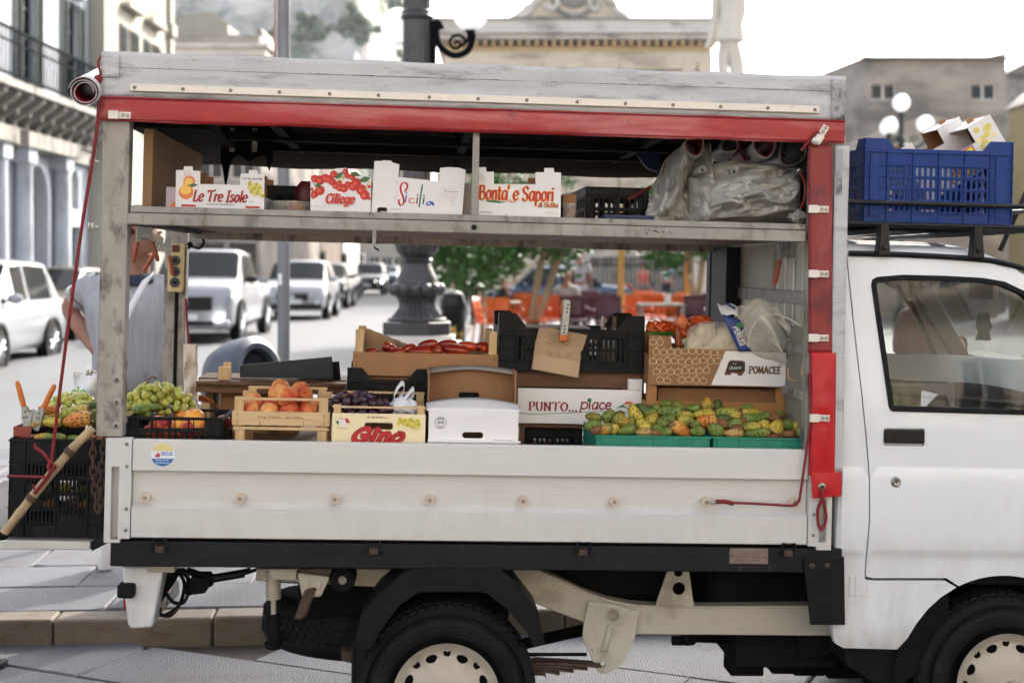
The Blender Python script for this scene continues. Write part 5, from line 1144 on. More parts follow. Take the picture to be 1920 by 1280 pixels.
seam=[(1604,478),(1607,540),(1613,640),(1621,740),(1629,830),(1633,900),(1633,980),(1629,1040),(1627,1075),(1630,1085)]
arc=lambda a0,a1,n,r=war:[(wcx+r*cos(R(a0+(a1-a0)*k/n)),wcz+r*sin(R(a0+(a1-a0)*k/n))) for k in range(n+1)]
a_door=180-R(1)*0
cT_=Z(1640,1086)
ang=117.0
dt=px_poly(seam,.0)
front_u=X(1884,1281)+.66
zs_=Z(1700,476)
roofline=[(X(1604,478),Z(1604,478)),(X(1700,476),Z(1700,478)),(X(1820,486),Z(1820,486)),(X(1880,492),Z(1880,494)),(X(1945,512),Z(1945,516)),(X(2000,560),Z(2000,566)),(X(2075,690),Z(2075,690)),(X(2110,760),Z(2110,765))]
# body side behind and below the door
g_=.0042
left=[(a+0,b) for a,b in dt]
cabL=X(1577,700)
b1=[(cabL,Z(1577,472)),(cabL,Z(1577,1050)),(X(1566,1062),Z(1566,1062)),(X(1565,1190),Z(1565,1190)),(X(1571,1210),Z(1571,1210)),(X(1588,1220),Z(1588,1220)),(X(1690,1223),Z(1690,1223))]
arc1=[p for p in arc(196,ang+.6,8) if p[1]>Z(1690,1221)]
sill=px_poly([(1776,1090.5),(1640,1090.5),(1626,1088)],0)
b1+=arc1+sill+list(reversed([(a-g_,b) for a,b in dt[:-1]]))
cb_=MB();cb_.panel(b1,[],wy,.03,extra=extra(cabL,X(1790,1100),12));cab=cb_.build('cab_body',Mt['white'],TK,smooth=30)
# door with window opening
wo=[(1650,519),(1700,515),(1780,517),(1850,521),(1890,528),(1925,545),(1960,585),(2010,680),(2050,764),(2050,778),(1920,776),(1666,769),(1661,762),(1650,660),(1638,535),(1641,524)]
wpoly=px_poly(wo,.045)
dr=dt[:-1]+px_poly([(1628,1083),(1640,1085.5),(1779,1085.5)],0)+arc(ang-.8,62,16)+[(X(2075,1100),Z(2075,1060)),(X(2110,900),Z(2110,900))]+list(reversed(roofline))
cen=(sum(p[0] for p in wpoly)/len(wpoly),sum(p[1] for p in wpoly)/len(wpoly))
def inset(poly,d):
 n=len(poly);o=[]
 ar=sum(poly[i][0]*poly[(i+1)%n][1]-poly[(i+1)%n][0]*poly[i][1] for i in range(n));s=1 if ar>0 else -1
 for i in range(n):
  a,b,c=Vector(poly[i-1][:2]),Vector(poly[i][:2]),Vector(poly[(i+1)%n][:2])
  e1,e2=(b-a).normalized(),(c-b).normalized();n1,n2=Vector((-e1.y,e1.x))*s,Vector((-e2.y,e2.x))*s
  m=(n1+n2).normalized();k=d/max(.35,m.dot(n1));o.append(tuple(b+m*k))
 return o
db=MB();rec=rrect(X(1659,832),Z(1659,836),X(1737,806),Z(1737,804),.008)
db.panel(dr,[wpoly,rec],wy,.03,extra=extra(X(1600,800),X(2110,800),26));door=db.build('door',Mt['white'],TK,smooth=30)
q=MB();q.panel(wpoly,[inset(wpoly,.017)],lambda a,b:wside(b)-.006,.03);q.build('window_seal',Mt['rubber'],door,bevel=.002)
Mt['glass']=bpy.data.materials.new('door_glass');Mt['glass'].use_nodes=True
N_,K_,P_=nodes_of(Mt['glass'])
tr_=N_.new('ShaderNodeBsdfTransparent');tr_.inputs[0].default_value=(.5,.53,.53,1);gl_=N_.new('ShaderNodeBsdfGlossy');gl_.inputs['Roughness'].default_value=.01
fr_=N_.new('ShaderNodeFresnel');fr_.inputs['IOR'].default_value=1.5;mx_=N_.new('ShaderNodeMixShader');K_(fr_.outputs[0],mx_.inputs[0]);K_(tr_.outputs[0],mx_.inputs[1]);K_(gl_.outputs[0],mx_.inputs[2])
K_(mx_.outputs[0],[n for n in N_ if n.type=='OUTPUT_MATERIAL'][0].inputs['Surface'])
q=MB();q.panel(inset(wpoly,.015),[],lambda a,b:wside(b)+.004,0);q.build('window_glass',Mt['glass'],door,smooth=60)
q=MB();q.panel(rrect(X(1655,840),Z(1655,840),X(1741,800),Z(1741,800),.01),[],lambda a,b:wside(b)+.02,.004);q.build('handle_recess',Mt['white'],door)
q=MB();q.prism(rrect(X(1660,830),Z(1660,831),X(1736,806),Z(1736,807),.006),.006,.02);q.build('handle',Mt['trimblack'],door,bevel=.004)
q=MB();c=tp(1680,903,.006);q.lathe([(.001,-.006),(.008,-.006),(.011,-.007),(.0155,-.003),(.016,.004)],24,Tr(*c) @ Ro(-90,'X'));lk=q.build('lock',Mt['screw'],door);q=MB();q.box(c.x-.0012,c.x+.0012,c.y-.0066,c.y-.0055,c.z-.004,c.z+.004);q.build('keyhole',Mt['dark'],lk)
# vent ribs pressed in behind the door
for px,y0_,y1_ in ((1598,1081,1120),(1609,1081,1120),(1620,1094,1121),(1631,1094,1121)):
 q=MB();q.prism(rrect(X(px-3,y1_),Z(px,y1_),X(px+3,y0_),Z(px,y0_),.004),wside(Z(px,1100))-.003,wside(Z(px,1100))+.01);q.build('vent_rib',Mt['white'],cab,bevel=.002)
# gutter, roof, far side, windscreen
gt=[(1592,476),(1700,479),(1820,486),(1880,494),(1945,516),(2000,565)]
q=MB();q.tube(catmull([tp(a,b-1,.082) for a,b in gt],6),.0095,8);q.build('gutter',Mt['trimblack'],TK)
r0,r1=.086,W-.086
def rz(u):
 t=max(0,(u-X(1830,480))/.42);return -.30*t*t
def roofp(a,b):
 u=cabL+(X(1990,500)-cabL)*a;zz=Z(1700,476)+ (Z(1590,474)-Z(1700,476))*0
 return Vector((u,r0+(r1-r0)*b,Z(1600,474)-.004+.058*sin(pi*b)**.42+rz(u)))
q=MB();q.grid(roofp,24,26);q.build('cab_roof',Mt['white'],TK,smooth=60,solid=.004)
def flip(poly):return poly
far=MB();far.panel(dr,[wpoly],lambda a,b:-wside(b),-.03,M=Matrix(((1,0,0,0),(0,1,0,W),(0,0,1,0),(0,0,0,1))));far.build('far_door',Mt['white'],TK,smooth=30)
far=MB();far.panel(b1,[],lambda a,b:W-wside(b),-.03);far.build('far_body',Mt['white'],TK,smooth=30)
q=MB();q.panel(wpoly,[inset(wpoly,.02)],lambda a,b:W-wside(b)-.035,.02);q.build('far_window_seal',Mt['trimblack'],TK)
q=MB();q.box(cabL+.003,cabL+.03,.06,W-.06,Z(1577,1100),Z(1577,620));q.build('cab_back',Mt['cgrey'],TK)
q=MB();q.box(cabL+.004,cabL+.03,.09,W-.09,Z(1577,620),Z(1577,478));q.build('cab_back',Mt['cgrey'],TK)
q=MB();q.box(cabL+.02,front_u-.1,.06,W-.06,Z(1640,1100),Z(1640,1085));q.build('cab_floor',Mt['dark'],TK)
zn=Z(2110,765)
q=MB();q.hexa([(X(2105,770),.06,Z(2105,1200)),(X(2105,770),W-.06,Z(2105,1200)),(X(2105,770),W-.06,zn),(X(2105,770),.06,zn)],[(front_u+.14,.1,Z(2105,1190)),(front_u+.14,W-.1,Z(2105,1190)),(front_u+.06,W-.1,zn-.12),(front_u+.06,.1,zn-.12)]);q.build('nose',Mt['white'],TK,bevel=.03)
for y_ in (.09,W-.13):
 q=MB();q.hexa([(X(1945,516),y_,Z(1945,520)),(X(1945,516),y_+.04,Z(1945,520)),(X(1985,516),y_+.04,Z(1945,520)),(X(1985,516),y_,Z(1945,520))],[(X(2090,765),y_,zn),(X(2090,765),y_+.04,zn),(X(2130,765),y_+.04,zn),(X(2130,765),y_,zn)]);q.build('windscreen_pillar',Mt['cgrey'],TK)
q=MB();q.add([(X(1990,516),.1,Z(1945,516)),(X(1990,516),W-.1,Z(1945,516)),(X(2130,765),W-.1,zn),(X(2130,765),.1,zn)],[(0,1,2,3)]);q.build('windscreen',Mt['glass'],TK)
# cab interior
q=MB();q.prism(px_poly([(2030,700),(2080,690),(2110,760),(2100,900),(2010,860),(2010,760)],.2),.1,W-.1);q.build('dashboard',Mt['trimblack'],TK,bevel=.02)
for w0_ in (.12,.74):
 q=MB();q.box(X(1640,800,.3),X(1640,800,.3)+.42,w0_,w0_+.5,Z(1640,940),Z(1640,850));q.hexa([(X(1600,850,.3),w0_,Z(1640,870)),(X(1600,850,.3),w0_+.5,Z(1640,870)),(X(1600,850,.3)+.12,w0_+.5,Z(1640,870)),(X(1600,850,.3)+.12,w0_,Z(1640,870))],
  [(X(1585,850,.3),w0_+.04,Z(1640,740)),(X(1585,850,.3),w0_+.46,Z(1640,740)),(X(1585,850,.3)+.09,w0_+.46,Z(1640,740)),(X(1585,850,.3)+.09,w0_+.04,Z(1640,740))]);q.build('seat',Mt['dark'],TK,bevel=.03)
q=MB();q.grid(lambda a,b:tp(1668+330*a,668+42*b*(1-a*.3)+16*a+36*a*b*a+2*sin(a*9),.26+.5*b*0)+Vector((0,.30*(1-b),0)),18,8);q.build('sun_shade',mat('silvery_sun_shade',lin((196,204,206)),.5,var=.05),TK,smooth=70)
q=MB();q.box(X(1665,750,.2),X(1725,750,.2),.19,.196,Z(1690,764,.2),Z(1690,722,.2));q.build('yellow_leaflet',mat('olive_card',lin((128,122,64)),.6,var=.25,scale=20),TK)
q=MB();a=tp(1770,750,.3);q.hexa([a+Vector((-.07,0,-.03)),a+Vector((-.07,.15,-.03)),a+Vector((.03,.15,-.03)),a+Vector((.03,0,-.03))],[a+Vector((-.02,0,.02)),a+Vector((-.02,.15,.02)),a+Vector((.005,.15,.02)),a+Vector((.005,0,.02))]);q.build('clear_box',Mt['carglass'],TK)
q=MB();a=tp(1785,672,W+.12);q.prism(rrect(a.x-.05,a.z-.13,a.x+.05,a.z+.1,.03),W+.06,W+.16);q.build('wing_mirror',Mt['trimblack'],TK,bevel=.02)
q=MB();a=tp(1790,672,W+.055);q.prism(rrect(a.x-.05,a.z-.10,a.x+.04,a.z+.09,.03),W+.045,W+.058);q.build('mirror_glass',mat('mirror',lin((214,206,196)),.05,metal=.9,var=.02),TK)
q=MB();a=tp(1850,530,.6);q.box(a.x-.012,a.x+.012,.52,.74,a.z-.06,a.z+.02);q.tube(catmull([a+Vector((.01,0,0)),a+Vector((.04,0,.0)),a+Vector((.045,0,.03))],4),.006,6);q.build('rear_view_mirror',Mt['roller'],TK,bevel=.008)
q=MB();a=tp(1844,612,.6);q.tube([a+Vector((0,0,.1)),a],.001,5)
q.prism([(a.x-.03,a.z-.05),(a.x+.03,a.z-.05),(a.x+.022,a.z-.02),(a.x+.034,a.z),(a.x+.024,a.z+.02),(a.x+.02,a.z+.05),(a.x-.02,a.z+.05),(a.x-.028,a.z+.02),(a.x-.03,a.z),(a.x-.02,a.z-.02)],.598,.602);q.build('air_freshener',flat('green_felt',lin((24,78,62))),TK)
# roof rack
wr0=.1;z_r1,z_r2=Z(1750,383,wr0),Z(1750,423,wr0);ru0,ru1=X(1590,380,wr0),X(1990,390,wr0)
q=MB()
for z_ in (z_r1,z_r2):
 q.tube([(ru0,wr0,z_),(ru1-.05,wr0,z_),(ru1,wr0+.05,z_),(ru1,W-.25,z_),(ru1-.05,W-.2,z_),(ru0,W-.2,z_),(ru0,wr0,z_)],.0085,10)
for k in range(7):w_=wr0+(W-.2-wr0)*k/6;q.tube([(ru0,w_,z_r2-.004),(ru1,w_,z_r2-.004)],.005,8)
for u in (ru0,ru0+.33,ru1-.03):q.tube([(u,wr0,z_r2),(u,wr0,z_r1)],.006,8) if u!=ru0+.33 else None
q.tube([tp(1926,355,.5),tp(1875,470,.5)],.009,8);q.tube([(ru1-.2,.5,z_r1),(ru1,.5,z_r1+.02)],.007,8)
rack=q.build('roof_rack',Mt['trimblack'],TK)
for px,py in ((1655,477),(1831,482)):
 f=MB();c=tp(px,py,.07);h=z_r2-c.z
 f.prism([(c.x-.02,c.z-.004),(c.x+.022,c.z-.004),(c.x+.016,c.z+h*.55),(c.x+.012,c.z+h),(c.x-.014,c.z+h),(c.x-.014,c.z+h*.55)],.055,.10);f.prism(ell(c.x,c.z+.022,.008,.008,14),.048,.056);f.build('rack_foot',Mt['trimblack'],rack,bevel=.003)
for px in (1655,1831):f=MB();c=tp(px,423,wr0);f.box(c.x-.014,c.x+.014,.1,W-.12,z_r2-.03,z_r2-.012);f.build('rack_bar',Mt['trimblack'],rack,bevel=.004)
# wheels -------------------------------------------------------------
def truck_wheel(px,py,w,nm='wheel'):
 c=tp(px,py,w);r=.280
 t=MB();wd=.165
 prof=[(.185,0),(.20,-.006),(.23,-.008),(.252,.004),(.269,.016),(r,.034),(r,wd-.034),(.269,wd-.016),(.23,wd),(.185,wd-.01)]
 t.lathe(prof,72,Ro(-90,'X'))
 for rr in (.198,.22,.242,.256):t.lathe([(rr-.002,.0),(rr-.001,-.0095),(rr+.001,-.0095),(rr+.002,.0)],64,Ro(-90,'X'))
 for k in range(56):                                    # tread blocks
  a=2*pi*k/56
  for row in range(4):
   y_=.036+row*.026;M_=Ro(-90,'X') @ Ro(math.degrees(a)+row*2.2,'Z');t.box(r-.003,r+.006,-.0115,.0115,y_,y_+.020,0,M_)
  t.box(.270,.2785,-.009,.009,.018,.034,0,Ro(-90,'X') @ Ro(math.degrees(a)+2,'Z'))
 wl=t.build(nm,Mt['rubber'],TK,loc=c)
 h=MB();ho=[]
 rh=.168
 for k in range(8):
  a=2*pi*(k+.5)/8;o=[]
  for j in range(12):
   b=2*pi*j/12;rr=.1255+.0125*cos(b);aa=a+.155*sin(b)*(1+.1*cos(b));o.append((rr*cos(aa),rr*sin(aa)))
  ho.append(o)
 def dome(x_,z_):
  d=hypot(x_,z_);y_=-.030+.012*min(1,(d/.09)**2) if d<.09 else -.018+.016*((d-.09)/.05 if d<.14 else 1)-.02*max(0,(d-.14)/.028)
  a=atan2(z_,x_);s=abs(cos(4*a)) ;k=max(0,1-abs(d-.122)/.042);return y_+.013*k*(s**2.2)
 ex=[(rr*cos(2*pi*(k+.37*j)/48),rr*sin(2*pi*(k+.37*j)/48)) for j,rr in enumerate((.018,.03,.045,.06,.075,.085,.092,.1,.108,.116,.124,.132,.138,.143,.149,.156,.162)) for k in range(48)]
 h.panel(ell(0,0,rh,rh,64),ho,dome,.006,extra=ex)
 hc=h.build('hubcap',Mt['hub'],wl,loc=(0,-.004,0),smooth=40)
 b=MB();b.lathe([(.001,-.002),(.026,-.003),(.028,-.001),(.0285,.004)],32,Tr(0,-.030,0) @ Ro(-90,'X'));b.build('centre_badge',Mt['hub'],hc)
 b=MB();b.tube([(.018*cos(2*pi*k/6+pi/6),-.0335,.018*sin(2*pi*k/6+pi/6)) for k in range(7)],.0012,6);b.tube(catmull([(.008,-.0335,.006),(-.004,-.0335,.008),(.004,-.0335,-.002),(-.008,-.0335,-.007)],4),.0018,6);b.build('badge_mark',Mt['trimblack'],hc)
 d=MB();d.lathe([(.001,.03),(.17,.03),(.185,.01),(.185,.08)],40,Ro(-90,'X'));d.build('rim',Mt['dark'],wl)
 return wl
truck_wheel(836,1303,.02);truck_wheel(1884,1282,.03)
for px,py in ((836,1303),(1884,1282)):
 c=tp(px,py,.02);q=MB();q.lathe([(.185,0),(.25,.01),(.280,.034),(.280,.13),(.25,.16),(.185,.16)],40,Ro(-90,'X'));q.build('wheel',Mt['rubber'],TK,loc=(c.x,W-.2,c.z))
q=MB();a,b=tp(836,1303,.15),tp(836,1303,.15);q.cyl((a.x,.1,a.z),(a.x,W-.1,a.z),.05,None,14);q.ball((a.x,W/2,a.z),.13,16,10);q.build('rear_axle',Mt['dark'],TK)
q=MB();a=tp(1884,1282,.15);q.cyl((a.x,.1,a.z),(a.x,W-.1,a.z),.05,None,14);q.build('front_axle',Mt['dark'],TK)
# inner wheel well of the cab
q=MB();pts_=arc(200,-20,20,war+.01); 
for (x0_,z0_),(x1_,z1_) in zip(pts_,pts_[1:]):q.add([(x0_,.035,z0_),(x1_,.035,z1_),(x1_,.4,z1_),(x0_,.4,z0_)],[(0,1,2,3)])
q.box(wcx-war,wcx+war,.4,.42,wcz-.1,wcz+war);q.build('wheel_well',Mt['dark'],TK)
q=MB();q.prism(px_poly([(1570,1050),(1770,1095),(1770,1215),(1660,1290),(1580,1240)],.1),.06,W-.06);q.build('engine_bay',Mt['dark'],TK)
q=MB();q.panel(px_poly([(1640,1222),(1715,1222),(1722,1330),(1635,1330)],.12),[],.12,.006);q.build('mud_flap',Mt['rubber'],TK)
# rear mudguard
q=MB();fo=px_poly([(664,1214),(677,1156),(711,1111),(752,1077),(771,1066),(936,1066),(966,1089),(1009,1145),(1022,1207),(1001,1212),(989,1186),(951,1141),(910,1109),(786,1109),(749,1134),(715,1179),(694,1216)],-.01)
fo=fo[::-1];q.prism(fo,-.012,.0);inn=px_poly([(664,1214),(677,1156),(711,1111),(752,1077),(771,1066),(936,1066),(966,1089),(1009,1145),(1022,1207)],-.01)
for (x0_,z0_),(x1_,z1_) in zip(inn,inn[1:]):q.hexa([(x0_,0,z0_),(x1_,0,z1_),(x1_,.2,z1_),(x0_,.2,z0_)],[(x0_,0,z0_-.006),(x1_,0,z1_-.006),(x1_,.2,z1_-.006),(x0_,.2,z0_-.006)])
q.build('mudguard',Mt['blackpl'],TK,bevel=.008,seg=3)
q=MB();q.grid(lambda a,b:tp(660+28*a,1200+140*b,.06)+Vector((0,.01*sin(a*5),0)),4,6);q.build('mud_flap',Mt['rubber'],TK,solid=.006)
# chassis rail and brackets
cw=.2
top_=[(480,1066),(1001,1066),(1049,1086),(1095,1109),(1140,1125),(1186,1134),(1244,1138),(1340,1138),(1566,1136)]
bot_=[(1566,1192),(1340,1190),(1191,1189),(1140,1182),(1095,1166),(1037,1145),(996,1127),(950,1112),(700,1100),(480,1088)]
q=MB();q.prism(px_poly(top_+bot_,cw)[::-1],cw,cw+.08);q.build('chassis_rail',Mt['cream'],TK,bevel=.004)
q=MB();q.tube([tp(a,b,cw-.002) for a,b in top_[1:]],.004,8);q.build('rail_lip',Mt['cream'],TK)
q=MB();q.prism(px_poly([(480,1066),(1001,1066),(1140,1125),(1566,1136),(1566,1192),(1140,1182),(996,1127),(480,1088)],1.1)[::-1],1.1,1.16);q.build('far_chassis_rail',Mt['dark'],TK)
br_=px_poly([(1104,1126),(1150,1132),(1198,1145),(1191,1193),(1168,1243),(1148,1257),(1136,1262),(1121,1259),(1092,1196),(1095,1166)],cw-.02)
h1,h2,h3,h4=[ell(X(a,b,cw-.02),Z(a,b,cw-.02),r,r,20) for a,b,r in ((1149,1152,.0205),(1130,1245,.010),(1109,1218,.004),(1109,1226,.004))]
q=MB();q.panel(br_,[h1,h2,h3,h4],cw-.02,.012);bro=q.build('spring_bracket',Mt['cream'],TK,bevel=.002)
q=MB();c=tp(1149,1152,cw-.024);q.lathe([(.019,-.006),(.023,-.006),(.0235,.01),(.019,.01)],28,Tr(*c) @ Ro(-90,'X'),closed=True);q.build('tube_end',Mt['cream'],bro)
q=MB();a,b=tp(1146,1168,cw-.02),tp(1132,1222,cw-.02);q.hexa([a+Vector((-.013,0,0)),a+Vector((.013,0,0)),b+Vector((.014,0,0)),b+Vector((-.014,0,0))],[a+Vector((-.007,-.008,-.004)),a+Vector((.007,-.008,-.004)),b+Vector((.008,-.008,.006)),b+Vector((-.008,-.008,.006))]);q.build('pressed_bead',Mt['cream'],bro,bevel=.003)
q=MB();q.panel(px_poly([(1228,1137),(1302,1138),(1291,1064),(1253,1064)],cw+.02),[ell(X(1273,1103,cw+.02),Z(1273,1103,cw+.02),.021,.021,20),ell(X(1272,1074,cw+.02),Z(1272,1074,cw+.02),.014,.012,16)],cw+.02,.008);q.build('body_mount',Mt['cream'],TK,bevel=.002)
q=MB();q.prism(px_poly([(500,1066),(556,1066),(556,1088),(512,1086),(506,1076)],.1)[::-1],.1,.3);q.build('rail_end',Mt['cream'],TK,bevel=.003)
q=MB();q.prism(px_poly([(557,1073),(619,1081),(602,1119),(566,1120)],.09)[::-1],.09,.13);hg=q.build('spring_hanger',Mt['cream'],TK,bevel=.006)
for a,b in ((574,1094),(597,1095)):q=MB();q.ball(tp(a,b,.089),(.012,.004,.018),10,6);q.build('pressed_dimple',Mt['cream'],hg)
q=MB();a,b=tp(584,1112,.08),tp(561,1152,.08);q.hexa([a+Vector((-.022,0,.012)),a+Vector((.018,0,.02)),b+Vector((.02,0,-.012)),b+Vector((-.018,0,-.02))],[a+Vector((-.022,.02,.012)),a+Vector((.018,.02,.02)),b+Vector((.02,.02,-.012)),b+Vector((-.018,.02,-.02))]);sk=q.build('shackle',Mt['rust'],TK,bevel=.012)
for c in (a,b):q=MB();q.cyl(c+Vector((0,-.01,0)),c+Vector((0,.02,0)),.011,None,8);q.build('bolt',Mt['rust'],sk)
q=MB();c=tp(642,1087,.09);q.lathe([(.01,-.0),(.038,0),(.042,.02),(.042,.1)],18,Tr(*c) @ Ro(-90,'X'));q.lathe([(.004,-.004),(.013,-.004),(.014,.003)],16,Tr(*c) @ Ro(-90,'X'),1);q.build('drum',[Mt['dark'],Mt['screw']],TK)
q=MB();a,b=tp(512,1070,.2),tp(513,1122,.2);q.cyl(a,b,.024,None,14,1);q.cyl(b,tp(513,1160,.2),.009,None,10,1);q.cyl(tp(513,1150,.2),tp(514,1206,.2),.02,None,14);q.cyl(tp(513,1203,.2),tp(513,1214,.2),.03,.026,14);q.build('shock_absorber',[Mt['dark'],Mt['cream']],TK)
q=MB()
for k in range(5):
 o=k*5;pts_=catmull([tp(640-20*(4-k)*0,1222+o*.8,.14),tp(836,1262+o,.14),tp(1000+0,1246+o,.14),tp(1128-k*26,1250+o+(4-k)*.5,.14)],6)
 q2=MB()
 for a,b in zip(pts_,pts_[1:]):q2.hexa([a,a+Vector((0,.06,0)),a+Vector((0,.06,.007)),a+Vector((0,0,.007))],[b,b+Vector((0,.06,0)),b+Vector((0,.06,.007)),b+Vector((0,0,.007))])
 q2.build('spring_leaf',Mt['rust'],TK)
q=MB();q.cyl(tp(985,1226,.2),tp(1100,1226,.2),.006,None,8);q.build('brake_rod',Mt['dark'],TK)
q=MB();q.hexa([tp(960,1200,.5),tp(960,1222,.5),tp(960,1222,.56),tp(960,1200,.56)],[tp(1110,1165,.5),tp(1110,1188,.5),tp(1110,1188,.56),tp(1110,1165,.56)]);q.build('propeller_shaft',Mt['dark'],TK)
q=MB();q.box(X(760,1100,.45),X(1240,1100,.45),.34,1.1,Z(1000,1128,.34),zf0-.002);q.box(X(1310,1100,.45),X(1560,1100,.45),.3,1.1,Z(1400,1180,.3),zf0-.004);q.box(X(1240,1100,.5)-.002,X(1312,1100,.5),.5,1.0,Z(1270,1170,.5),zf0-.006)
q.box(X(560,1100,.4),X(760,1100,.4)-.003,.34,1.1,Z(620,1165,.34),zf0-.008);q.build('tank',Mt['dark'],TK,bevel=.03)
rr_=random.Random(3);q=MB()
for k in range(26):
 a=tp(rr_.uniform(1385,1600),rr_.uniform(1200,1242),rr_.uniform(.3,.8));s=rr_.uniform(.02,.06);q.box(a.x-s,a.x+s,a.y-s,a.y+s,a.z-s*.7,a.z+s*.7,0,None)
q.box(X(1380,1200,.3),X(1570,1200,.3),.3,1.0,Z(1450,1236,.4),Z(1450,1190,.3));q.build('gearbox',Mt['dark'],TK,bevel=.006)
q=MB();q.cyl(tp(1260,1200,.3),tp(1300,1200,.3),.016,None,10);q.cyl(tp(1290,1186,.3),tp(1292,1206,.3),.024,None,8);q.cyl(tp(1300,1196,.5),tp(1420,1200,.5),.014,None,8);q.build('exhaust_pipe',Mt['dark'],TK)
# spare wheel slung flat under the tail
c=tp(650,1164,.62);q=MB();rs_=.29;q.lathe([(.17,-.075),(.24,-.09),(.272,-.075),(rs_,-.045),(rs_,.045),(.272,.075),(.24,.09),(.17,.075)],64,Tr(*c) @ Ro(4,'Y') @ Ro(-4,'X'))
for k in range(60):
 for row in range(4):q.box(rs_-.003,rs_+.005,-.011,.011,-.042+row*.022,-.026+row*.022,0,Tr(*c) @ Ro(4,'Y') @ Ro(-4,'X') @ Ro(k*6+row*2,'Z'))
q.build('spare_wheel',Mt['rubber'],TK)
q=MB();q.cyl(c+Vector((0,0,-.05)),c+Vector((0,0,.05)),.17,None,24);q.tube([tp(520,1190,.4),tp(700,1232,.4)],.012,8);q.build('spare_carrier',Mt['dark'],TK)
# rear corner: white bumper end with side marker, cables
q=MB();q.prism(px_poly([(228,1064),(307,1064),(302,1092),(285,1176),(245,1179),(239,1170),(232,1110)],.1)[::-1],.1,.34);bp_=q.build('rear_bumper',Mt['white'],TK,bevel=.008,seg=3)
q=MB();q.prism(rrect(X(221,1119,.09),Z(221,1119,.09),X(254,1093,.09),Z(254,1093,.09),.009),.07,.12);q.build('side_marker',Mt['rubber'],bp_,bevel=.006)
q=MB();q.prism(px_poly([(231,1122),(236,1122),(237,1142),(233,1142)],.15)[::-1],.15,.3);q.build('tail_lamp',Mt['tail'],bp_)
q=MB();q.box(X(276,1070,.08),X(327,1070,.08),.08,.2,Z(300,1073,.08),zf0);q.build('bumper_bracket',Mt['cream'],bp_,bevel=.002)
q=MB();q.prism(px_poly([(302,1068),(332,1080),(316,1108),(300,1116),(296,1150),(290,1154),(296,1110)],.2)[::-1],.2,.3);q.prism(px_poly([(357,1082),(390,1082),(392,1096),(385,1112),(360,1115),(352,1100)],.2)[::-1],.2,.3);q.build('lamp_back',Mt['dark'],TK,bevel=.006)
cab_=MB()
for pts_ in ([(330,1066),(345,1090),(342,1120),(330,1140),(310,1152),(298,1152)],[(310,1110),(325,1128),(345,1128),(355,1100),(350,1070)],[(340,1066),(370,1080),(400,1085),(440,1080),(490,1064)],[(352,1066),(380,1076),(420,1078),(470,1066)],[(360,1068),(395,1084),(395,1096),(380,1094)],[(335,1066),(352,1084),(350,1110),(358,1112)],[(300,1140),(300,1150),(320,1153),(338,1130),(350,1090)]):
 cab_.tube(catmull([tp(a,b,.2+.02*k) for k,(a,b) in enumerate(pts_)],6),.006,8)
cab_.tube([tp(398,1084,.24),tp(458,1074,.26)],.014,10);cab_.build('wiring',Mt['trimblack'],TK)
q=MB();q.prism(px_poly([(1507,1047),(1583,1043),(1585,1171),(1520,1171)],-.012)[::-1],-.012,-.004);mf=q.build('side_flap',Mt['blackpl'],TK,bevel=.002)
screws([(1523,1060),(1551,1060)],-.012,mf,.009,Mt['rust'],'bolt')
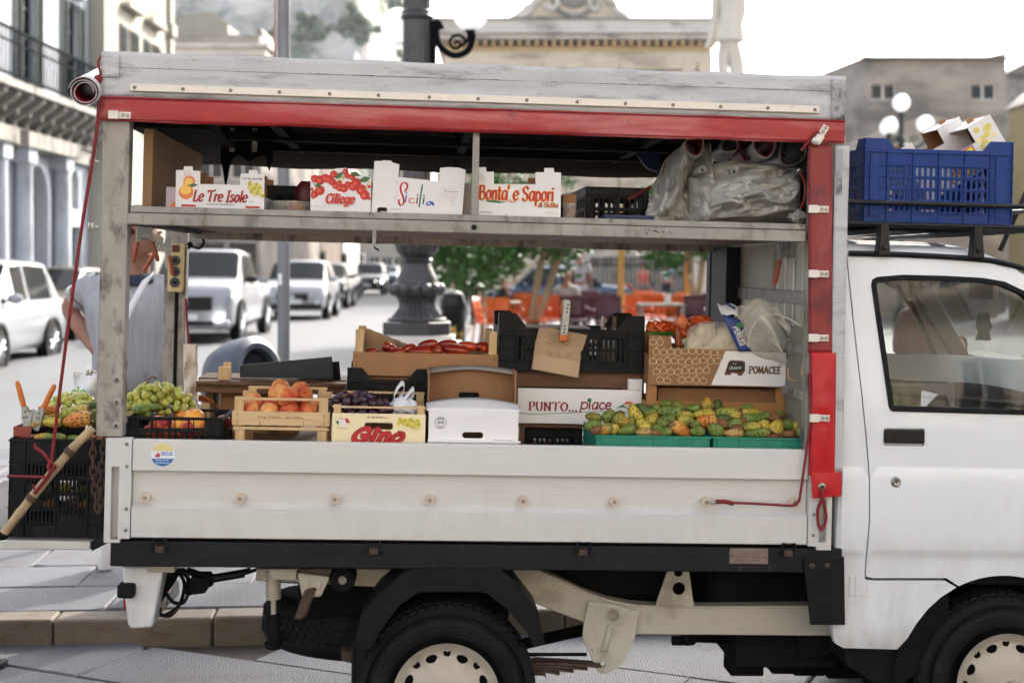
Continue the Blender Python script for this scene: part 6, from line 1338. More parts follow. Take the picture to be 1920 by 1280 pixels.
# ------------------------------------------------------------------ lettering (drawn with a broad-nib stroke, or the built-in face)
G={'L':(.52,['S.18,.75 .14,0','C.14,.01 .3,-.01 .44,.02 .5,.14']),'e':(.46,['C.07,.24 .38,.3 .36,.45 .22,.5 .08,.36 .06,.16 .2,0 .41,.1']),'T':(.6,['C0,.62 .07,.75 .3,.73 .54,.73 .62,.81','S.31,.74 .26,0']),
     'r':(.34,['S.1,.5 .08,0','C.09,.3 .2,.48 .34,.46']),'I':(.3,['S.16,.75 .13,0','S.04,.75 .28,.75','S.01,0 .25,0']),'s':(.38,['C.32,.44 .2,.5 .08,.4 .2,.26 .32,.14 .2,0 .05,.08']),
     'o':(.46,['C.22,.5 .06,.3 .1,.06 .24,0 .4,.2 .36,.44 .22,.5']),'l':(.22,['S.13,.78 .1,0']),'C':(.56,['C.5,.6 .38,.75 .14,.62 .06,.34 .16,.06 .36,0 .52,.14']),'i':(.22,['S.1,.5 .08,0','D.12,.68']),
     'g':(.48,['C.38,.46 .2,.5 .06,.28 .14,.02 .32,.08 .4,.3','C.42,.5 .38,-.1 .24,-.24 .04,-.15']),'S':(.52,['C.46,.62 .32,.76 .1,.64 .16,.44 .38,.3 .4,.1 .22,-.02 .02,.1']),
     'B':(.52,['S.1,.75 .08,0','C.06,.74 .34,.74 .4,.58 .3,.42 .12,.4','C.12,.4 .4,.38 .46,.18 .34,.01 .06,0']),'n':(.46,['S.1,.5 .08,0','C.09,.32 .22,.49 .35,.42 .36,0']),'t':(.32,['C.17,.7 .13,.2 .18,0 .31,.06','S.02,.5 .31,.5']),
     'a':(.48,['C.4,.44 .22,.5 .06,.28 .12,.02 .3,.06 .4,.3','S.42,.5 .4,0']),"'":(.16,['S.1,.82 .05,.6']),'d':(.48,['C.4,.44 .22,.5 .06,.28 .12,.02 .3,.06 .4,.3','S.43,.78 .4,0']),
     'p':(.48,['S.1,.5 .07,-.26','C.09,.34 .24,.5 .42,.34 .36,.06 .2,0 .09,.1']),'G':(.66,['C.56,.6 .4,.76 .14,.6 .06,.3 .18,.03 .4,0 .54,.14 .56,.34','S.34,.34 .62,.34']),'P':(.5,['S.1,.75 .1,0','C.08,.74 .36,.74 .44,.56 .34,.38 .1,.37','S0,0 .2,0']),
     'U':(.58,['C.1,.75 .1,.2 .28,0 .46,.16 .48,.75','S0,.75 .2,.75','S.4,.75 .56,.75']),'N':(.62,['S.1,0 .1,.75','S.1,.75 .5,0','S.5,0 .5,.75','S0,0 .2,0','S.4,.75 .6,.75']),'O':(.62,['C.3,.76 .08,.5 .1,.18 .3,-.01 .52,.2 .52,.56 .3,.76']),
     'M':(.72,['S.08,0 .12,.75','S.12,.75 .34,.1','S.34,.1 .58,.75','S.58,.75 .62,0']),'A':(.6,['S.04,0 .3,.75','S.3,.75 .54,0','S.14,.26 .44,.26']),'E':(.48,['S.1,0 .1,.75','S.1,.73 .42,.73','S.1,.38 .36,.38','S.1,.02 .43,.02']),
     'c':(.42,['C.38,.42 .22,.5 .07,.3 .1,.08 .26,0 .4,.08']),'.':(.2,['D.08,.02']),' ':(.26,[]),'3':(.46,['C.08,.66 .3,.76 .36,.58 .18,.42 .4,.3 .3,.02 .05,.06']),'0':(.46,['C.22,.75 .06,.4 .2,0 .38,.34 .22,.75']),'5':(.44,['C.36,.72 .12,.72 .1,.42 .34,.4 .34,.06 .06,.04']),'2':(.44,['C.08,.6 .24,.76 .36,.56 .1,.06 .08,.02 .38,.02']),'Z':(.56,['S0,.73 .5,.73','S.5,.73 .02,.02','S0,.02 .52,.02']),',':(.2,['S.1,.06 .04,-.14'])}
def glyph_runs(text,track=0.0):
 x=0;out=[]
 for ch in text:
  adv,st=G[ch]
  for s in st:
   pts=[tuple(map(float,p.split(','))) for p in s[1:].split()]
   out.append((s[0],[(x+a,b) for a,b in pts],ch))
  x+=adv+track
 return out,x
def pen(mb,pts,nib,thin,ang,m=0,y=0.0,grow=0.0,closed_cap=True):
 P=[Vector((p[0],p[1])) for p in pts];n=len(P);vs=[]
 for i,p in enumerate(P):
  t=P[min(i+1,n-1)]-P[max(0,i-1)];t=t.normalized() if t.length>1e-9 else Vector((1,0));a=atan2(t.y,t.x)
  h=(thin+(nib-thin)*abs(sin(a-ang)))/2+grow;nn=Vector((-t.y,t.x))
  q=p-t*(grow+thin*.4) if i==0 else p+t*(grow+thin*.4) if i==n-1 else p
  vs+=[(q.x+nn.x*h,y,q.y+nn.y*h),(q.x-nn.x*h,y,q.y-nn.y*h)]
 mb.add(vs,[(2*i+1,2*i+3,2*i+2,2*i) for i in range(n-1)],m)
def letters(parent,text,x0,z0,w,cap,mats,y=-.0006,nib=.13,thin=.035,ang=.5,shear=0.0,track=0.03,outline=None,shadow=None,rise=0.0,colors=None,name='lettering'):
 """hand-drawn lettering of width w and capital height cap on the front plane of parent"""
 runs,total=glyph_runs(text,track);sz=cap/.75;sx=w/total
 layers=[]
 if shadow:layers.append((shadow,.012*cap/.1*0+nib*sz*.1,.0000,(nib*sz*.3,-nib*sz*.2)))
 if outline:layers.append((outline,nib*sz*.2,.0003,(0,0)))
 layers.append((mats,0,.0006,(0,0)))
 for mt,grow,dy,off in layers:
  mb=MB();ci=0;last=None
  for i,(kind,pts,ch) in enumerate(runs):
   q=[(x0+off[0]+(p[0]+shear*p[1])*sx,z0+off[1]+p[1]*sz+rise*(p[0]*sx)) for p in pts]
   yy=y-dy-.00003*(i%9)
   if kind=='D':mb.panel(ell(q[0][0],q[0][1],nib*sz*.55+grow,nib*sz*.55+grow,14),[],yy,0)
   else:pen(mb,[(v.x,v.y) for v in catmull([(a,b,0) for a,b in q],7)] if kind=='C' else q,nib*sz,thin*sz,ang,0,yy,grow)
  mb.build(name,mt,parent,smooth=0)
def printed(parent,text,x0,z0,w,h,m,y=-.0009,shear=0.0,bold=0.0,name='lettering',M=None,rot=None):
 c=bpy.data.curves.new(name,'FONT');c.body=text;c.size=1;c.shear=shear;c.offset=bold;c.extrude=0
 o=bpy.data.objects.new(name,c);COL.objects.link(o);dg=bpy.context.evaluated_depsgraph_get();dg.update()
 me=bpy.data.meshes.new_from_object(o.evaluated_get(dg));bpy.data.objects.remove(o);bpy.data.curves.remove(c)
 xs=[v.co.x for v in me.vertices];ys=[v.co.y for v in me.vertices];a,b,e,f=min(xs),max(xs),min(ys),max(ys)
 for v in me.vertices:v.co=Vector((x0+(v.co.x-a)/(b-a)*w,y,z0+(v.co.y-e)/(f-e)*h))
 me.materials.append(m);o=bpy.data.objects.new(name,me);COL.objects.link(o);o.parent=parent
 if M is not None:o.matrix_local=M
 return o
def patch(parent,poly,m,y=-.0008,name='print'):
 q=MB();q.panel(poly,[],y,0);return q.build(name,m,parent,smooth=0)
INK={k:flat('ink_'+k,lin(v),.5) for k,v in dict(red=(190,30,34),dred=(140,16,34),gold=(238,176,40),green=(28,120,66),blue=(34,90,190),black=(28,26,28),orange=(224,96,40),grey=(150,146,146),cherry=(196,40,34),cherry2=(222,92,70),leaf=(70,104,60),peach=(232,130,70),peach2=(246,196,96),grape=(196,178,60),grape2=(222,206,110),pink=(214,150,140),brown=(96,60,36),white=(226,222,214),yellow=(240,214,60),cream=(240,226,176)).items()}
# ------------------------------------------------------------------ boxes and crates
def carton(name,label,M,w,d,h,out,inn,front=None,fholes=(),back=None,side_h=None,th=.005,group=None,cat='box'):
 t=thing(name,label,cat,M,group);sh_=side_h or h
 R4=[(0,0),(w,0),(w,h),(0,h)]
 q=MB();q.panel(front or R4,fholes,0,th,0,1,ms=1);f=q.build('front_panel',[out,inn],t,smooth=0)
 q=MB();q.panel(back or front or R4,fholes if not back else (),d-th,th,1,0,ms=1);q.build('back_panel',[out,inn],t,smooth=0)
 for x_,a,b in ((0,1,0),(w-th,0,1)):
  q=MB();q.panel([(th+.0005,0),(d-th-.0005,0),(d-th-.0005,sh_),(th+.0005,sh_)],[],-x_-th,th,a,b,ms=1,M=Ro(90,'Z'));q.build('side_panel',[out,inn],t,smooth=0)
 q=MB();q.box(th,w-th,th,d-th,.001,.006);q.build('base',inn,t,smooth=0)
 t['fw']=w;return t,f
def fr(px0,px1,py1,w,yaw=0.0,z=None):
 """frame of a box whose front lower left corner shows at (px0, py1) on plane w; returns (matrix, width)"""
 a,b=L(px0,py1,w),L(px1,py1,w);zz=a.z if z is None else z
 return T @ Tr(a.x,w,zz) @ Ro(yaw,'Z'),b.x-a.x
def hz(px,py0,py1,w):return L(px,py0,w).z-L(px,py1,w).z
def loc(pts,px0,py1,w):
 """photo pixels on plane w as coordinates of a box front whose origin is (px0, py1)"""
 o=L(px0,py1,w);return [(L(a,b,w).x-o.x,L(a,b,w).z-o.z) for a,b in pts]
def plastic_crate(name,label,M,w,d,h,m,low=None,cols=12,rows=3,z0=.03,z1=None,corner=.05,slotw=.45,group=None,divide=2,rib=.004,cat='crate',big=None):
 t=thing(name,label,cat,M,group);low=low or h;z1=z1 or low-.03;s=(h-low)
 out=[(0,0),(w,0),(w,h),(w-corner,h),(w-corner-s*.8,low),(corner+s*.8,low),(corner,h),(0,h)] if s>.005 else [(0,0),(w,0),(w,h),(0,h)]
 def holes_(W_,c_,co):
  o=[];span=(W_-2*co);rh=(z1-z0)/rows
  for r_ in range(rows):
   for g_ in range(divide):
    gx=co+span*g_/divide+.006;gw=span/divide-.012;n=max(1,c_//divide)
    for k in range(n):
     cx=gx+gw*(k+.5)/n;hw_=gw/n*slotw/2;o.append(rrect(cx-hw_,z0+rh*r_+rh*.14,cx+hw_,z0+rh*(r_+1)-rh*.14,min(hw_*.6,.004),2))
  return o
 ho=holes_(w,cols,corner) if big is None else big
 for y_,nm in ((0,'wall'),(d-.004,'wall')):
  q=MB();q.panel(out,ho,y_,.004)
  yf=-rib if y_==0 else d
  ys=(yf,yf+rib+.0005) if y_==0 else (d-.0005,d+rib)
  for r_ in range(rows+1):z_=z0+(z1-z0)*r_/rows;q.box(.002,w-.002,ys[0],ys[1],z_-.0015,z_+.0015)
  for g_ in range(divide+1):x_=corner+(w-2*corner)*g_/divide;q.box(x_-.0015,x_+.0015,ys[0]-.0004,ys[1],.004,low-.002)
  q.box(-.003,w+.003,ys[0]-.0006,ys[1],low-.008,low-.003) if s<.005 else q.box(.0,w,ys[0]-.0006,ys[1],low-.014,low-.010)
  for x_ in (.002,w-.005):q.box(x_,x_+.003,ys[0]-.001,ys[1],.002,h-.002)
  q.build(nm,m,t,smooth=0,bevel=.0008,seg=1)
 od=[(0.0045,0),(d-.0045,0),(d-.0045,h),(d-corner*.8,h),(d-corner*.8-s*.8,low),(corner*.8+s*.8,low),(corner*.8,h),(.0045,h)] if s>.005 else [(.0045,0),(d-.0045,0),(d-.0045,h),(.0045,h)]
 for x_ in (0,w-.004):
  q=MB();q.panel(od,holes_(d,max(6,cols*2//3),corner*.8),-x_-.004,.004,M=Ro(90,'Z'))
  xa_=(-rib,.0005) if x_==0 else (w-.0005,w+rib)
  for r_ in range(rows+1):z_=z0+(z1-z0)*r_/rows;q.box(xa_[0],xa_[1],.006,d-.006,z_-.0015,z_+.0015)
  q.build('wall',m,t,smooth=0)
 q=MB();q.box(.005,w-.005,.005,d-.005,.002,.008);q.build('base',m,t,smooth=0);return t
def wood_crate(name,label,M,w,d,h,slats,m=None,mv=None,post=.018,ph=None,group=None,front_m=None,back_slats=None):
 """corner posts and thin boards; slats: list of (z0, z1) on every side"""
 t=thing(name,label,'crate',M,group);m=m or Mt['wood'];mv=mv or Mt['woodv'];ph=ph or h
 for x_ in (.003,w-.003-post):
  for y_ in (.004,d-.004-post):q=MB();q.box(x_,x_+post,y_,y_+post,0,ph);q.build('post',mv,t,bevel=.001,seg=1)
 for k,(a,b) in enumerate(slats):
  q=MB();q.box(0,w,0,.0038,a,b);q.build('slat',front_m or m,t,bevel=.0006,seg=1)
 for a,b in (back_slats or slats):q=MB();q.box(0,w,d-.0038,d,a,b);q.build('slat',m,t,bevel=.0006,seg=1)
 for a,b in slats:
  for x_ in (-.0036,w+.0):q=MB();q.box(x_,x_+.0036,.002,d-.002,a,b-.001);q.build('side_slat',m,t)
 q=MB();q.box(.004,w-.004,.004,d-.004,.002,.007);q.build('base',m,t);return t
# ------------------------------------------------------------------ fruit
def fruit_mesh(name,prof,n=20,rfun=None):
 mb=MB();mb.lathe(prof,n,rfun=rfun);me=bpy.data.meshes.new(name);me.from_pydata(mb.v,[],mb.f);me.polygons.foreach_set('use_smooth',[True]*len(me.polygons));me.update();return me
pear_prof=[(.001,-1),(.16,-.985),(.3,-.94),(.5,-.8),(.72,-.55),(.9,-.22),(.99,.1),(.99,.38),(.88,.64),(.72,.82),(.6,.915),(.54,.95),(.44,.93),(.3,.87),(.001,.84)]
PEAR=[]
for k in range(3):
 rd=random.Random(k)
 ph1,ph2=rd.uniform(0,6),rd.uniform(0,6)
 PEAR.append(fruit_mesh('prickly_pear',pear_prof,20,lambda a,z,j,p=ph1,q=ph2:1+.035*sin(2*a+p)+.03*sin(3*a+q)+.02*sin(z*4+p)))
def grad_fruit(name,c0,c1,c2,dots=True,rough=.5,gscale=1.0,axis='Z',spec=.4):
 m=bpy.data.materials.new(name);m.use_nodes=True;N,K,p=nodes_of(m);tc=N.new('ShaderNodeTexCoord');sp=N.new('ShaderNodeSeparateXYZ');K(tc.outputs['Object'],sp.inputs[0])
 no=N.new('ShaderNodeTexNoise');no.inputs['Scale'].default_value=1.4*gscale;no.inputs['Detail'].default_value=5;oi=N.new('ShaderNodeObjectInfo');ad=N.new('ShaderNodeVectorMath');K(tc.outputs['Object'],ad.inputs[0])
 cb_=N.new('ShaderNodeCombineXYZ');ml=N.new('ShaderNodeMath');ml.operation='MULTIPLY';ml.inputs[1].default_value=37.0;K(oi.outputs['Random'],ml.inputs[0]);K(ml.outputs[0],cb_.inputs[0]);K(cb_.outputs[0],ad.inputs[1]);K(ad.outputs[0],no.inputs['Vector'])
 mr=N.new('ShaderNodeMapRange');mr.inputs['From Min'].default_value=-1/gscale;mr.inputs['From Max'].default_value=1/gscale;K(sp.outputs[axis],mr.inputs['Value'])
 mx=N.new('ShaderNodeMix');mx.inputs['Factor'].default_value=.62;K(mr.outputs[0],mx.inputs['A']);K(no.outputs['Fac'],mx.inputs['B'])
 rp=N.new('ShaderNodeValToRGB');e=rp.color_ramp.elements;e[0].position=.34;e[1].position=.66;e[0].color=(*c0,1);e[1].color=(*c2,1);mid=e.new(.5);mid.color=(*c1,1);K(mx.outputs['Result'],rp.inputs['Fac']);cur=rp.outputs['Color']
 n2=N.new('ShaderNodeTexNoise');n2.inputs['Scale'].default_value=9*gscale;n2.inputs['Detail'].default_value=6;K(ad.outputs[0],n2.inputs['Vector']);hs=N.new('ShaderNodeHueSaturation');m2=N.new('ShaderNodeMapRange');m2.inputs['To Min'].default_value=.72;m2.inputs['To Max'].default_value=1.26;K(n2.outputs['Fac'],m2.inputs['Value']);K(m2.outputs[0],hs.inputs['Value']);K(cur,hs.inputs['Color']);cur=hs.outputs['Color']
 if dots:
  vo=N.new('ShaderNodeTexVoronoi');vo.inputs['Scale'].default_value=3.1;vo.inputs['Randomness'].default_value=.45;K(ad.outputs[0],vo.inputs['Vector']);gt=N.new('ShaderNodeMapRange');gt.inputs['From Min'].default_value=.22;gt.inputs['From Max'].default_value=.31;gt.inputs['To Min'].default_value=1;gt.inputs['To Max'].default_value=0;K(vo.outputs['Distance'],gt.inputs['Value'])
  md=N.new('ShaderNodeMix');md.data_type='RGBA';K(gt.outputs[0],md.inputs['Factor']);K(cur,md.inputs['A']);md.inputs['B'].default_value=(*lin((44,34,22)),1);cur=md.outputs['Result']
  bp=N.new('ShaderNodeBump');bp.inputs['Distance'].default_value=.03;K(gt.outputs[0],bp.inputs['Height']);K(bp.outputs[0],p.inputs['Normal'])
 if dots:     # dried corky crown
  mc=N.new('ShaderNodeMapRange');mc.inputs['From Min'].default_value=.80;mc.inputs['From Max'].default_value=.9;K(sp.outputs['Z'],mc.inputs['Value']);mk=N.new('ShaderNodeMix');mk.data_type='RGBA';K(mc.outputs[0],mk.inputs['Factor']);K(cur,mk.inputs['A']);mk.inputs['B'].default_value=(*lin((120,92,60)),1);cur=mk.outputs['Result']
 K(cur,p.inputs['Base Color']);p.inputs['Roughness'].default_value=rough;p.inputs['Specular IOR Level'].default_value=spec;return m
PM={'green':grad_fruit('green_pear_skin',lin((120,128,56)),lin((98,124,48)),lin((132,140,66))),'darkgreen':grad_fruit('dark_pear_skin',lin((66,84,42)),lin((78,98,44)),lin((96,84,44))),'yellow':grad_fruit('yellow_pear_skin',lin((178,164,62)),lin((198,176,66)),lin((206,176,84))),
      'yg':grad_fruit('yellow_green_pear_skin',lin((128,136,58)),lin((168,162,62)),lin((198,172,74))),'orange':grad_fruit('orange_pear_skin',lin((196,112,44)),lin((208,128,56)),lin((214,160,82))),'yo':grad_fruit('amber_pear_skin',lin((190,140,54)),lin((176,150,58)),lin((132,134,54))),
      'tan':grad_fruit('tan_pear_skin',lin((178,142,84)),lin((190,156,92)),lin((160,130,72))),'brown':grad_fruit('brown_pear_skin',lin((120,78,46)),lin((140,96,54)),lin((112,92,52))),'olive':grad_fruit('olive_pear_skin',lin((120,104,44)),lin((138,132,50)),lin((106,112,48))),'redbrown':grad_fruit('red_brown_pear_skin',lin((112,56,40)),lin((128,72,44)),lin((110,70,44))),
      'tip':grad_fruit('orange_pear_with_green_tip',lin((204,128,58)),lin((206,150,72)),lin((104,128,58)))}
CN={'green':'green','darkgreen':'dark green','yellow':'yellow','yg':'yellow-green','orange':'orange','yo':'amber','tan':'tan','brown':'brown','olive':'olive','redbrown':'red-brown','tip':'orange and green'}
pk=[0]
def prickly(px,py,a,b,ang,col,w,where,group):
 """a, b: half length and half width in photo pixels"""
 s=1/FPX*(4.45+w);o=bpy.data.objects.new('prickly_pear',PEAR[pk[0]%3]);me=o.data
 key=(pk[0]%3,col)
 if key not in PK:m_=me.copy();m_.materials.append(PM[col]);PK[key]=m_
 o.data=PK[key];COL.objects.link(o);p=tp(px,py,w);rd=random.Random(pk[0])
 sgn=1 if rd.random()<.6 else -1
 a*=1.06;b*=1.08;o.matrix_world=T @ Tr(*p) @ Ro(90-ang,'Y') @ Ro(rd.uniform(-16,16)+ (180 if sgn<0 else 0),'X') @ Ro(rd.uniform(0,360),'Z') @ Matrix.Diagonal((b*s,b*s,a*s*1.02,1))
 tag(o,where%CN[col],'fruit',group);pk[0]+=1;return o
PK={}
peach_prof=[(.001,-.93),(.25,-.97),(.55,-.86),(.84,-.55),(.99,-.1),(.98,.3),(.84,.62),(.6,.83),(.34,.91),(.14,.86),(.001,.78)]
PEACH=fruit_mesh('peach',peach_prof,28,lambda a,z,j:1-.05*max(0,cos(a))**14-.01*sin(3*a))
PEACH.materials.append(grad_fruit('peach_skin',lin((176,66,44)),lin((214,122,70)),lin((224,166,96)),False,.6,1.0,'X',.25))
NECT=PEACH.copy();NECT.materials.clear();NECT.materials.append(grad_fruit('nectarine_skin',lin((168,22,30)),lin((232,120,40)),lin((246,178,64)),False,.35,1.0,'X',.5))
NRED=PEACH.copy();NRED.materials.clear();NRED.materials.append(grad_fruit('red_nectarine_skin',lin((104,10,22)),lin((150,18,30)),lin((170,40,36)),False,.35,1.0,'X',.5))
def round_fruit(name,me,px,py,r,w,label,group,sq=.95):
 s=r/FPX*(4.45+w);o=bpy.data.objects.new(name,me);COL.objects.link(o);rd=random.Random(int(px*7+py*3))
 o.matrix_world=T @ Tr(*tp(px,py,w)) @ Ro(rd.uniform(-35,35),'X') @ Ro(rd.uniform(-35,35),'Y') @ Ro(rd.uniform(0,360),'Z') @ Matrix.Diagonal((s,s,s*sq,1));return tag(o,label,'fruit',group)
TOM=fruit_mesh('tomato',[(.001,-1),(.3,-.97),(.62,-.82),(.88,-.5),(1,-.05),(.98,.35),(.8,.72),(.5,.93),(.2,.97),(.001,.92)],20,lambda a,z,j:1+.03*sin(4*a))
TOM.materials.append(grad_fruit('tomato_skin',lin((124,26,14)),lin((150,38,18)),lin((170,58,24)),False,.16,1.0,'Z',.6));TOMO=TOM.copy();TOMO.materials.clear();TOMO.materials.append(grad_fruit('orange_tomato_skin',lin((190,58,20)),lin((204,78,24)),lin((190,50,20)),False,.22,1.0,'Z',.6))
def grape_mesh(name,m,n=14):
 mb=MB();mb.ball((0,0,0),(1,1,1.08),n,n*2//3);me=bpy.data.meshes.new(name);me.from_pydata(mb.v,[],mb.f);me.polygons.foreach_set('use_smooth',[True]*len(me.polygons));me.materials.append(m);return me
GM=mat('green_grape_skin',lin((176,176,72)),.3,var=.1,scale=1.4,rnd=.16,hue=.02,sub=.25,dirt=(lin((206,206,150)),.5,1.6,(1,1,1),.5));DM=mat('dark_grape_skin',lin((58,32,48)),.35,var=.3,scale=1.2,rnd=.5,hue=.03,dirt=(lin((104,84,104)),.6,1.4,(1,1,1),.5))
GRN,DRK=grape_mesh('grape',GM),grape_mesh('grape',DM)
Mt['stem']=mat('woody_stem',lin((120,74,38)),.7,var=.2,scale=20)
def grapes(label,M,me,pts,r,group=None,stem=None):
 t=thing('grape_bunch',label,'grapes',M,group)
 for p in pts:
  o=bpy.data.objects.new('grape',me);COL.objects.link(o);o.parent=t;k=r*random.uniform(.86,1.08);o.matrix_local=Tr(*p) @ Ro(random.uniform(0,180),'X') @ Ro(random.uniform(0,180),'Z') @ Matrix.Scale(k,4)
 q=MB();q.tube(catmull(stem or [(0,0,0),(.03,0,.02)],5),.0028,6);q.build('stem',Mt['stem'],t);return t
def pile_pts(n,rx,ry,rz,r,seed,flat_=True):
 rd=random.Random(seed);out=[];tries=0
 while len(out)<n and tries<30000:
  tries+=1;a=rd.uniform(-1,1);b=rd.uniform(-1,1);q=a*a+b*b
  if q>1:continue
  h=sqrt(1-q)*rz;p=Vector((a*rx,b*ry,h*rd.uniform(.45,1.0)))
  if all((p-o).length>r*1.55 for o in out):out.append(p)
 return out
def clamp(label,M,grip='orange',spread=24,group='spring clamps'):
 """spring clamp: two pressed steel cheeks with holes, pivot, two dipped handles; jaws at +z, handles at -z"""
 t=thing('spring_clamp',label,'clamp',M,group);hm={'orange':Mt['clamp_o'],'red':Mt['clamp_r']}[grip]
 for s in (-1,1):
  c=MB();out=[(0,.018),(s*.006,.05),(s*.022,.056),(s*.032,.02),(s*.036,-.018),(s*.024,-.022),(s*.01,-.006),(0,-.008)]
  if s<0:out=out[::-1]
  out=out[::-1]
  hol=[ell(s*.022,-.004,.0032,.0032,10),ell(s*.016,.012,.0028,.0028,10),ell(s*.026,.014,.003,.003,10)]
  c.panel(out,hol,-.011*(1 if s>0 else .85),.002);c.panel(out,hol,.009*(1 if s>0 else .85),.002);c.hexa([(s*.03,-.01,-.018),(s*.03,.01,-.018),(s*.035,.01,-.018),(s*.035,-.01,-.018)],[(s*.024,-.01,.03),(s*.024,.01,.03),(s*.029,.01,.03),(s*.029,-.01,.03)])
  c.build('cheek',Mt['clampsteel'],t,bevel=.0008,seg=1)
  h=MB();d=Vector((s*sin(R(spread)),0,-cos(R(spread))));a=Vector((s*.028,0,-.012));h.tube([a,a+d*.012,a+d*.05,a+d*.085,a+d*.094],[.006,.0085,.0092,.0085,.004],12);h.build('handle',hm,t)
 p=MB();p.cyl((0,-.014,0),(0,.012,0),.0045,None,12);p.tube([Vector((.009*cos(a_*.7),-.007+.0022*a_*.5,.009*sin(a_*.7)-.004)) for a_ in range(14)],.0016,6);p.build('pivot_spring',Mt['screw'],t);return t
Mt['clamp_o']=mat('orange_grip',lin((206,112,40)),.5,var=.12,scale=20);Mt['clamp_r']=mat('brick_red_grip',lin((176,92,60)),.55,var=.12,scale=20);Mt['clampsteel']=mat('plated_steel',lin((160,162,160)),.4,metal=.7,var=.2,scale=30,bump=.0008,bscale=80)
# ------------------------------------------------------------------ writing on the round sticker and the plate
printed(so,'SICLIS',-.004,-.002,.034,.011,INK['blue'],y=-.0013,shear=.1,bold=.02)
for k_ in range(8):x_=-.021+.0105*(k_%4)+.002*(k_>3);z_=-.018-.008*(k_>3);patch(so,[(x_,z_),(x_+.008,z_),(x_+.008,z_+.0022),(x_,z_+.0022)],INK['white'],-.0016)
patch(so,[(-.026,-.004),(-.020,-.008),(-.008,-.008),(-.006,.0),(-.014,.008),(-.018,.002)],INK['orange'],-.0013);patch(so,[(-.017,-.007),(-.010,-.007),(-.010,-.001),(-.017,-.001)],INK['blue'],-.0015)
pw=mat('worn_print',lin((96,84,78)),.6)
rd=random.Random(3)
for k_ in range(24):c_=tp(1382+5.6*(k_%8),1036+6.5*(k_//8),0);h_=rd.uniform(.003,.0055);patch(pl_,[(c_.x,c_.z-h_),(c_.x+rd.uniform(.003,.007),c_.z-h_),(c_.x+.005,c_.z),(c_.x+.001,c_.z)],pw,-.0008)
# ------------------------------------------------------------------ load on the upper shelf
Mt['inner']=mat('shaded_inner_sheet',lin((74,72,72)),.7,var=.2,scale=4,dirt=(lin((40,38,38)),.6,6,(1,1,.4),.5))  # dark grey with the shade of the compartment put in
zS=sz1-.012                                   # top of the shelf board
def upper(px0,px1,w,yaw=0):return fr(px0,px1,390,w,yaw,zS)
def shl(pts,px0,w):
 o=L(px0,390,w);return [(L(a,b,w).x-o.x,max(0.0,L(a,b,w).z-zS)) for a,b in pts]
def S1(px,py,px0,w):return shl([(px,py)],px0,w)[0]
def disc(parent,px,py,r,m,px0,w,y,org=None,n=18,ry=None,name='print'):
 c=shl([(px,py)],px0,w)[0] if org is None else loc([(px,py)],*org)[0];k=(4.45+w)/FPX
 return patch(parent,ell(c[0],c[1],r*k,(ry or r)*k,n),m,y,name)
w_=.09
# box with peaches and grapes
P_A=[(329,400),(330,319),(344,319),(345,312),(361,312),(362,320),(376,321),(375,345),(450,347),(451,326),(466,325),(467,319),(482,319),(484,326),(496,327),(495,400)]
M_,wd=upper(329,496,w_);f_=shl(P_A,329,w_)[::-1]
t,f=carton('fruit_box','white notched cardboard box printed with two peaches and yellow grapes',M_,wd,.3,.12,Mt['cwhite'],Mt['card'],f_,side_h=.075)
a=S1(362,377,329,w_);b=S1(470,377,329,w_);letters(f,'Le Tre Isole',a[0]-.004,a[1]+.001,b[0]-a[0]-.008,.034,INK['red'],y=-.0016,nib=.105,thin=.04,ang=.45,shear=.22,shadow=INK['black'])
for px,py,r,m in ((355,341,11,'peach'),(354,342,8,'peach2'),(349,360,13.5,'peach'),(348,355,10,'peach2')):disc(f,px,py,r,INK[m],329,w_,-.0006-.0001*r/3 if m=='peach' else -.0014)
c=S1(362,348,329,w_);patch(f,[(c[0]-.018,c[1]),(c[0],c[1]-.005),(c[0]+.017,c[1]+.002),(c[0],c[1]+.007)],INK['leaf'],-.0018)
rd=random.Random(2)
for k in range(20):disc(f,466+k%5*5+rd.uniform(-2,2)+k//5*2,343+k//5*6+rd.uniform(-2,2)+(k%5)*1.2,3.6,INK['grape' if k%2 else 'grape2'],329,w_,-.0008-.00006*k,None,10)
c=S1(352,327,329,w_);q=MB();q.panel(ell(c[0],c[1],.011,.011,28),[ell(c[0],c[1],.0092,.0092,28)],-.0007,0);q.build('stamp_ring',INK['pink'],f);printed(f,'JN',c[0]-.005,c[1]-.004,.010,.008,INK['pink'],shear=.2)
c=S1(386,384.5,329,w_);printed(f,'Via Lombardia 36/A - MAZZARRONE (CT)',c[0],c[1],.09,.0052,INK['black'],bold=.01)
c=S1(454,340,329,w_);printed(f,'Cosi fan vita e vita',c[0],c[1]+.006,.062,.007,INK['black'],shear=.3,bold=.01)
c=S1(467,377,329,w_);printed(f,'s.r.l.',c[0],c[1]-.004,.015,.006,INK['black'])
for px,py in ((340,386),(460,389)):c=S1(px,py,329,w_);patch(f,[(c[0],c[1]-.002),(c[0]+.045,c[1]-.002),(c[0]+.045,c[1]+.0045),(c[0],c[1]+.0045)],INK['red'],-.0007)
M_,wd=upper(311,345,w_+.06);t,f=carton('fruit_box','pinkish fruit box half hidden behind the notched peach box',M_,wd,.2,hz(320,337,397,w_+.06),mat('pink_card',lin((214,196,204)),.6),Mt['card'])
c=(.03,.03);patch(f,ell(c[0],c[1],.02,.024),INK['peach'])
